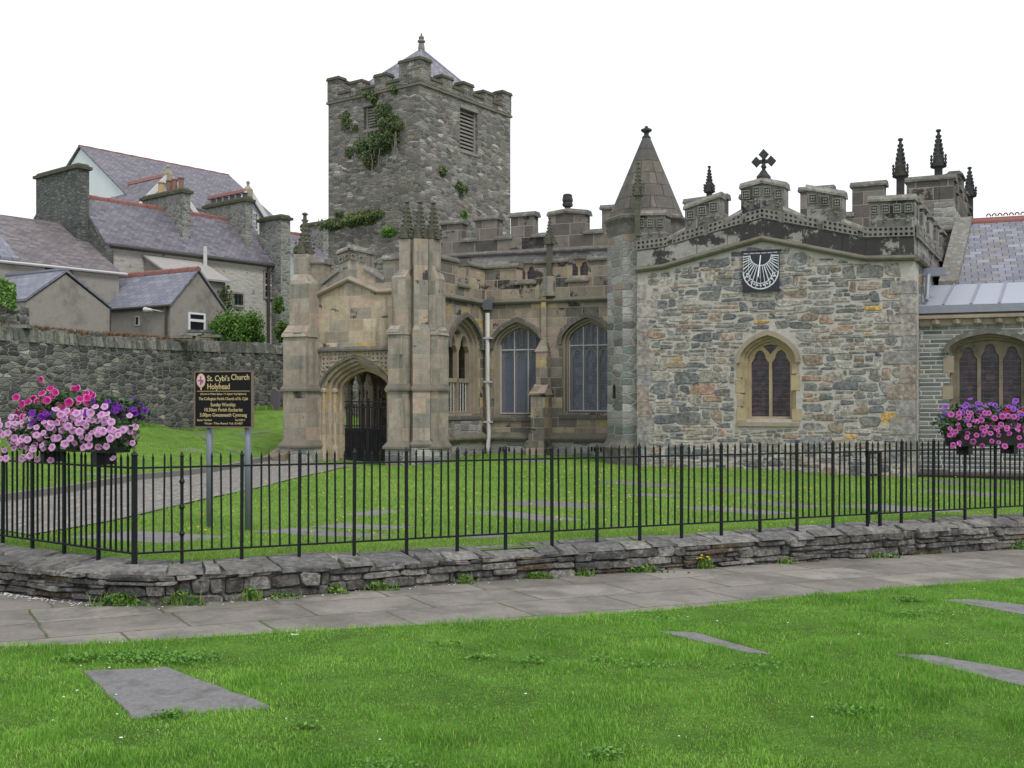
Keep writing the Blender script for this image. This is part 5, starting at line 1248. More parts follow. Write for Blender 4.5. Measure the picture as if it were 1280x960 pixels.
# chancel slate roof
bs2 = 3.0; brd = 7.0; zr = C.onB(1240, 276, brd)[1]; ac = ae - .35
zs0 = ztop - .02
ac0 = C.onB(1197, 352, bs2)[0]
mb = CB(); mb.hexa([(ac0, bs2, zs0 - .1), (ah1, bs2, zs0 - .1), (ah1, brd, zr - .1), (ac0, brd, zr - .1), (ac0, bs2, zs0), (ah1, bs2, zs0), (ah1, brd, zr), (ac0, brd, zr)])
mb.hexa([(ac0, brd, zr - .1), (ah1, brd, zr - .1), (ah1, brd + 4, zs0 - .1), (ac0, brd + 4, zs0 - .1), (ac0, brd, zr), (ah1, brd, zr), (ah1, brd + 4, zs0), (ac0, brd + 4, zs0)])
cr = cb(mb, 'chancel_roof', 'slate_blue')
mb = CB(); mb.sweep([(ac0, brd, zr - .02), (ah1, brd, zr - .02)], [(-.17, -.12), (-.15, .0), (0, .12), (.15, 0), (.17, -.12)], (0, 1, 0))
for i in range(60):
    x = ac0 + .4 + i * .14
    if x < ah1: mb.tube([(x + .05 * math.cos(t), brd, zr + .12 + .07 * math.sin(t)) for t in np.linspace(0, math.pi, 6)], .018, 4)
cb(mb, 'ridge_tiles', 'redtile', cr)
mb = CB(); mb.hexa([(ac0 - .42, bs2, 3), (ac0 - .003, bs2, 3), (ac0 - .003, brd, 3), (ac0 - .42, brd, 3), (ac0 - .42, bs2, zs0 + .12), (ac0 - .003, bs2, zs0 + .12), (ac0 - .003, brd, zr + .15), (ac0 - .42, brd, zr + .15)]); cb(mb, 'gable_coping', 'coping')
# plinth ledge along the chapel foot
zle = PH(1215, 590)[1]
mb = CB(); mb.box(ah0, ah1, bh - .5, bh - .003, zB, zle - .05); cb(mb, 'plinth', 'core')
mb = CB(); mb.box(ah0 - .05, ah1, bh - .58, bh - .003, zle - .05, zle); M['ledge'] = plain('brown_ledge', (.085, .06, .05), .8, var=.3); cb(mb, 'plinth_ledge', 'ledge')

# ---- west tower, set at its own angle
T_ = Frame((525 - 640) / F * 38, 38.0, math.atan2(.8147, .5799) )     # local x runs along the right face, local y along the left face
ang = T_.ang
tw = empty('tower_frame', (0, 0, 0)); bpy.data.objects.remove(tw)
def tb_(mb, name, mat, parent=None, **kw):
    o = mb.build(name, M[mat], parent or church, **kw)
    if parent is None:
        o.matrix_parent_inverse = Matrix.Identity(4)
        Mw = Matrix.Translation((T_.ox, T_.oy, 0)) @ Matrix.Rotation(ang, 4, 'Z')
        Mc = Matrix.Translation((C.ox, C.oy, 0)) @ Matrix.Rotation(C.ang, 4, 'Z')
        o.matrix_local = Mc.inverted() @ Mw
    return o
RT = lambda px, py: T_.onB(px, py, 0)        # right face: local y = 0
LT = lambda px, py: T_.onA(px, py, 0)        # left face: local x = 0
wR = RT(638, 147)[0]; wL = LT(410.5, 128)[0]; zTs = EYE + 404 / F * 38
mb = MB(); bt_ = .05
# louvre openings cut through the faces
lo_r = [RT(575, 190), RT(575, 132), RT(597, 138), RT(597, 194)]
lo_l = [LT(478, 160), LT(478, 127), LT(455, 130), LT(455, 162)]
rz0, rz1 = min(p[1] for p in lo_r), max(p[1] for p in lo_r); rx0, rx1 = lo_r[0][0], lo_r[2][0]
lz0, lz1 = min(p[1] for p in lo_l) - .05, max(p[1] for p in lo_l); lx0, lx1 = lo_l[0][0], lo_l[2][0]
mb.plate([(0, 0), (0, zTs), (wR, zTs), (wR, 0)], [[(rx0, rz0), (rx0, rz1), (rx1, rz1), (rx1, rz0)]], 0, .6)
mb.plate([(.6, 0), (.6, zTs), (wL, zTs), (wL, 0)], [[(lx0, lz0), (lx0, lz1), (lx1, lz1), (lx1, lz0)]], 0, .6, 'a')
mb.box(wR - .6, wR, .6, wL, 0, zTs); mb.box(.6, wR - .6, wL - .6, wL, 0, zTs)
tower = tb_(mb, 'tower_wall', 'tower')
for ax, x0, x1, z0, z1, n in (('b', rx0, rx1, rz0, rz1, 11), ('a', lx0, lx1, lz0, lz1, 8)):
    mb = MB(); mg = MB(); mg2 = MB()
    g = (lambda x, d, z: (x, d, z)) if ax == 'b' else (lambda x, d, z: (d, x, z))
    def bx(mb_, xa, xb, da_, db_, za, zb_): mb_.hexa([g(xa, da_, za), g(xb, da_, za), g(xb, db_, za), g(xa, db_, za), g(xa, da_, zb_), g(xb, da_, zb_), g(xb, db_, zb_), g(xa, db_, zb_)])
    bx(mb, x0, x0 + .1, .1, .3, z0, z1); bx(mb, x1 - .1, x1, .1, .3, z0, z1); bx(mb, x0, x1, -.03, .3, z1 - .12, z1 - .002); bx(mb, x0, x1, -.03, .3, z0 + .002, z0 + .1)
    lw_ = tb_(mb, 'belfry_opening', 'louvre')
    for i in range(n):
        za = z0 + .12 + (z1 - z0 - .25) * i / n
        mg.hexa([g(x0 + .1, .12, za), g(x1 - .1, .12, za), g(x1 - .1, .3, za + .14), g(x0 + .1, .3, za + .14), g(x0 + .1, .12, za + .05), g(x1 - .1, .12, za + .05), g(x1 - .1, .3, za + .19), g(x0 + .1, .3, za + .19)])
    mg.build('louvre_slats', M['louvre'], lw_); bx(mg2, x0, x1, .42, .46, z0, z1); mg2.build('dark_interior', M['void'], lw_)
# string, battlements
mb = MB()
def ringbox(o, z0, z1, th=None):
    a0, a1, b0, b1 = -o, wR + o, -o, wL + o
    if th is None: mb.box(a0, a1, b0, b1, z0, z1)
ringbox(.06, zTs - .04, zTs + .05); tb_(mb, 'string_course', 'string')
mb = MB(); mc = MB(); th = .38
zE, zM = zTs + .26, zTs + .66
def crenel(n0, n1, fixed, ax):
    Ln = n1 - n0; cnt = 5 if ax == 'b' else 4; step = Ln / (cnt * 2 - 1 + .0)
    for i in range(cnt * 2 - 1):
        a0 = n0 + i * step + .004; a1 = a0 + step - .008; top = zM - .1 * (0 < i < cnt * 2 - 2) if i % 2 == 0 else zE
        if i in (0, cnt * 2 - 2): top = zTs + .86
        top += R.uniform(-.05, .05)
        f0, f1 = (fixed, fixed + th)
        if ax == 'b': mb.box(a0, a1, f0, f1, zTs + .08, top); mc.box(a0 - .04, a1 + .04, f0 - .05, f1 + .05, top, top + .11, .03, .03)
        else: mb.box(f0, f1, a0, a1, zTs + .08, top); mc.box(f0 - .05, f1 + .05, a0 - .04, a1 + .04, top, top + .11, .03, .03)
crenel(-.03, wR + .03, -.03, 'b'); crenel(th - .02, wL + .03, -.03, 'a'); crenel(th - .02, wL + .03, wR + .03 - th, 'a'); crenel(th + .01, wR - th - .01, wL + .03 - th, 'b')
tpw = tb_(mb, 'tower_parapet', 'tower'); mc.build('coping', M['moss'], tpw, split=True)
zapx = EYE + (508 - 62) / F * 41.5
mb = MB(); c0 = (wR / 2, wL / 2); i_ = .5
q = [(i_, i_, zTs + .35), (wR - i_, i_, zTs + .35), (wR - i_, wL - i_, zTs + .35), (i_, wL - i_, zTs + .35)]
zapx = EYE + (508 - 61) / F * (38 + .5 * (wR * .8147 + wL * .57))
for j in range(4): mb.poly([q[j], q[(j + 1) % 4], (c0[0], c0[1], zapx)])
mb.poly(q)
tr = tb_(mb, 'tower_roof', 'slate_tower')
mb = MB()
for j in range(4): mb.bar(q[j], (c0[0], c0[1], zapx), .09, .05)
mb.build('hip_rolls', M['leadedge'], tr)
mb = MB(); mb.lathe((c0[0], c0[1], zapx), [(.11, -.15), (.13, .0), (.11, .18), (.08, .22), (.15, .26), (.15, .31), (.08, .36), (.11, .42), (.10, .46), (.04, .50), (.03, .58), (.01, .61)], 10); mb.build('finial', M['coping'], tr, smooth=False)

# ---- sundial on the gable
x0, z1 = P0(928.5, 316); x1, z0 = P0(974.5, 362)
sdl = empty('sundial', (*C.world((x0 + x1) / 2, 0), z0), C.ang, 'square black sundial board with white hour lines on the gable wall', 'sundial')
W_ = x1 - x0; H_ = z1 - z0
mb = MB(); mb.box(-W_ / 2, W_ / 2, -.07, -.02, 0, H_); mb.build('board', M['dialblack'], sdl)
mb = MB(); mb.box(-W_ / 2 - .02, W_ / 2 + .02, -.09, -.02, -.03, -.001); mb.box(-W_ / 2 - .02, W_ / 2 + .02, -.09, -.02, H_ + .001, H_ + .03); mb.build('board_edge', M['dialblack'], sdl)
mb = MB(); yy = -.074
def dl(p, q, w_=.018): mb.bar((p[0], yy, p[1]), (q[0], yy, q[1]), .006, w_)
zc = H_ * .90; cxy = (0, zc)
def U(r, zb_, t):  # U shape: straight sides then half circle
    return (r * math.cos(t), zb_ + r * math.sin(t))
ro, rm, ri = W_ * .475, W_ * .33, W_ * .29
zo = ro + H_ * .03
pts = [(-ro, H_ * .91)] + [U(ro, zo, math.pi + math.pi * i / 16) for i in range(17)] + [(ro, H_ * .91)]
for p, q in zip(pts, pts[1:]): dl(p, q, .026)
zm_ = rm + H_ * .17; pts = [(-rm, H_ * .91)] + [U(rm, zm_, math.pi + math.pi * i / 14) for i in range(15)] + [(rm, H_ * .91)]
for p, q in zip(pts, pts[1:]): dl(p, q)
pts = [U(ri, H_ * .91, math.pi + math.pi * i / 14) for i in range(15)]
for p, q in zip(pts, pts[1:]): dl(p, q)
for i in range(21):
    t = math.pi + math.pi * (i + .5) / 21; c, s_ = math.cos(t), math.sin(t)
    p = (ri * c, H_ * .91 + ri * s_); d = .01
    r = ri
    while r < 2 * W_:
        r += .01; x, z = r * c, H_ * .91 + r * s_
        if abs(x) > ro or (z < zo and math.hypot(x, z - zo) > ro): break
    dl(p, (r * c, H_ * .91 + r * s_), .014 if i % 2 else .022)
for i in range(13):
    t = math.pi + math.pi * (i + .5) / 13; p = U(rm * 1.12, zm_, t); q = U(ro * .92, zo, t)
    dl((p[0] - .02, p[1]), (p[0] * .9 + q[0] * .1 + .02, p[1] * .6 + q[1] * .4), .03)
mb.build('hour_lines', M['dialwhite'], sdl)
mb = MB()
for i in range(34):
    x = -W_ * .46 + W_ * .92 * i / 34
    if i % 6 != 5: mb.box(x, x + W_ * .016, yy - .002, yy, H_ * .945, H_ * .945 + R.uniform(.02, .032))
mb.build('motto', M['dialwhite'], sdl)
mb = MB(); mb.bar((0, -.07, H_ * .9), (-.02, -.30, H_ * .32), .02); mb.bar((-.02, -.30, H_ * .32), (0, -.07, H_ * .30), .012); mb.build('gnomon', M['dialwhite'], sdl)

# ------------------------------------------------------------------ boundary wall at the back left
BW = [(-17.5, 8), (-14.9, 15), (-13.1, 20.5), (-11.76, 25), (-10.46, 30), (-9.42, 34), (-8.38, 38), (-7.2, 43)]
BT = [3.1, 3.3, 3.42, 3.49, 3.56, 3.68, 3.82, 3.95]
bwall = empty('boundary_wall', (-10.5, 30, 1.0), 0, 'long dark rubble stone wall across the back of the grass slope', 'wall'); bwall['kind'] = 'thing'
mb = MB(); O_ = (-10.5, 30, 1.0)
def off(i, d):
    a = Vector(BW[max(i - 1, 0)]); b = Vector(BW[min(i + 1, len(BW) - 1)]); t = (b - a).normalized(); n = Vector((t.y, -t.x)); p = Vector(BW[i]) + n * d
    return p.x - O_[0], p.y - O_[1]
for i in range(len(BW) - 1):
    p, q, r_, s_ = off(i, 0), off(i + 1, 0), off(i + 1, -.5), off(i, -.5)
    mb.hexa([(*p, -1.2), (*q, -1.2), (*r_, -1.2), (*s_, -1.2), (*p, BT[i] - .28 - O_[2]), (*q, BT[i + 1] - .28 - O_[2]), (*r_, BT[i + 1] - .28 - O_[2]), (*s_, BT[i] - .28 - O_[2])])
mb.build('wall_face', M['boundary'], bwall)
mb = MB(); rr = random.Random(3)
for i in range(1, len(BW) - 1):
    a = Vector(BW[i]); b = Vector(BW[i + 1]); Ln = (b - a).length; t = (b - a) / Ln; n = Vector((t.y, -t.x)); s_ = 0
    while s_ < Ln:
        w_ = rr.uniform(.07, .2); z0 = BT[i] + (BT[i + 1] - BT[i]) * s_ / Ln - .32; h = rr.uniform(.2, .36); o0 = rr.uniform(-.01, .06)
        def q(u, d, z): p = a + t * (s_ + u) + n * d; return (p.x - O_[0], p.y - O_[1], z - O_[2])
        mb.rv = rr.random(); l = rr.uniform(-.03, .05)
        mb.hexa([q(0, o0, z0), q(w_ - .012, o0, z0), q(w_ - .012, -.5, z0), q(0, -.5, z0), q(l, o0 - .03, z0 + h), q(w_ - .012 + l, o0 - .04, z0 + h - rr.uniform(-.03, .03)), q(w_ - .02 + l, -.5, z0 + h), q(l, -.5, z0 + h)])
        s_ += w_
mb.build('coping', M['bdstones'], bwall)
mb = MB()                                    # loose flat stones lying on the wall top
for px, py in ((240, 418), (248, 414), (228, 421), (262, 420), (20, 408)):
    x, y, z = at_depth(px, py, 32.4 if px > 100 else 25.9); mb.rv = rr.random(); mb.box(x - O_[0] - .3, x - O_[0] + .35, y - .2 - O_[1], y + .15 - O_[1], z - .05 - O_[2], z + .03 - O_[2])
mb.build('loose_stone', M['bdstones'], bwall, split=True)

# ------------------------------------------------------------------ houses behind the wall
def house(name, fr, x0, x1, yf, yb, zr, zf_, zb_, wall, roof, label, ridge=None, over=.12, yr=None, zbase=0.5, cat='house', thick=.09, rs=.8):
    h = empty(name, (fr.ox, fr.oy, 0), fr.ang, label, cat); yr = (yf + yb) / 2 if yr is None else yr
    mb = MB(); mb.plate([(yf, zbase), (yf, zf_ - .06), (yr, zr - .08), (yb, zb_ - .06), (yb, zbase)], [], x0, x1 - x0, 'a'); w_ = mb.build('wall', M[wall], h)
    mb = MB(); o = over
    sf = (zr - zf_) / (yr - yf); sb = (zr - zb_) / (yb - yr)
    mb.hexa([(x0 - o, yf - o, zf_ - o * sf), (x1 + o, yf - o, zf_ - o * sf), (x1 + o, yr, zr), (x0 - o, yr, zr), (x0 - o, yf - o, zf_ - o * sf + thick), (x1 + o, yf - o, zf_ - o * sf + thick), (x1 + o, yr, zr + thick), (x0 - o, yr, zr + thick)])
    mb.hexa([(x0 - o, yb + o, zb_ - o * sb), (x1 + o, yb + o, zb_ - o * sb), (x1 + o, yr + .001, zr), (x0 - o, yr + .001, zr), (x0 - o, yb + o, zb_ - o * sb + thick), (x1 + o, yb + o, zb_ - o * sb + thick), (x1 + o, yr + .001, zr + thick), (x0 - o, yr + .001, zr + thick)])
    r_ = mb.build('roof', M[roof], h)
    if ridge:
        mb = MB(); n = max(2, int((x1 - x0 + 2 * o) / .45)); st = (x1 - x0 + 2 * o) / n
        for i in range(n):
            a = x0 - o + i * st; e = .012 * (i % 2)
            mb.sweep([(a, yr, zr + thick - .03 + e), (a + st - .02, yr, zr + thick - .03 + e)], [(-.17 * rs, -.12 * rs), (-.13 * rs, .03), (0, .12 * rs), (.13 * rs, .03), (.17 * rs, -.12 * rs), (0, 0)], (0, 1, 0))
        mb.build('ridge_tiles', M[ridge], r_)
    return h, w_, r_
def gutter(h, fr, x0, x1, y, z, mat='timber', r=.06, name='gutter'):
    mb = MB(); mb.tube([(x0, y, z), (x1, y, z)], r, 6); return mb.build(name, M[mat], h)
def stack(h, xa, xb, ya, yb, z0, z1, mat='chim', cap='moss', pots=(), ph=.45):
    mb = MB(); mb.box(xa, xb, ya, yb, z0, z1 - .2); st = mb.build('chimney', M[mat], h)
    mb = MB(); mb.box(xa - .1, xb + .1, ya - .1, yb + .1, z1 - .2, z1 - .08); mb.box(xa - .03, xb + .03, ya - .03, yb + .03, z1 - .079, z1 + .03, .06, .06); mb.build('chimney_cap', M[cap], st)
    for y, m_, r in pots:
        mb = MB(); mb.lathe(((xa + xb) / 2, y, z1 - .02), [(r, 0), (r * .85, ph * .85), (r * 1.1, ph * .9), (r * 1.1, ph), (r * .8, ph)], 10); mb.build('chimney_pot', M[m_], st, smooth=False)
    return st
ANG = math.radians(50.8)
H1 = Frame(-17.6, 45, ANG)
yf1 = -2.15; zr1 = (H1.onB(107, 247, 0)[1] + H1.onB(281, 276, 0)[1]) / 2; ze1 = (H1.onB(143, 303, yf1)[1] + H1.onB(345, 331, yf1)[1]) / 2
xe1 = H1.onB(347, 331, yf1)[0]
h1, w1_, r1_ = house('stone_house', H1, -.35, xe1, yf1, 2.4, zr1, ze1, ze1 - .2, 'stucco', 'slate_purple', 'long stone house with purple slate roof, red ridge and three big chimneys', 'redtile', over=.1, yr=0)
mb = MB(); mb.plate([(yf1 - .25, .5), (yf1 - .25, ze1 - .3), (0, zr1 + .12), (2.6, ze1 - .3), (2.6, .5)], [], -.5, .3, 'a'); mb.build('gable_wall', M['chimd'], h1)
gutter(h1, H1, -.3, xe1 + .1, yf1 - .18, ze1 - .14, 'timber', .08)
xa = -.95; ya, yb = H1.onA(97, 240, xa)[0], H1.onA(45, 240, xa)[0]; xb = H1.onB(107, 240, ya)[0]
stack(h1, xa, max(xb, xa + .5), ya, yb, ze1 - .5, H1.onA(97, 204, xa)[1], 'chimd')
def ridge_stack(pxr, pxc, pxl, pxR, pyc, pots, ph):
    xa = H1.onB(pxr, 265, 0)[0]; ya, yb = H1.onA(pxc, 260, xa)[0], H1.onA(pxl, 260, xa)[0]; xb = H1.onB(pxR, 260, ya)[0]
    zt = H1.onA(pxc, pyc, xa)[1]
    return stack(h1, xa, xb, ya, yb, ze1, zt, 'chim', 'moss', [(ya + (yb - ya) * f, m_, r) for f, m_, r in pots], ph)
ridge_stack(203, 228, 178, 238, 235, [(.62, 'pot_yellow', .15), (.42, 'pot', .13), (.28, 'pot', .13), (.13, 'pot', .13)], .55)
ridge_stack(283, 307, 256, 316, 246, [(.1 + .155 * i, 'pot_dark', .13) for i in range(6)], .26)
xa = xe1 - .35; ya, yb = H1.onA(351, 300, xa)[0], H1.onA(324, 300, xa)[0]
stack(h1, xa, xa + .55, ya, yb, .5, H1.onA(351, 268, xa)[1], 'chim')
# windows of the stone house
def rect_window(h, fr, b, px0, py0, px1, py1, frame='timber', sash=True, bars=0, sill=True):
    p, q = fr.onB(px0, py1, b), fr.onB(px1, py0, b); mb = MB(); t = .09
    mb.box(p[0] - t, p[0], b - .05, b + .0, p[1] - t, q[1] + t); mb.box(q[0], q[0] + t, b - .05, b, p[1] - t, q[1] + t); mb.box(p[0], q[0], b - .05, b, q[1], q[1] + t); mb.box(p[0], q[0], b - .1, b, p[1] - t, p[1])
    w_ = mb.build('window', M[frame], h)
    mb = MB(); mb.box(p[0], q[0], b - .012, b - .004, p[1], q[1]); mb.build('pane', M['pane'], w_)
    mb = MB(); zm = (p[1] + q[1]) / 2
    if sash: mb.box(p[0], q[0], b - .035, b - .014, zm - .04, zm + .04)
    for i in range(1, 3): x = p[0] + (q[0] - p[0]) * i / 3; mb.box(x - .015, x + .015, b - .03, b - .014, p[1], q[1])
    for i in (1, 3): z = p[1] + (q[1] - p[1]) * i / 4; mb.box(p[0], q[0], b - .028, b - .015, z - .012, z + .012)
    for i in range(bars): x = p[0] + (q[0] - p[0]) * (i + .5) / bars; mb.box(x - .02, x + .02, b - .08, b - .06, p[1], q[1])
    mb.build('glazing_bars', M['gutter' if bars == 0 else 'iron'], w_); return w_
rect_window(h1, H1, yf1 - .003, 331, 342, 342, 371, 'render_grey')
rect_window(h1, H1, yf1 - .003, 292, 368, 303, 381, 'render_grey', False, 5)
# lean-to with a felt roof against the house, and a flue
p = H1.onB(180, 322, yf1); q = H1.onB(248, 333, yf1)
mb = MB(); d_ = 1.9; zq = ze1 - .35
mb.hexa([(p[0], yf1 - d_, .5), (q[0], yf1 - d_, .5), (q[0], yf1 - .003, .5), (p[0], yf1 - .003, .5), (p[0], yf1 - d_, zq - .95), (q[0], yf1 - d_, zq - .95), (q[0], yf1 - .003, zq - .05), (p[0], yf1 - .003, zq - .05)]); lt = mb.build('lean_to', M['render_grey'], h1)
mb = MB(); mb.hexa([(p[0] - .1, yf1 - d_ - .2, zq - 1.03), (q[0] + .15, yf1 - d_ - .2, zq - 1.03), (q[0] + .15, yf1 - .003, zq - .02), (p[0] - .1, yf1 - .003, zq - .02), (p[0] - .1, yf1 - d_ - .2, zq - .95), (q[0] + .15, yf1 - d_ - .2, zq - .95), (q[0] + .15, yf1 - .003, zq + .06), (p[0] - .1, yf1 - .003, zq + .06)]); M['felt'] = plain('pale_felt_roof', (.30, .285, .265), .9, var=.25, nscale=3); mb.build('lean_to_roof', M['felt'], lt)
f0 = H1.onB(256.5, 346, yf1 - .5); f1 = H1.onB(256.5, 308, yf1 - .5)
mb = MB(); mb.tube([(f0[0], yf1 - .5, f0[1] - 1), (f0[0], yf1 - .5, f1[1])], .085, 10); mb.build('flue_pipe', M['pipe'], h1)
f0 = H1.onB(352, 345, yf1 - .1)
mb = MB(); mb.tube([(xe1 - .6, yf1 - .1, 2), (xe1 - .6, yf1 - .1, ze1 - .2)], .07, 8); mb.build('downpipe', M['timber'], h1)

# tall pale house behind
H2 = Frame((101 - 640) / F * 60, 60, ANG)
yf2 = -4.9; zr2 = H2.onB(101, 184, 0)[1]; ze2 = H2.onB(162, 247, yf2)[1]; xe2 = H2.onB(284, 222, 0)[0]
h2, w2_, r2_ = house('pale_house', H2, 0, xe2, yf2, 4.9, zr2, ze2, ze2, 'render_white', 'slate_purple', 'tall pale rendered house with long slate roof rising behind the chimneys', 'redtile', over=.12, yr=0, rs=.55)
# its two small front gables
def wing(pxc, pya, half, dz, proj, win=None):
    yy = yf2 - proj; xc, za = H2.onB(pxc, pya, yy); mb = MB(); x0, x1 = xc - half, xc + half
    mb.hexa([(x0, yy, .5), (x1, yy, .5), (x1, yf2 + 2.5, .5), (x0, yf2 + 2.5, .5), (x0, yy, za - dz), (x1, yy, za - dz), (x1, yf2 + 2.5, za - dz), (x0, yf2 + 2.5, za - dz)])
    mb.poly([(x0, yy, za - dz), (x1, yy, za - dz), (xc, yy, za - .05)]); g_ = mb.build('front_gable', M['render_white'], h2)
    mb = MB(); o = .2; s_ = dz / half
    for sx in (-1, 1):
        e = xc + sx * (half + o); ze = za - dz - o * s_
        mb.hexa([(e, yy - .2, ze), (xc, yy - .2, za), (xc, yf2 + 3.4, za), (e, yf2 + 3.4, ze), (e, yy - .2, ze + .1), (xc, yy - .2, za + .1), (xc, yf2 + 3.4, za + .1), (e, yf2 + 3.4, ze + .1)])
    mb.build('gable_roof', M['slate_purple'], g_)
    mb = MB(); mb.sweep([(xc, yy - .2, za + .08), (xc, yf2 + 3.4, za + .08)], [(-.16, -.1), (0, .12), (.16, -.1)], (1, 0, 0)); mb.build('ridge_tiles', M['redtile'], g_)
    mb = MB()
    for sx in (-1, 1): mb.bar((xc + sx * (half + o), yy - .26, za - dz - o * s_ + .02), (xc + sx * .02, yy - .26, za + .05), .1, .25)
    mb.build('barge_board', M['gutter'], g_)
    mb = MB(); mb.lathe((xc, yy - .15, za), [(.26, -.3), (.28, .1), (.16, .25), (.08, .32), (.08, .42), (.12, .5), (.04, .6)], 8); mb.build('finial', M['dressedg'], g_)
    if win: rect_window(h2, H2, yy - .004, *win, frame='gutter')
wing(208, 221, 1.6, 1.7, 2.2); wing(308, 240, 1.75, 2.0, 2.2, (316, 268, 321, 286))

# low house at the far left
H3 = Frame(-17.6, 45, ANG)
yr3 = .5; zr3 = H3.onB(60, 279, yr3)[1]; yf3 = -3.4; ze3 = H3.onB(140, 341, yf3)[1]
h3, w3_, r3_ = house('low_house', H3, -11, -.56, yf3, 4.0, zr3, ze3, ze3, 'render_grey', 'slate_brown', 'low house with brownish slate roof and pale gutter at the far left', None, over=.05, yr=yr3)
gutter(h3, H3, -11, -.3, yf3 - .14, ze3 - .02, 'gutter', .06)
mb = MB(); mb.tube([(H3.onB(88, 336, yf3)[0], yf3 - .1, 2), (H3.onB(88, 336, yf3)[0], yf3 - .1, ze3 - .05)], .06, 8); mb.build('downpipe', M['timber'], h3)
mb = MB(); p = H3.onB(56, 347, yf3); q = H3.onB(74, 336, yf3); mb.box(p[0], q[0], yf3 - .02, yf3 - .003, p[1], q[1]); mb.build('dark_opening', M['void'], h3)
mb = MB()                                    # newer slates on the left bay
p = H3.onB(2, 306, yf3); mb.hexa([(-11, yf3 - .12, ze3 + .06), (H3.onB(22, 320, yf3)[0], yf3 - .12, ze3 + .06), (H3.onB(-2, 302, yf3 + 1.2)[0], yf3 + 1.2, ze3 + .75), (-11, yf3 + 1.2, ze3 + .75), (-11, yf3 - .12, ze3 + .16), (H3.onB(22, 320, yf3)[0], yf3 - .12, ze3 + .16), (H3.onB(-2, 302, yf3 + 1.2)[0], yf3 + 1.2, ze3 + 1.22), (-11, yf3 + 1.2, ze3 + 1.22)]); mb.build('repaired_slates', M['slate_new'], r3_)

# two rendered outbuildings
A2 = math.radians(-32.1)
H4 = Frame((33 - 640) / F * 36, 36, A2)
yb4 = H4.onA(137, 387, 0)[0]; ze4 = (H4.onA(33, 372, 0)[1] + H4.onA(137, 387, 0)[1]) / 2; zr4 = H4.onA(82, 340, 0)[1]; yr4 = H4.onA(82, 340, 0)[0]
h4, _, r4_ = house('outbuilding', H4, -6.5, 0, 0, yb4, zr4, ze4, ze4, 'render_grey', 'slate_new', 'grey rendered shed whose blank gable faces the churchyard, behind the stone wall', None, over=.06, yr=yr4, cat='shed')
mb = MB(); mb.tube([(-.1, yb4 + .06, 1), (-.1, yb4 + .06, ze4 - .1)], .06, 8); mb.build('downpipe', M['timber'], h4)
mb = MB(); mb.bar((-6.5, yr4, zr4 + .1), (.06, yr4, zr4 + .1), .16, .08); mb.build('ridge_tiles', M['leadedge'], r4_)
H5 = Frame((213 - 640) / F * 40, 40, A2)
yb5 = H5.onA(281, 385, 0)[0]; ze5 = (H5.onA(213, 383, 0)[1] + H5.onA(281, 385, 0)[1]) / 2; zr5 = H5.onA(247, 338, 0)[1]; yr5 = H5.onA(247, 338, 0)[0]
h5, w5_, r5_ = house('outbuilding', H5, -5.2, 0, 0, yb5, zr5, ze5, ze5, 'render_grey', 'slate_new', 'grey rendered shed with lilac slates, red ridge tiles and a white window', 'redtile', over=.08, yr=yr5, cat='shed')
gutter(h5, H5, -5.2, .1, -.13, ze5 - .06, 'timber', .055)
mb = MB(); mb.tube([(-.12, -.1, 1), (-.12, -.1, ze5 - .1)], .05, 8); mb.build('downpipe', M['timber'], h5)
p, q = H5.onA(235, 416, 0), H5.onA(256, 392, 0)
mb = MB(); t = .07
mb.box(.003, .05, p[0], q[0], p[1], p[1] + t); mb.box(.003, .05, p[0], q[0], q[1] - t, q[1]); mb.box(.003, .05, p[0], p[0] + t, p[1] + t, q[1] - t); mb.box(.003, .05, q[0] - t, q[0], p[1] + t, q[1] - t); zc = p[1] + (q[1] - p[1]) * .62; mb.box(.003, .06, p[0] + t, q[0] - t, zc - .05, zc + .05)
w_ = mb.build('window', M['white'], h5); mb = MB(); mb.box(.003, .012, p[0] + t, q[0] - t, p[1] + t, q[1] - t); mb.build('pane', M['pane'], w_)
mb = MB()
for i in range(7): y = p[0] + t + (q[0] - p[0] - 2 * t) * (i + .5) / 7; mb.box(.02, .035, y - .012, y + .012, p[1] + t, q[1] - t)
mb.build('window_bars', M['irond'], w_)
mb = MB(); p = H5.onB(172, 401, 0); mb.box(p[0] - .12, p[0] + .12, -.03, -.003, p[1] - .18, p[1] + .18); w_ = mb.build('window', M['gutter'], h5); mb = MB(); mb.box(p[0] - .08, p[0] + .08, -.036, -.031, p[1] - .14, p[1] + .14); mb.build('pane', M['pane'], w_)
p = H5.onB(194, 389, 0); mb = MB(); mb.tube([(p[0] + .5, -.02, p[1] - .05), (p[0] + .25, -.35, p[1] + .02)], .02, 6); mb.tube([(p[0] + .25, -.35, p[1]), (p[0] - .1, -.4, p[1] + .03)], [.05, .1], 8); mb.build('wall_lamp', M['gutter'], h5)
# house seen between the tower and the porch pinnacle
H6 = Frame((352 - 640) / F * 56, 56, ANG)
zr6 = H6.onB(382, 296, 0)[1]; xe6 = H6.onB(402, 300, 0)[0]; yf6 = -2.4; ze6 = H6.onB(362, 334, yf6)[1]
h6, _, r6_ = house('slate_roofed_house', H6, -.5, xe6, yf6, 2.4, zr6, ze6, ze6, 'render_white', 'slate_purple', 'slate roofed house partly hidden behind the left porch pinnacle', 'redtile', over=.1, yr=0)
xa = H6.onB(385, 300, 0)[0]; ya, yb = H6.onA(404, 300, xa)[0], H6.onA(378, 300, xa)[0]; stack(h6, xa, xa + .8, ya, yb, ze6, H6.onA(404, 276, xa)[1], 'chim', 'moss')
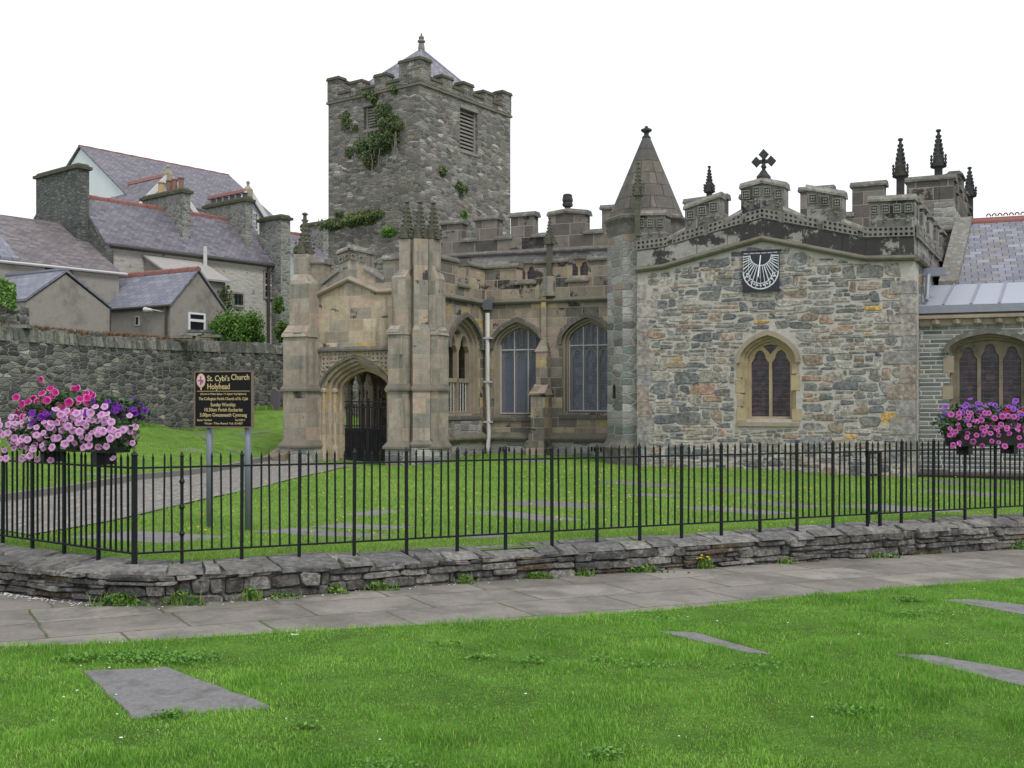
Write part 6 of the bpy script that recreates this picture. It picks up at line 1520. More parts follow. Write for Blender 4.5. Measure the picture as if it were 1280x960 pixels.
# ruined stub of wall covered in ivy at the far left
x, y, z = at_depth(2, 350, 30.5)
mb = MB(); mb.hexa([(-3, -.3, -3.4), (.62, -.3, -3.4), (.62, .5, -3.4), (-3, .5, -3.4), (-3, -.3, .2), (.55, -.3, -.75), (.55, .5, -.75), (-3, .5, .2)])
o = mb.build('ruined_wall', M['boundary']); o.location = (x, y, z); tag(o, 'broken stub of stone wall under ivy at the far left', 'wall', kind='thing')

# ------------------------------------------------------------------ plants on and behind the walls
def plant(name, label, cat, P, mat, size, group=None, seed=1, base=None, rnd=None, part=None, N=None, up=.3, stems=0):
    P = np.asarray(P); b = P.mean(0); b[2] = P[:, 2].min()
    o = cloud(name, M[mat], P - b, size, None, rnd, up, seed, .65, N); o.location = b; tag(o, label, cat, group)
    if stems:
        mb = MB(); g = random.Random(seed)
        for i in range(stems):
            q = P[g.randrange(len(P))] - b; mb.tube([(q[0] * .3, q[1] * .3, 0), (q[0] * .6 + g.uniform(-.1, .1), q[1] * .6, q[2] * .5), tuple(q)], [.03, .02, .006], 5)
        mb.build('stem', M['timber'], o)
    return o
c_ = at_depth(300, 402, 41); plant('ivy_bush', 'rounded bright green bush behind the wall beside the white window', 'bush', np.concatenate([clumps((c_[0], c_[1], c_[2] - .25), (1.15, .8, .85), 46, 14000, 5), clumps((c_[0] - .85, c_[1] - .4, c_[2] - .45), (.5, .5, .45), 14, 1500, 6), clumps((c_[0], c_[1], c_[2] - 1.2), (1.2, .8, .5), 12, 1500, 16)]), 'bushleaf', .075, stems=14)
c_ = at_depth(282, 372, 45.2); g = np.random.default_rng(4); n = 900; f = g.uniform(0, 1, n) ** .7
plant('climbing_ivy', 'narrow tongue of ivy climbing the stone house wall', 'ivy', np.stack([c_[0] + g.normal(size=n) * (.08 + .3 * f), c_[1] + g.normal(size=n) * .08, c_[2] + .55 - f * 1.7], 1), 'ivy', .11, stems=5)
for px, py, Yd, rx, rz, lab, sd_ in ((349, 382, 47, .28, .45, 'dark shrub at the corner of the stone house by its drainpipe', 8), (353, 412, 43, .45, .4, 'green shrub on the wall top beside the left porch buttress', 9), (375, 313, 50, .32, .35, 'leafy sprigs growing behind the left battlement of the porch', 10)):
    c_ = at_depth(px, py, Yd); plant('shrub', lab, 'shrub', clumps(c_, (rx, .4, rz), 14, 1700, sd_), 'bushleaf', .08, stems=8)
c_ = at_depth(8, 362, 30.2); g = np.random.default_rng(14); n = 2600; u = g.uniform(-1, 1, n)
plant('ivy_mat', 'ivy mat hanging over the broken wall stub', 'ivy', np.stack([c_[0] + u * .52 - .1, c_[1] - .3 - g.uniform(0, .22, n), c_[2] + .12 - u * .22 + g.uniform(-.5, .22, n)], 1), 'bushleaf', .085, N=(0, -1, .3))
def on_tower(face, pxs, d): # points on a tower face
    out = []
    for px, py in pxs:
        if face == 'L': b, z = LT(px, py); out.append((*T_.world(-d, b), z))
        else: a, z = RT(px, py); out.append((*T_.world(a, -d), z))
    return out
def tower_clump(face, spots, n, size, lab, mat='ivy', seed=1, dep=.25):
    g = np.random.default_rng(seed); P = []
    N = (-math.cos(T_.ang), -math.sin(T_.ang), .2) if face == 'L' else (math.sin(T_.ang), -math.cos(T_.ang), .2)
    tot = sum(s_[2] * s_[3] for s_ in spots)
    for px, py, rx, ry in spots:
        k = int(n * rx * ry / tot) + 6; r = np.sqrt(g.uniform(0, 1, k)) * g.choice([.75, 1.0, 1.45], k); t = g.uniform(0, 2 * np.pi, k)
        q = np.stack([px + rx * r * np.cos(t), py + ry * r * np.sin(t)], 1)
        for (x, y), rr_ in zip(q, r): P += on_tower(face, [(x, y)], g.uniform(0, dep) * (1.05 - rr_))
    o = plant('tower_ivy', lab, 'ivy', P, mat, size, 'plants rooted in the tower walls', seed, N=N)
    if seed == 1:                 # bare trailing stems
        b = o.location; mb = MB(); q = random.Random(2)
        for i in range(16):
            x = q.uniform(452, 503); y = q.uniform(165, 195); l = q.uniform(14, 34); pts = [on_tower('L', [(x + q.uniform(-1.5, 1.5) - f * 4, y + l * f)], .2 - .1 * f)[0] for f in (0, .3, .6, 1)]
            mb.tube([tuple(Vector(p) - b) for p in pts], [.022, .02, .015, .008], 4)
        mb.build('stem', M['louvre'], o)
tower_clump('L', [(480, 140, 10, 13), (487, 155, 15, 14), (475, 178, 20, 16), (491, 172, 10, 12), (455, 184, 13, 12), (463, 198, 9, 14), (500, 158, 6, 7)], 5200, .085, 'largest hanging ivy clump, beside the left louvre of the tower', 'ivy', 1, .6)
tower_clump('L', [(462, 118, 8, 7), (468, 124, 5, 8)], 800, .09, 'ivy clump just over the left louvre, under the battlements', 'ivy', 2, .4)
tower_clump('L', [(493, 112, 5, 6)], 300, .085, 'small tuft under the battlements between the left louvre and the tower corner', 'ivy', 3)
tower_clump('L', [(433, 152, 7, 14), (444, 160, 5, 6), (437, 190, 6, 8)], 700, .085, 'thin ivy patch left of the left louvre', 'ivy', 4, .15)
tower_clump('L', [(416, 281, 17, 7), (440, 276, 12, 9), (457, 272, 17, 10), (473, 268, 8, 6), (425, 268, 6, 4)], 3000, .09, 'leafy ledge of plants low on the left face of the tower', 'valerian', 5, .45)
tower_clump('L', [(486, 290, 9, 7)], 500, .10, 'bright fern tuft low on the tower beside the triple porch pinnacles', 'bushleaf', 6, .4)
tower_clump('R', [(553, 214, 5, 7)], 150, .12, 'upper tuft on the right face of the tower, nearest its front corner', 'ivy', 7)
tower_clump('R', [(573, 232, 5, 7), (581, 236, 4, 5), (576, 242, 3, 5)], 190, .11, 'tuft on the right tower face below and left of the louvre', 'ivy', 8)
tower_clump('R', [(580, 268, 4, 5)], 110, .11, 'lowest tuft on the right tower face, just above the nave battlements', 'bushleaf', 9)
# dry weeds along the top of the boundary wall
g = np.random.default_rng(21); P = []
for i in range(2600):
    px = g.choice([g.uniform(30, 280), g.normal(180, 25), g.normal(60, 25)]); Y = np.interp(px, [0, 167, 312], [25, 30, 37.2]); X = (px - 640) / F * Y - .25
    z = np.interp(Y, [25, 30, 34, 38], [3.49, 3.56, 3.68, 3.82]); P.append((X, Y, z - .05))
o = blades('dry_weeds', M['dry'], np.array(P), .16, .03, seed=3, lean=.6); tag(o, 'reddish dry weeds along the top of the boundary wall', 'weeds', kind='stuff')

# ------------------------------------------------------------------ dwarf wall in the foreground
WP = np.array(WALL); WS = np.concatenate([[0], np.cumsum(np.hypot(*np.diff(WP, axis=0).T))])
def wall_pt(s_, out, z):
    x = np.interp(s_, WS, WP[:, 0]); y = np.interp(s_, WS, WP[:, 1])
    x2 = np.interp(s_ + .15, WS, WP[:, 0]) - np.interp(s_ - .15, WS, WP[:, 0]); y2 = np.interp(s_ + .15, WS, WP[:, 1]) - np.interp(s_ - .15, WS, WP[:, 1]); l = math.hypot(x2, y2)
    return (float(x + y2 / l * out), float(y - x2 / l * out), float(z))
def wall_top(s_): x = float(np.interp(s_, WS, WP[:, 0])); return float(np.interp(x, [-9, -4, -2.5, 0, 5, 14], [.30, .29, .28, .235, .25, .26]))
def wall_base(s_): return float(zf(np.interp(s_, WS, WP[:, 0]), 0))
dwarf = empty('dwarf_wall', (-2.5, 9.1, 0), 0, 'low dark stone retaining wall carrying the iron railings', 'wall'); dwarf['kind'] = 'thing'; DO = (-2.5, 9.1, 0)
rr = random.Random(12); mb = MB()
def stone(mb, s0, s1, z0, z1, o):
    j = lambda a: rr.uniform(-a, a)
    w_, h = s1 - s0, z1 - z0; e = min(.010, w_ * .12, h * .16)
    base = [(s0 + j(.012), z0 + j(.009)), (s1 + j(.012), z0 + j(.009)), (s1 + j(.018), z1 + j(.010)), (s0 + j(.018), z1 + j(.010))]
    sl_ = rr.uniform(-.05, .05); base = [(a, b + (a - (s0 + s1) / 2) * sl_) for a, b in base]
    # chip the corners so that outlines are not plain rectangles
    pts = []
    for k, (a, b) in enumerate(base):
        p, n = base[k - 1], base[(k + 1) % 4]; c = rr.uniform(.08, .26)
        pts.append((a + (p[0] - a) * c * rr.uniform(.5, 1), b + (p[1] - b) * c)); pts.append((a + (n[0] - a) * c * rr.uniform(.5, 1), b + (n[1] - b) * c))
    cx, cz = sum(p[0] for p in pts) / 8, sum(p[1] for p in pts) / 8
    tilt, tz = rr.uniform(-.12, .12), rr.uniform(-.25, .1)
    back = [wall_pt(a, -.09, b) for a, b in pts]; mid = [wall_pt(a, o - .006 + (a - cx) * tilt + (b - cz) * tz, b) for a, b in pts]
    fr = [wall_pt(cx + (a - cx) * (1 - e / w_ * 2), o + .014 + (a - cx) * tilt + (b - cz) * tz + j(.006), cz + (b - cz) * (1 - e / h * 2)) for a, b in pts]
    i0 = len(mb.v)
    for q in back + mid + fr: mb.v.append((q[0] - DO[0], q[1] - DO[1], q[2]))
    for k in range(8):
        l = (k + 1) % 8
        mb.f.append([i0 + k, i0 + l, i0 + 8 + l, i0 + 8 + k]); mb.r.append(mb.rv); mb.f.append([i0 + 8 + k, i0 + 8 + l, i0 + 16 + l, i0 + 16 + k]); mb.r.append(mb.rv)
    mb.f.append([i0 + 16 + k for k in range(8)]); mb.r.append(mb.rv)
s_ = .6; SMAX = WS[-1] - .8
while s_ < SMAX:
    sec = rr.uniform(.5, 1.3); z = wall_base(s_) - .05; tp_ = wall_top(s_) - .035
    while z < tp_ - .02:
        h = rr.choice([rr.uniform(.03, .05), rr.uniform(.045, .08), rr.uniform(.07, .13)]); h = min(h, tp_ - z)
        if tp_ - z - h < .025: h = tp_ - z
        a = s_
        while a < s_ + sec - .03:
            w_ = min(rr.uniform(.10, .46), s_ + sec - a)
            if s_ + sec - a - w_ < .06: w_ = s_ + sec - a
            mb.rv = rr.random(); g_ = .003
            if h > .10 and w_ > .2 and rr.random() < .3:
                zc = z + h * rr.uniform(.4, .6); stone(mb, a + g_, a + w_ - g_, z + g_, zc - g_ * .7, rr.uniform(-.02, .03)); mb.rv = rr.random(); stone(mb, a + g_, a + w_ - g_, zc + g_ * .7, z + h - g_, rr.uniform(-.02, .03))
            else: stone(mb, a + g_, a + w_ - g_, z + g_, z + h - g_, rr.uniform(-.02, .035))
            a += w_
        z += h
    s_ += sec
mb.build('stone_courses', M['stones'], dwarf)
mb = MB(); n = 140; SS = np.linspace(.5, SMAX, n)
for a, b in zip(SS, SS[1:]):
    P = [wall_pt(a, -.035, -.3), wall_pt(b, -.035, -.3), wall_pt(b, -.48, -.3), wall_pt(a, -.48, -.3), wall_pt(a, -.035, wall_top(a) - .05), wall_pt(b, -.035, wall_top(b) - .05), wall_pt(b, -.48, wall_top(b) - .03), wall_pt(a, -.48, wall_top(a) - .03)]
    mb.hexa([(p[0] - DO[0], p[1] - DO[1], p[2]) for p in P])
mb.build('mortar_core', M['core'], dwarf)
mb = MB(); s_ = .6
while s_ < SMAX:                              # rough flat coping stones, two deep in places
    w_ = rr.uniform(.15, .6); t = wall_top(s_); th = rr.uniform(.025, .045); rows = [(rr.uniform(-.01, .02), -.5)] if rr.random() < .35 else [(rr.uniform(-.02, .02), -.17), (-.18, -.5)]
    for o0, o1 in rows:
        dz = rr.uniform(-.012, .008); mb.rv = rr.random(); f_ = o0 + (rr.uniform(-.02, .03) if o0 > 0 else 0)
        jj = [rr.uniform(-.012, .012) for _ in range(8)]
        lo = [wall_pt(s_ + jj[0], f_, t - th + dz), wall_pt(s_ + w_ - .01 + jj[1], f_ + jj[2], t - th + dz), wall_pt(s_ + w_ - .01, o1, t - th + dz), wall_pt(s_, o1, t - th + dz)]
        hi = [wall_pt(s_ + jj[0] + .012, f_ - .012, t + dz - .008), wall_pt(s_ + w_ - .022 + jj[1], f_ + jj[2] - .014, t + dz - .008 + jj[3] * .5), wall_pt(s_ + w_ - .02, o1, t + dz + .03 + jj[4] * .4), wall_pt(s_ + .01, o1, t + dz + .03)]
        mb.hexa([(p[0] - DO[0], p[1] - DO[1], p[2]) for p in lo + hi])
    s_ += w_
mb.build('coping', M['cap'], dwarf)

# ------------------------------------------------------------------ railings
def picket_mesh(w_, zb, zt, name, knobs=()):
    mb = MB(); h = w_ / 2; mb.hexa([(-h, -h, zb), (h, -h, zb), (h, h, zb), (-h, h, zb), (-h, -h, zt - .05), (h, -h, zt - .05), (h, h, zt - .05), (-h, h, zt - .05)])
    mb.lathe((0, 0, zt - .05), [(h * 1.38, 0), (h * 1.75, .012), (.002, .055)], 4)
    for z in knobs: mb.lathe((0, 0, z), [(h, -.028), (h * 2.0, 0), (h, .028)], 8)
    return mb
rp = random.Random(5)
def railing(label, ang, length, post_s, step, zr, corner):
    root = empty('iron_railing', (FX, FY, 0), ang, label, 'railing', 'black iron railings on the dwarf wall')
    mb = MB(); mb.box(-.012 if corner else .03, length, -.018, .018, 1.118, 1.134); mb.build('rail', M['iron'], root)
    mb = MB(); mb.box(-.012 if corner else .03, length, -.018, .018, .392, .407); mb.build('rail', M['iron'], root)
    proto = pk = None; cnt = 0; stuff = MB()
    plist = sorted(post_s)
    for i, s_ in enumerate(plist):
        big = corner and i == 0; kn = (i in (1,)) and corner
        if big: o = picket_mesh(.046, .26, 1.275, 'post').build('post', M['iron'], root); o.location = (s_, 0, 0); continue
        if kn: o = picket_mesh(.026, .27, 1.26, 'post', (.55, .78, 1.0)).build('post', M['iron'], root); o.location = (s_, 0, 0); continue
        if proto is None: proto = picket_mesh(.027, .25, 1.262, 'post').build('post', M['iron'], root); o = proto
        else: o = proto.copy(); COL.objects.link(o); o.parent = root
        o.location = (s_, 0, 0); o.rotation_euler = (rp.uniform(-.006, .006), rp.uniform(-.006, .006), 0)
    ps = [0] + plist if not corner else plist
    for a, b in zip(ps, ps[1:] + [length]):
        k = max(1, round((b - a) / step))
        for j in range(1, k):
            s_ = a + (b - a) * j / k
            if s_ > length - .01: continue
            if cnt >= 100:
                for f in [1]:
                    t_ = picket_mesh(.0148, .40, 1.243, 'picket'); base = len(stuff.v); stuff.v += [(x + s_, y, z) for x, y, z in t_.v]; stuff.f += [[i + base for i in f_] for f_ in t_.f]; stuff.r += t_.r
                continue
            if pk is None: pk = picket_mesh(.0148, .395, 1.243, 'picket').build('picket', M['iron'], root); o = pk
            else: o = pk.copy(); COL.objects.link(o); o.parent = root
            o.location = (s_, 0, rp.uniform(-.006, .006)); o.rotation_euler = (rp.uniform(-.012, .012), rp.uniform(-.012, .012), rp.uniform(0, 1.5) * 0)
            cnt += 1
    if stuff.v: o = stuff.build('pickets', M['iron'], root); o['kind'] = 'stuff'
    return root
AR = math.atan2(FD[1], FD[0]); AL = math.atan2(LD[1], LD[0])
r1 = railing('long run of black iron railings crossing in front of the church', AR, 13.2, [0, .39] + [.9 + .513 * k for k in range(24)], .0853, 0, True)
r2 = railing('short run of black iron railings turning back at the left under the flowers', AL, 7.2, [.538 + .545 * k for k in range(13)], .0853, 0, False)
mb = MB(); s1, s2 = 8.06, 8.235
mb.box(s1 - .016, s1 + .016, -.05, -.02, .3, 1.13); mb.box(s2 - .016, s2 + .016, -.05, -.02, .25, 1.13); mb.box(s1 - .016, s2 + .016, -.052, -.019, 1.10, 1.135); mb.box(s1 + .017, s2 - .017, -.048, -.022, .84, .865); mb.box(s1 + .017, s2 - .017, -.048, -.022, .40, .43)
mb.build('brace_frame', M['iron'], r1)

# ------------------------------------------------------------------ planters and petunias on the railings
def blossom_mesh(name, mat):
    mb = MB(); n = 15; rings = [(.0, -.012, 0), (.009, -.006, 0), (.019, .0, 1), (.027, -.001, 2), (.0295, -.004, 2)]
    V = [(0, 0, -.012)]
    for r, z, _ in rings[1:]:
        for j in range(n):
            t = 2 * math.pi * j / n; k = 1 + (.07 * math.cos(5 * t) if r > .015 else 0); V.append((r * k * math.cos(t), r * k * math.sin(t), z + (.003 * math.cos(5 * t) if r > .02 else 0)))
    mb.v = V
    for j in range(n): mb.f.append([0, 1 + j, 1 + (j + 1) % n]); mb.r.append(0.05)
    for q in range(3):
        for j in range(n): a = 1 + q * n; mb.f.append([a + j, a + (j + 1) % n, a + n + (j + 1) % n, a + n + j]); mb.r.append([.2, .5, .95][q])
    o = mb.build(name, M[mat], None, smooth=True); return o
def petunia(root_loc, ang, label, mat, spots, leaves, group, seed, face=(0, 1, .35), leafsize=.045, name='petunia', scale=1.0):
    g = np.random.default_rng(seed)
    root = empty(name, root_loc, ang, label, 'flowers', group)
    cloud('leaves', M['petleaf'], leaves, leafsize, root, None, .6, seed)
    o0 = blossom_mesh('blossom', mat); o0.parent = root
    for i, p in enumerate(spots):
        o = o0 if i == 0 else o0.copy()
        if i: COL.objects.link(o); o.parent = root
        o.location = p; d = Vector(face) * 1.0 + Vector(g.normal(size=3)) * .27
        o.rotation_euler = d.to_track_quat('Z', 'Y').to_euler(); o.rotation_euler.rotate_axis('Z', g.uniform(0, 6)); s_ = g.uniform(.78, 1.15) * scale; o.scale = (s_, s_, s_)
    return root
def trough(loc, ang, L_, W2, H2, label, tagx=None):
    root = empty('planter', loc, ang, label, 'planter', 'flower planters hung on the railings')
    mb = MB(); t = .012
    mb.hexa([(-L_ / 2 + .03, -W2 / 2 + .02, 0), (L_ / 2 - .03, -W2 / 2 + .02, 0), (L_ / 2 - .03, W2 / 2 - .02, 0), (-L_ / 2 + .03, W2 / 2 - .02, 0), (-L_ / 2, -W2 / 2, H2), (L_ / 2, -W2 / 2, H2), (L_ / 2, W2 / 2, H2), (-L_ / 2, W2 / 2, H2)])
    mb.build('trough', M['plastic'], root)
    mb = MB(); mb.box(-L_ / 2 - .02, L_ / 2 + .02, -W2 / 2 - .02, W2 / 2 + .02, H2 + .001, H2 + .025); mb.build('trough_rim', M['plastic'], root)
    for x in (-L_ * .32, L_ * .32):
        mb = MB(); mb.box(x - .035, x + .035, -W2 / 2 + .04, W2 / 2 - .04, -.11, -.002); mb.build('bracket', M['plastic'], root)
    if tagx is not None:
        mb = MB(); mb.box(tagx - .045, tagx + .045, W2 / 2 - .004, W2 / 2 + .006, .02, .085); mb.build('label_tag', M['tagpaper'], root)
    return root
def spread(g, n, xr, yc, yr, zc, zr, fn=None):
    out = []
    while len(out) < n:
        x = g.uniform(*xr); y = g.normal(yc, yr); z = g.normal(zc, zr)
        if fn is None or fn(x, y, z): out.append((x, y, z))
    return out
def spaced(g, n, draw, dmin):
    out = []; tries = 0
    while len(out) < n and tries < 60000:
        tries += 1; p = draw()
        if all((p[0] - q[0]) ** 2 + (p[1] - q[1]) ** 2 + (p[2] - q[2]) ** 2 > dmin ** 2 for q in out): out.append(p)
    return out
g = np.random.default_rng(31)
sc_ = .87; px_ = FX + LD[0] * sc_; py_ = FY + LD[1] * sc_
LZ = 1.25
trough((px_, py_, LZ), AL, 1.32, .27, .2, 'black plastic trough on the short left railing, with a white tag', -.0)
# in this frame +x runs left/back, +y towards the viewer
def shell(cx, rx, y0, ry, z0, rz, ph=(0.05, 3.1), el=(-.5, 1.3)):
    def d():
        t = g.uniform(*ph); e = g.uniform(*el); k = g.uniform(.9, 1.08)
        return (cx + rx * math.cos(t) * math.cos(e) * k, y0 + ry * math.sin(t) * math.cos(e) * k, z0 + rz * math.sin(e) * k)
    return d
lv = np.concatenate([blob((x, .02, .30), (.26, .2, .2), 420, 40 + i, .2) for i, x in enumerate((-.5, -.25, 0, .25, .5))] + [blob((x, .17, .16), (.22, .1, .16), 300, 50 + i, .2) for i, x in enumerate((-.95, -.75, -.5, -.25, 0.05, .4, .65))])
sp = spaced(g, 98, lambda: (g.uniform(-1.12, .02), .17 + g.uniform(-.03, .17), float(np.clip(g.normal(.21, .10), -.03, .4))), .041)
sp2 = spaced(g, 66, lambda: (g.uniform(.08, .88), .16 + g.uniform(-.02, .14), float(np.clip(g.normal(.12, .11), -.08, .3))), .05)
petunia((px_, py_, LZ), AL, 'smaller fall of pale pink petunias, under the magenta ones', 'palepink', sp2, blob((.5, .12, .1), (.4, .1, .14), 400, 7, .2), 'petunias in the planters', 67, (-.6, .8, .35), scale=1.08)
petunia((px_, py_, LZ), AL, 'dense pale pink petunias spilling over the trough end nearest the notice board', 'palepink', sp, lv, 'petunias in the planters', 61, (-.6, .8, .35), scale=1.08)
lv = np.concatenate([blob((x, -.02, z), (.2, .16, .15), 300, 60 + i, .2) for i, (x, z) in enumerate(((.1, .42), (.35, .42), (.6, .36), (.8, .30)))])
sp = spaced(g, 58, lambda: (g.uniform(-.45, .95), g.normal(.08, .08), g.normal(.43, .09)), .055)
sp = [(x, y, z - abs(x - .15) ** 2 * .25) for x, y, z in sp] + [(.78, .16, .22), (.55, .2, .3), (.82, .12, .08), (-.28, .2, .36), (-.12, .24, .28)]
petunia((px_, py_, LZ), AL, 'magenta petunias with white rims standing highest in the left trough', 'magenta', sp, lv, 'petunias in the planters', 62, (-.6, .8, .45), scale=1.18)
lv = np.concatenate([blob((x, -.08, z), (.2, .14, .13), 240, 70 + i, .2) for i, (x, z) in enumerate(((-.7, .36), (-.45, .40), (-.2, .40)))])
sp = spaced(g, 32, lambda: (g.uniform(-.85, -.25), g.normal(-.02, .08), g.normal(.37, .04)), .04) + spaced(g, 18, lambda: (g.uniform(-.05, .42), g.normal(.17, .05), g.normal(.30, .06)), .04)
petunia((px_, py_, LZ), AL, 'deep violet petunias at the back of the left trough', 'purple', sp, lv, 'petunias in the planters', 63, (-.6, .8, .6), scale=1.15)
sc_ = 10.0; qx = FX + FD[0] * sc_; qy = FY + FD[1] * sc_; QZ = 1.17
trough((qx, qy, QZ), AR, 1.2, .27, .18, 'black plastic trough on the right end of the long railing')
# in this frame +x runs right/back, -y is towards the viewer
lv = np.concatenate([blob((x, -.08, z), (.24, .2, .17), 420, 80 + i, .2) for i, (x, z) in enumerate(((-.7, .26), (-.45, .3), (-.2, .32), (.1, .32), (.4, .32), (.7, .3)))])
sp = spaced(g, 95, lambda: (g.uniform(-.9, .95), -.2 + g.uniform(-.14, .03), float(np.clip(g.normal(.21, .11), .0, .4))), .052)
petunia((qx, qy, QZ), AR, 'pink petunias with dark throats along the front of the right trough', 'hotpink', sp, lv, 'petunias in the planters', 64, (-.55, -.75, .3), scale=1.15)
lv = np.concatenate([blob((x, .0, .38), (.22, .18, .14), 260, 90 + i, .2) for i, x in enumerate((-.5, -.25, 0, .25, .5, .75))])
sp = spaced(g, 95, lambda: (g.uniform(-.75, .95), g.normal(-.06, .09), g.normal(.42, .06)), .045)
petunia((qx, qy, QZ), AR, 'lavender petunias heaped along the top of the right trough', 'violet2', sp, lv, 'petunias in the planters', 65, (-.5, -.6, .7), scale=1.2)
petunia((qx, qy, QZ), AR, 'few red blooms among the lavender petunias', 'red', [(.46, -.14, .42), (.20, -.14, .44), (.14, -.15, .40), (.22, -.12, .46)], blob((.3, -.02, .38), (.25, .1, .06), 60, 3), None, 66, (0, -1, .3), scale=1.2, name='geranium')

# ------------------------------------------------------------------ notice board
sx, sy = (280 - 640) / F * 12.1, 12.1; SA = math.radians(-14)
sign = empty('notice_board', (sx, sy, .24), SA, 'black church notice board with gold lettering on two grey posts', 'sign')
zb_, zt_ = 1.65 - 25 / F * 12.1 - .24, 1.65 + 42.5 / F * 12.1 - .24; SW = .685
for x in (-.205, .265):
    mb = MB(); mb.tube([(x, .05, -.15), (x, .05, zt_ - .04)], .036, 12); mb.build('post', M['post'], sign, smooth=True)
mb = MB(); mb.box(-SW / 2, SW / 2, -.015, .012, zb_, zt_); pn_ = mb.build('panel', M['signblack'], sign)
mb = MB(); e = .012
mb.box(-SW / 2 - e, SW / 2 + e, -.026, .016, zt_ + .001, zt_ + .016); mb.box(-SW / 2 - e, SW / 2 + e, -.026, .016, zb_ - .016, zb_ - .001); mb.box(-SW / 2 - .015, -SW / 2 - .001, -.026, .016, zb_, zt_); mb.box(SW / 2 + .001, SW / 2 + .015, -.026, .016, zb_, zt_)
M['signframe'] = plain('bronze_sign_frame', (.16, .12, .09), .5, var=.2); mb.build('frame', M['signframe'], sign)
HS = zt_ - zb_
def text(s_, x, z, size, width, align='LEFT', parent=sign, mat='gold', name='lettering'):
    cu = bpy.data.curves.new(name, 'FONT'); cu.body = s_; cu.size = size; cu.align_x = align; cu.align_y = 'CENTER'; cu.extrude = .0015; cu.offset = size * .012
    o = bpy.data.objects.new('tmp', cu); COL.objects.link(o); bpy.context.view_layer.update()
    me = bpy.data.meshes.new_from_object(o.evaluated_get(bpy.context.evaluated_depsgraph_get())); bpy.data.objects.remove(o)
    xs_ = [v.co.x for v in me.vertices]; w0 = max(xs_) - min(xs_); k = width / w0
    for v in me.vertices: v.co.x *= k
    me.name = name; me.materials.clear(); me.materials.append(M[mat]); o = bpy.data.objects.new(name, me); COL.objects.link(o); o.parent = parent
    o.location = (x, -.0185, z); o.rotation_euler = (math.pi / 2, 0, 0); return o
fx = lambda u: -SW / 2 + u * SW; fz = lambda v: zt_ - v * HS
text("St. Cybi's", fx(.21), fz(.115), .088, SW * .40); text("Church", fx(.64), fz(.095), .088, SW * .32)
text("Holyhead", fx(.21), fz(.265), .088, SW * .40)
mb = MB(); mb.box(fx(.03), fx(.97), -.019, -.0155, fz(.352), fz(.343)); mb.build('gold_rule', M['gold'], sign)
text("(Church in Wales: Eglwys / Yr Eglwys Yng Nghymru)", fx(.5), fz(.40), .027, SW * .82, 'CENTER')
text("The Collegiate Parish Church of St. Cybi", fx(.5), fz(.49), .045, SW * .88, 'CENTER')
text("Sunday Worship:", fx(.5), fz(.60), .056, SW * .45, 'CENTER')
text("10.30am Parish Eucharist", fx(.5), fz(.695), .056, SW * .68, 'CENTER')
text("5.00pm Gwasanaeth Cymraeg", fx(.5), fz(.79), .056, SW * .84, 'CENTER')
text("Rector: The Revd", fx(.03), fz(.885), .032, SW * .26); text("Tel. 01407 7", fx(.71), fz(.885), .032, SW * .18)
text("Vicar: The Revd", fx(.16), fz(.947), .032, SW * .42); text("Tel. 01407", fx(.60), fz(.947), .032, SW * .25)
def oval(cx, cz, rx, rz, y, mat, name, par, n=24):
    mb = MB(); P = [(cx + rx * math.cos(2 * math.pi * i / n), y, cz + rz * math.sin(2 * math.pi * i / n)) for i in range(n)]; Q = [(x, y + .003, z) for x, _, z in P]
    mb.poly(P); mb.poly(Q); [mb.poly([P[i], P[(i + 1) % n], Q[(i + 1) % n], Q[i]]) for i in range(n)]; return mb.build(name, M[mat], par)
cr = oval(fx(.10), fz(.15), .053, .078, -.019, 'cream', 'crest', sign); oval(fx(.10), fz(.15), .040, .06, -.0225, 'lilac', 'crest_field', cr)
mb = MB(); cx_, cz_ = fx(.10), fz(.15)
mb.box(cx_ - .034, cx_ + .034, -.0262, -.0235, cz_ - .007, cz_ + .007); mb.box(cx_ - .007, cx_ + .007, -.0262, -.0235, cz_ + .008, cz_ + .05); mb.box(cx_ - .007, cx_ + .007, -.0262, -.0235, cz_ - .05, cz_ - .008)
mb.box(cx_ + .012, cx_ + .028, -.0255, -.0235, cz_ - .03, cz_ - .012); mb.build('crest_charges', M['crestred'], cr)
mb = MB(); mb.box(cx_ - .008, cx_ + .008, -.018, -.0155, cz_ - .105, cz_ - .079); mb.build('crest_pendant', M['cream'], cr)

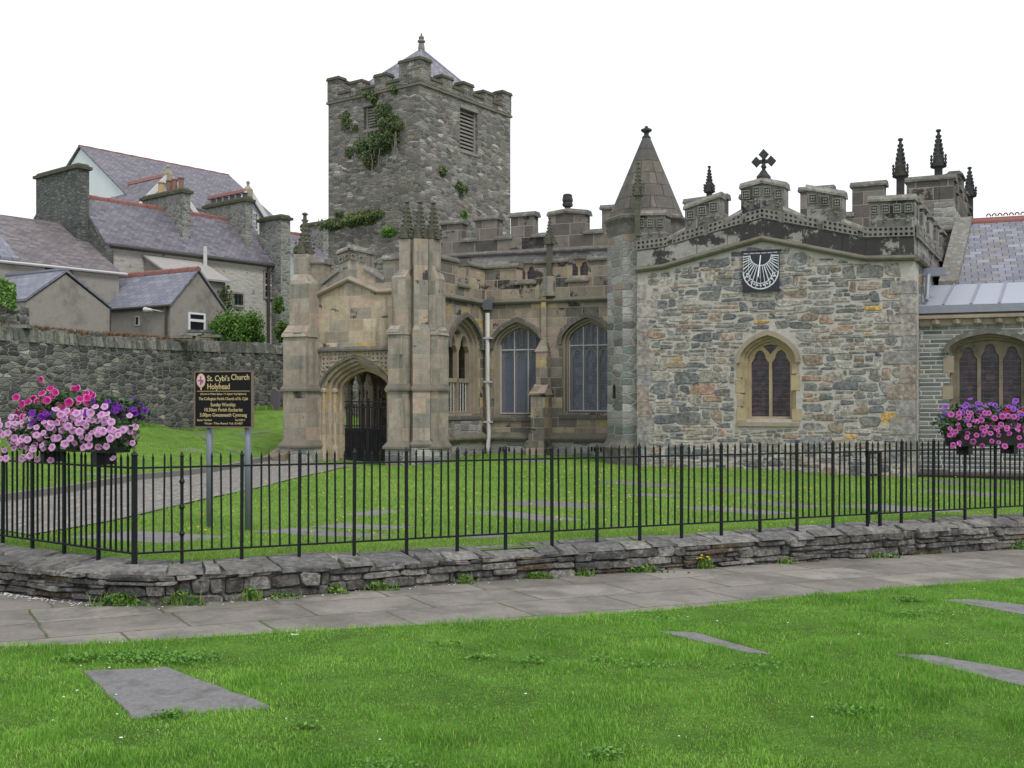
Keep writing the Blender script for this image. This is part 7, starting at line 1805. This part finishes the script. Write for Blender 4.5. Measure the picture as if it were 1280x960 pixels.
# ------------------------------------------------------------------ grave slabs
def slab(quad, z, th, mat, label, group=None, name='grave_slab', rough=None):
    if rough:          # worn, slightly uneven outline
        Q = []; n = 9
        for i in range(4):
            p, q = np.array(quad[i]), np.array(quad[(i + 1) % 4])
            for k in range(n): Q.append(tuple(p + (q - p) * k / n + np.array([rr.uniform(-1, 1), rr.uniform(-1, 1)]) * rough))
        c = np.mean(np.array(Q), 0); zc = min(z(*p) for p in Q); mb = MB()
        rings = [[(p[0] - c[0], p[1] - c[1], -.12) for p in Q], [(p[0] - c[0], p[1] - c[1], z(*p) - zc + th - .01) for p in Q], [((p[0] - c[0]) * .985, (p[1] - c[1]) * .985, z(*p) - zc + th) for p in Q]]
        for a, b in zip(rings, rings[1:]):
            for k in range(len(Q)): l = (k + 1) % len(Q); mb.poly([a[k], a[l], b[l], b[k]])
        mb.poly(rings[2]); o = mb.build(name, M[mat], recalc=False); o['kind'] = 'thing'; o.location = (c[0], c[1], zc); tag(o, label, 'gravestone', group); return o
    c = np.mean(np.array(quad), 0); mb = MB()
    zz = [z(*p) for p in quad]; zc = min(zz)
    e = .012; lo = [(p[0] - c[0], p[1] - c[1], q - zc - .12) for p, q in zip(quad, zz)]; mi = [(p[0] - c[0], p[1] - c[1], q - zc + th - e) for p, q in zip(quad, zz)]
    hi = [((p[0] - c[0]) * .985, (p[1] - c[1]) * .985, q - zc + th) for p, q in zip(quad, zz)]
    mb.hexa(lo + mi); mb.hexa(mi + hi); o = mb.build(name, M[mat], recalc=False); o['kind'] = 'thing'; o.location = (c[0], c[1], zc); tag(o, label, 'gravestone', group); return o
zlawn_ = lambda x, y: float(zlawn(x, y))
FRONT = [([(103, 845), (205, 840), (340, 890), (165, 904)], 'large flat grave slab in the lawn at the lower left'),
         ([(820, 789), (868, 790), (966, 817), (925, 813)], 'narrow sliver of flat slab in the lawn, left of the two right slabs'),
         ([(1118, 815), (1163, 815), (1330, 842), (1300, 858)], 'flat slab running out of the lawn at the right edge, the nearer one'),
         ([(1177, 745), (1212, 744), (1330, 755), (1310, 768)], 'flat slab at the right edge of the lawn, the farther one next to the path')]
fq = []
for q, lab in FRONT:
    Q = [ground_at(px, py, 0) for px, py in q]; fq.append(Q); slab(Q, zlawn_, .004, 'slab', lab, 'flat grave slabs in the lawn', rough=.012)
YARD = [(125, 668, 250, 676, .75, 'slab', 'pale flat slab in the grass below the notice board'), (340, 663, 392, 666, .5, 'slab', 'short pale slab right of the notice board, just behind the railings'),
        (404, 657, 500, 661, .45, 'slab', 'pale slab crossing the grass nearest the railings, below the porch buttress'), (385, 667, 470, 671, .4, 'slabd', 'dark thin slab hard against the railings below the porch'),
        (450, 641, 488, 642, .8, 'slab', 'small square slab on its own in the grass below the porch door'), (604, 640, 705, 651, .6, 'slab', 'long pale slab tilted across the middle of the grass'),
        (640, 628, 742, 634, .8, 'slabd', 'dark slab just behind the long tilted slab'), (580, 669, 626, 672, .4, 'slabd', 'small dark slab half sunk by the railings in the middle'),
        (637, 575, 686, 577, .6, 'slab', 'slab in the grass below the guarded aisle window'), (760, 603, 842, 608, .7, 'slabd', 'dark slab in front of the stair turret'), (790, 618, 850, 621, .5, 'slab', 'thin pale slab second in front of the stair turret'),
        (888, 611, 975, 617, .7, 'slabd', 'dark slab below the transept window, closest to the wall'), (940, 628, 1019, 635, .6, 'slabd', 'grey slab right of the middle in front of the transept'),
        (866, 634, 974, 643, .65, 'slab', 'pale slab in front of the transept, nearest the railings'), (1068, 632, 1182, 641, .9, 'slab', 'broad pale slab behind the braced part of the railings'),
        (1149, 613, 1252, 620, .8, 'slab', 'pale slab in front of the chapel, second from its wall'), (1158, 602, 1256, 608, .9, 'slabd', 'dark slab lying nearest the chapel wall'),
        (108, 592, 154, 595, .6, 'slab', 'pale slab in the grass behind the left flowers'), (192, 546, 221, 547, .6, 'slabd', 'small slab on the slope left of the notice board, close to the wall'),
        (252, 547, 305, 552, .8, 'slabd', 'purple slab on the slope behind the notice board'), (231, 561, 280, 566, .7, 'slab', 'pale slab on the slope just under the notice board panel'), (298, 541, 336, 542, .6, 'slab', 'thin slab on the slope right of the notice board')]
def hit(px, py):
    Y = 10.0
    for _ in range(60):
        X = (px - 640) / F * Y; z = zgf(X, Y); Y2 = (EYE - z) * F / max(6, py - HZ); Y = .6 * Y + .4 * min(Y2, 45)
    return ((px - 640) / F * Y, Y)
yq = []
for xl, yl, xr, yr_, wd_, mat, lab in YARD:
    a, b = np.array(hit(xl, yl)), np.array(hit(xr, yr_)); d = (b - a) / np.linalg.norm(b - a); n = np.array([-d[1], d[0]]) * wd_ * .5; sk = d * .12
    Q = [tuple(a - n - sk), tuple(b - n - sk), tuple(b + n + sk), tuple(a + n + sk)]; yq.append(Q); slab(Q, zgf, .008, mat, lab, 'flat grave slabs in the churchyard')
# upright headstone against the wall and a tilted slab beside the porch
x, y = hit(342, 515); y = 37.2; x = (342 - 640) / F * y; z = zgf(x, y)
mb = MB(); w_ = .2; mb.plate([(-.19, -.1), (-.19, .62), (-.05, .74), (.19, .62), (.19, -.1)], [], 0, .09); o = mb.build('headstone', M['slabd']); o.location = (x, y, z - .0); o.rotation_euler = (math.radians(-6), 0, math.radians(-30)); tag(o, 'dark upright slate headstone leaning on the boundary wall', 'headstone')
a = np.array(hit(322, 573)); bY = 27.8; x0, x1 = (320 - 640) / F * bY, (362 - 640) / F * bY; zb_ = zgf((x0 + x1) / 2, bY)
mb = MB(); mb.hexa([(-.48, 0, -.2), (.35, -.05, -.2), (.35, .5, -.2), (-.45, .5, -.2), (-.40, .05, .06), (.35, .0, .2), (.35, .75, .50), (-.02, .75, .46)]); o = mb.build('tilted_tomb_slab', M['slabb']); o.location = ((x0 + x1) / 2, bY, zb_); o.rotation_euler = (0, 0, math.radians(-12)); tag(o, 'brown mossy tomb slab tilted against the left porch buttress', 'gravestone')

# ------------------------------------------------------------------ grass, weeds and flowers in the grass
def inside(Q, x, y):
    r = np.zeros(len(x), bool); n = len(Q); j = n - 1
    for i in range(n):
        (xi, yi), (xj, yj) = Q[i], Q[j]; c = ((yi > y) != (yj > y)) & (x < (xj - xi) * (y - yi) / (yj - yi + 1e-12) + xi); r ^= c; j = i
    return r
def vnoise(x, y, s_, seed):
    g = np.random.default_rng(seed); T = g.uniform(0, 1, (64, 64)); u = x / s_; v = y / s_; iu = np.floor(u).astype(int); iv = np.floor(v).astype(int); fu = u - iu; fv = v - iv; fu = fu * fu * (3 - 2 * fu); fv = fv * fv * (3 - 2 * fv)
    t = lambda a, b: T[a % 64, b % 64]
    return (t(iu, iv) * (1 - fu) + t(iu + 1, iv) * fu) * (1 - fv) + (t(iu, iv + 1) * (1 - fu) + t(iu + 1, iv + 1) * fu) * fv
g = np.random.default_rng(77); n = 420000
y = 3.6 + (11.5 - 3.6) * g.uniform(0, 1, n) ** 1.25; x = g.uniform(-1, 1, n) * (y * .47 + 1.6)
k = (y < interp(EDGE, x) + .03 + .05 * (vnoise(x, y, .12, 5) - .4))
for Q in fq:
    c = np.mean(np.array(Q), 0); Qs = [tuple(c + (np.array(p) - c) * .985) for p in Q]; Q2 = [tuple(c + (np.array(p) - c) * .90) for p in Q]; k &= ~(inside(Qs, x, y) & (inside(Q2, x, y) | (vnoise(x, y, .07, 15) < .62)))
x, y = x[k], y[k]; nz = vnoise(x, y, .38, 1) * .65 + vnoise(x, y, .13, 2) * .35; nb = vnoise(x, y, 1.1, 3) * .5 + vnoise(x, y, .3, 4) * .5
rnd = np.clip(.13 + .7 * nb + g.normal(0, .15, len(x)) - .45 * np.clip(nz - .55, 0, 1), 0, .93); rnd[g.uniform(0, 1, len(x)) < .02] = 1
edge = interp(EDGE, x) - y
hgt = .013 + .06 * nz ** 2.4 + .03 * np.exp(-(edge / .10) ** 2) * vnoise(x, y, .2, 9)
for Q in fq:
    c = np.mean(np.array(Q), 0); d = np.hypot(x - c[0], y - c[1]); hgt = hgt + .006 * (d < .8)
o = blades('lawn_grass', M['grass'], np.stack([x, y, zlawn(x, y) - .012], 1), hgt, .0042, None, rnd, 5, .75); tag(o, 'short bright green lawn grass in the foreground', 'grass', kind='stuff')
n = 330000; y = 9.2 + 20 * g.uniform(0, 1, n) ** 1.7; x = g.uniform(-1, 1, n) * (y * .48 + .8)
k = y > front_y(x) + .28
PR = np.concatenate([A_, B_[::-1]]); k &= ~inside([tuple(p) for p in PR], x, y)
for Q in yq: k &= ~inside(Q, x, y)
cxw = -11.76 + (y - 25) * .26; k &= x > cxw
# keep clear of the church footprint
ca = (x - C.ox) * C.ux + (y - C.oy) * C.uy; cbv = (x - C.ox) * C.wx + (y - C.oy) * C.wy; ca = ca - C.k * cbv
k &= ~((ca > -.1) & (cbv > -.02)) & ~((ca > al_ - .6) & (cbv > bp - .7) & (ca < ap + .5)) & ~((ca > ap - .2) & (cbv > 2.8))
x, y = x[k], y[k]; nz = vnoise(x, y, .7, 11) * .6 + vnoise(x, y, .2, 12) * .4
rnd = np.clip(.2 + .5 * vnoise(x, y, 1.8, 13) + g.normal(0, .18, len(x)), 0, .93); rnd[g.uniform(0, 1, len(x)) < .02] = 1
o = blades('churchyard_grass', M['grass2'], np.stack([x, y, zg(x, y) - .01], 1), .02 + .05 * nz ** 1.5, .007 + .0004 * (y - 9), None, rnd, 6, .75); tag(o, 'grass of the churchyard behind the railings', 'grass', kind='stuff')
mb = MB()
for i in range(330):
    Y = 11 + 16 * rr.random(); X = rr.uniform(-.3, .45) * Y
    if rr.random() < .4: X = rr.gauss(.09, .05) * Y; Y = rr.gauss(21, 3.5)
    if Y < front_y(X) + .4 or Y > 26.5 - .36 * X: continue
    z = zgf(X, Y) + rr.uniform(.03, .09); r = rr.uniform(.008, .016); mb.lathe((X, Y, z), [(r, 0), (r, .008), (r * .5, .012)], 6)
o = mb.build('dandelions', plain('dandelion_yellow', (.62, .45, .02), .7), recalc=False); tag(o, 'yellow dandelion heads dotted over the churchyard grass', 'flowers', kind='stuff')
def weed(px, py, n, h, label, seed, yel=0, wide=.1):
    Y = (EYE + .03) * F / (py - HZ); X = (px - 640) / F * Y; x0 = X; y0 = float(interp(WALL, np.array([X]))[0]) - .035
    g = np.random.default_rng(seed); z0 = float(zf(x0, 0)) + .008
    root = empty('weed', (x0, y0, z0), 0, label, 'weed', 'weeds at the foot of the dwarf wall')
    P = np.stack([g.normal(0, wide, n), -np.abs(g.normal(0, .03, n)), g.uniform(0, h, n)], 1); P[:, 2] *= np.exp(-(P[:, 0] / wide / 1.6) ** 2)
    cloud('leaves', M['bushleaf'], P, .035, root, None, .5, seed); blades('stems', M['grass2'], np.stack([P[:40, 0], P[:40, 1], np.zeros(min(40, n))], 1), h, .006, root, None, seed)
    if yel:
        mb = MB()
        for i in range(yel): mb.lathe((g.normal(0, .05), -.05, h * g.uniform(.7, 1.15)), [(.012, 0), (.014, .008), (.003, .012)], 6)
        mb.build('flower_heads', bpy.data.materials['dandelion_yellow'], root)
for i, (px, py, n, h, lab, yl, wd_) in enumerate([(165, 756, 260, .11, 'broad leafy weed under the corner of the wall, farthest left', 0, .11), (250, 748, 120, .13, 'straggly weed at the wall foot below the notice board', 0, .08), (332, 742, 110, .12, 'upright weed at the wall foot right of the notice board', 0, .05), (368, 738, 60, .06, 'tiny weed tuft between two upright weeds at the wall foot', 0, .08),
     (430, 736, 110, .08, 'low weed at the wall foot under the porch door', 0, .05), (478, 734, 160, .08, 'spreading weed at the wall foot under the right porch buttress', 0, .09), (582, 728, 60, .09, 'thin weed at the wall foot under the downpipe', 0, .05), (672, 726, 200, .07, 'bright green weed at the wall foot left of the middle', 0, .08), (728, 722, 70, .07, 'weed at the wall foot between the bright green one and the long tuft', 0, .05),
     (800, 716, 220, .08, 'long grassy tuft at the wall foot below the turret', 0, .13), (882, 712, 110, .13, 'yellow flowered weed at the wall foot below the transept', 9, .05), (984, 703, 90, .06, 'weed at the wall foot below the transept window', 0, .06), (1098, 694, 150, .06, 'low weed at the wall foot by the braced railing', 0, .13), (1255, 676, 200, .1, 'bushy dry weed at the wall foot, farthest right', 0, .12)]):
    weed(px, py, n, h, lab, 200 + i, yl, wd_)
# scraps of litter and fallen petals on the path
M['paper'] = plain('white_scrap', (.7, .7, .68), .8)
X, Y = ground_at(368, 797, .01); mb = MB(); mb.hexa([(-.035, -.01, 0), (.03, -.015, .003), (.04, .015, .0), (-.03, .012, 0), (-.03, -.008, .012), (.028, -.012, .02), (.03, .012, .008), (-.028, .01, .015)]); o = mb.build('paper_scrap', M['paper']); o.location = (X, Y + .03, .015); tag(o, 'white scrap of paper on the edge of the path', 'litter')
mb = MB()
for i in range(150):
    px = abs(rr.gauss(0, 60)) if rr.random() < .6 else rr.uniform(60, 700); X = (px - 640) / F * 9.6; y_ = float(interp(WALL, np.array([X]))[0]) - abs(rr.gauss(.02, .07)) - .02
    z = float(zf(X, 0)) + .014; r = rr.uniform(.004, .012); t = rr.uniform(0, 6); mb.hexa([(X + r * math.cos(t + a), y_ + r * math.sin(t + a), z) for a in (0, 1.57, 3.14, 4.71)] + [(X + r * math.cos(t + a), y_ + r * math.sin(t + a), z + .003) for a in (0, 1.57, 3.14, 4.71)])
o = mb.build('fallen_petals', M['paper'], recalc=False); tag(o, 'pale fallen petals scattered at the foot of the wall', 'petals', kind='stuff')
# weeds and longer grass along the foot of the boundary wall
g = np.random.default_rng(8); n = 9000; t = g.uniform(0, 1, n); Yb = 17 + 24 * t
xb = np.interp(Yb, [p[1] for p in BW], [p[0] for p in BW]) + np.abs(g.normal(0, .22, n)) + .05
o = blades('wall_foot_grass', M['grass2'], np.stack([xb, Yb, zg(xb, Yb) - .02], 1), .08 + .16 * vnoise(xb, Yb, .9, 21) ** 2, .016, None, np.clip(g.normal(.3, .2, n), 0, .9), 9, .6); tag(o, 'longer grass and weeds along the foot of the boundary wall', 'grass', kind='stuff')
g = np.random.default_rng(91); mb = MB()
for i in range(46):
    Y = 5 + 5 * g.uniform() ** 1.3; X = g.uniform(-.48, .48) * Y if i > 22 else g.normal(-.40, .05) * Y
    if Y > float(interp(EDGE, np.array([X]))[0]) - .1: continue
    z = float(zlawn(X, Y)) + g.uniform(.012, .045); r = g.uniform(.004, .009); mb.lathe((X, Y, z), [(r, 0), (r * .9, .002), (.001, .003)], 6)
o = mb.build('daisies', M['paper'], recalc=False); tag(o, 'tiny white daisies and petals scattered in the front lawn', 'flowers', kind='stuff')
# clover and broad-leaved weeds in the lawn
g = np.random.default_rng(123); P = []; spots = [(-2.42, 6.98, .16, 900), (-2.1, 6.95, .14, 500), (-2.75, 6.95, .1, 250)]
for i in range(22):
    Y = 4.9 + 5 * g.uniform() ** 1.2; X = g.uniform(-.5, .5) * Y
    if Y < float(interp(EDGE, np.array([X]))[0]) - .2 and not any(inside(Q, np.array([X]), np.array([Y]))[0] for Q in fq): spots.append((X, Y, g.uniform(.05, .16), int(g.uniform(60, 260))))
for X, Y, r, n in spots:
    q = g.normal(0, r * .5, (n, 2)); P.append(np.stack([X + q[:, 0] * 1.5, Y + q[:, 1], zlawn(X + q[:, 0], Y) + g.uniform(.004, .032, n)], 1))
P = np.concatenate(P); kk = np.ones(len(P), bool)
for Q in fq: kk &= ~inside(Q, P[:, 0], P[:, 1])
P = P[kk & (P[:, 1] < interp(EDGE, P[:, 0]))]
M['clover'] = leafmat('clover_leaves', [(0, (.06, .16, .02)), (.6, (.12, .28, .036)), (1, (.19, .37, .06))], .5, .25)
o = cloud('clover', M['clover'], P, .02, None, None, 1.6, 5, .8); tag(o, 'patches of clover and broad leaved weeds in the front lawn', 'clover', kind='stuff')
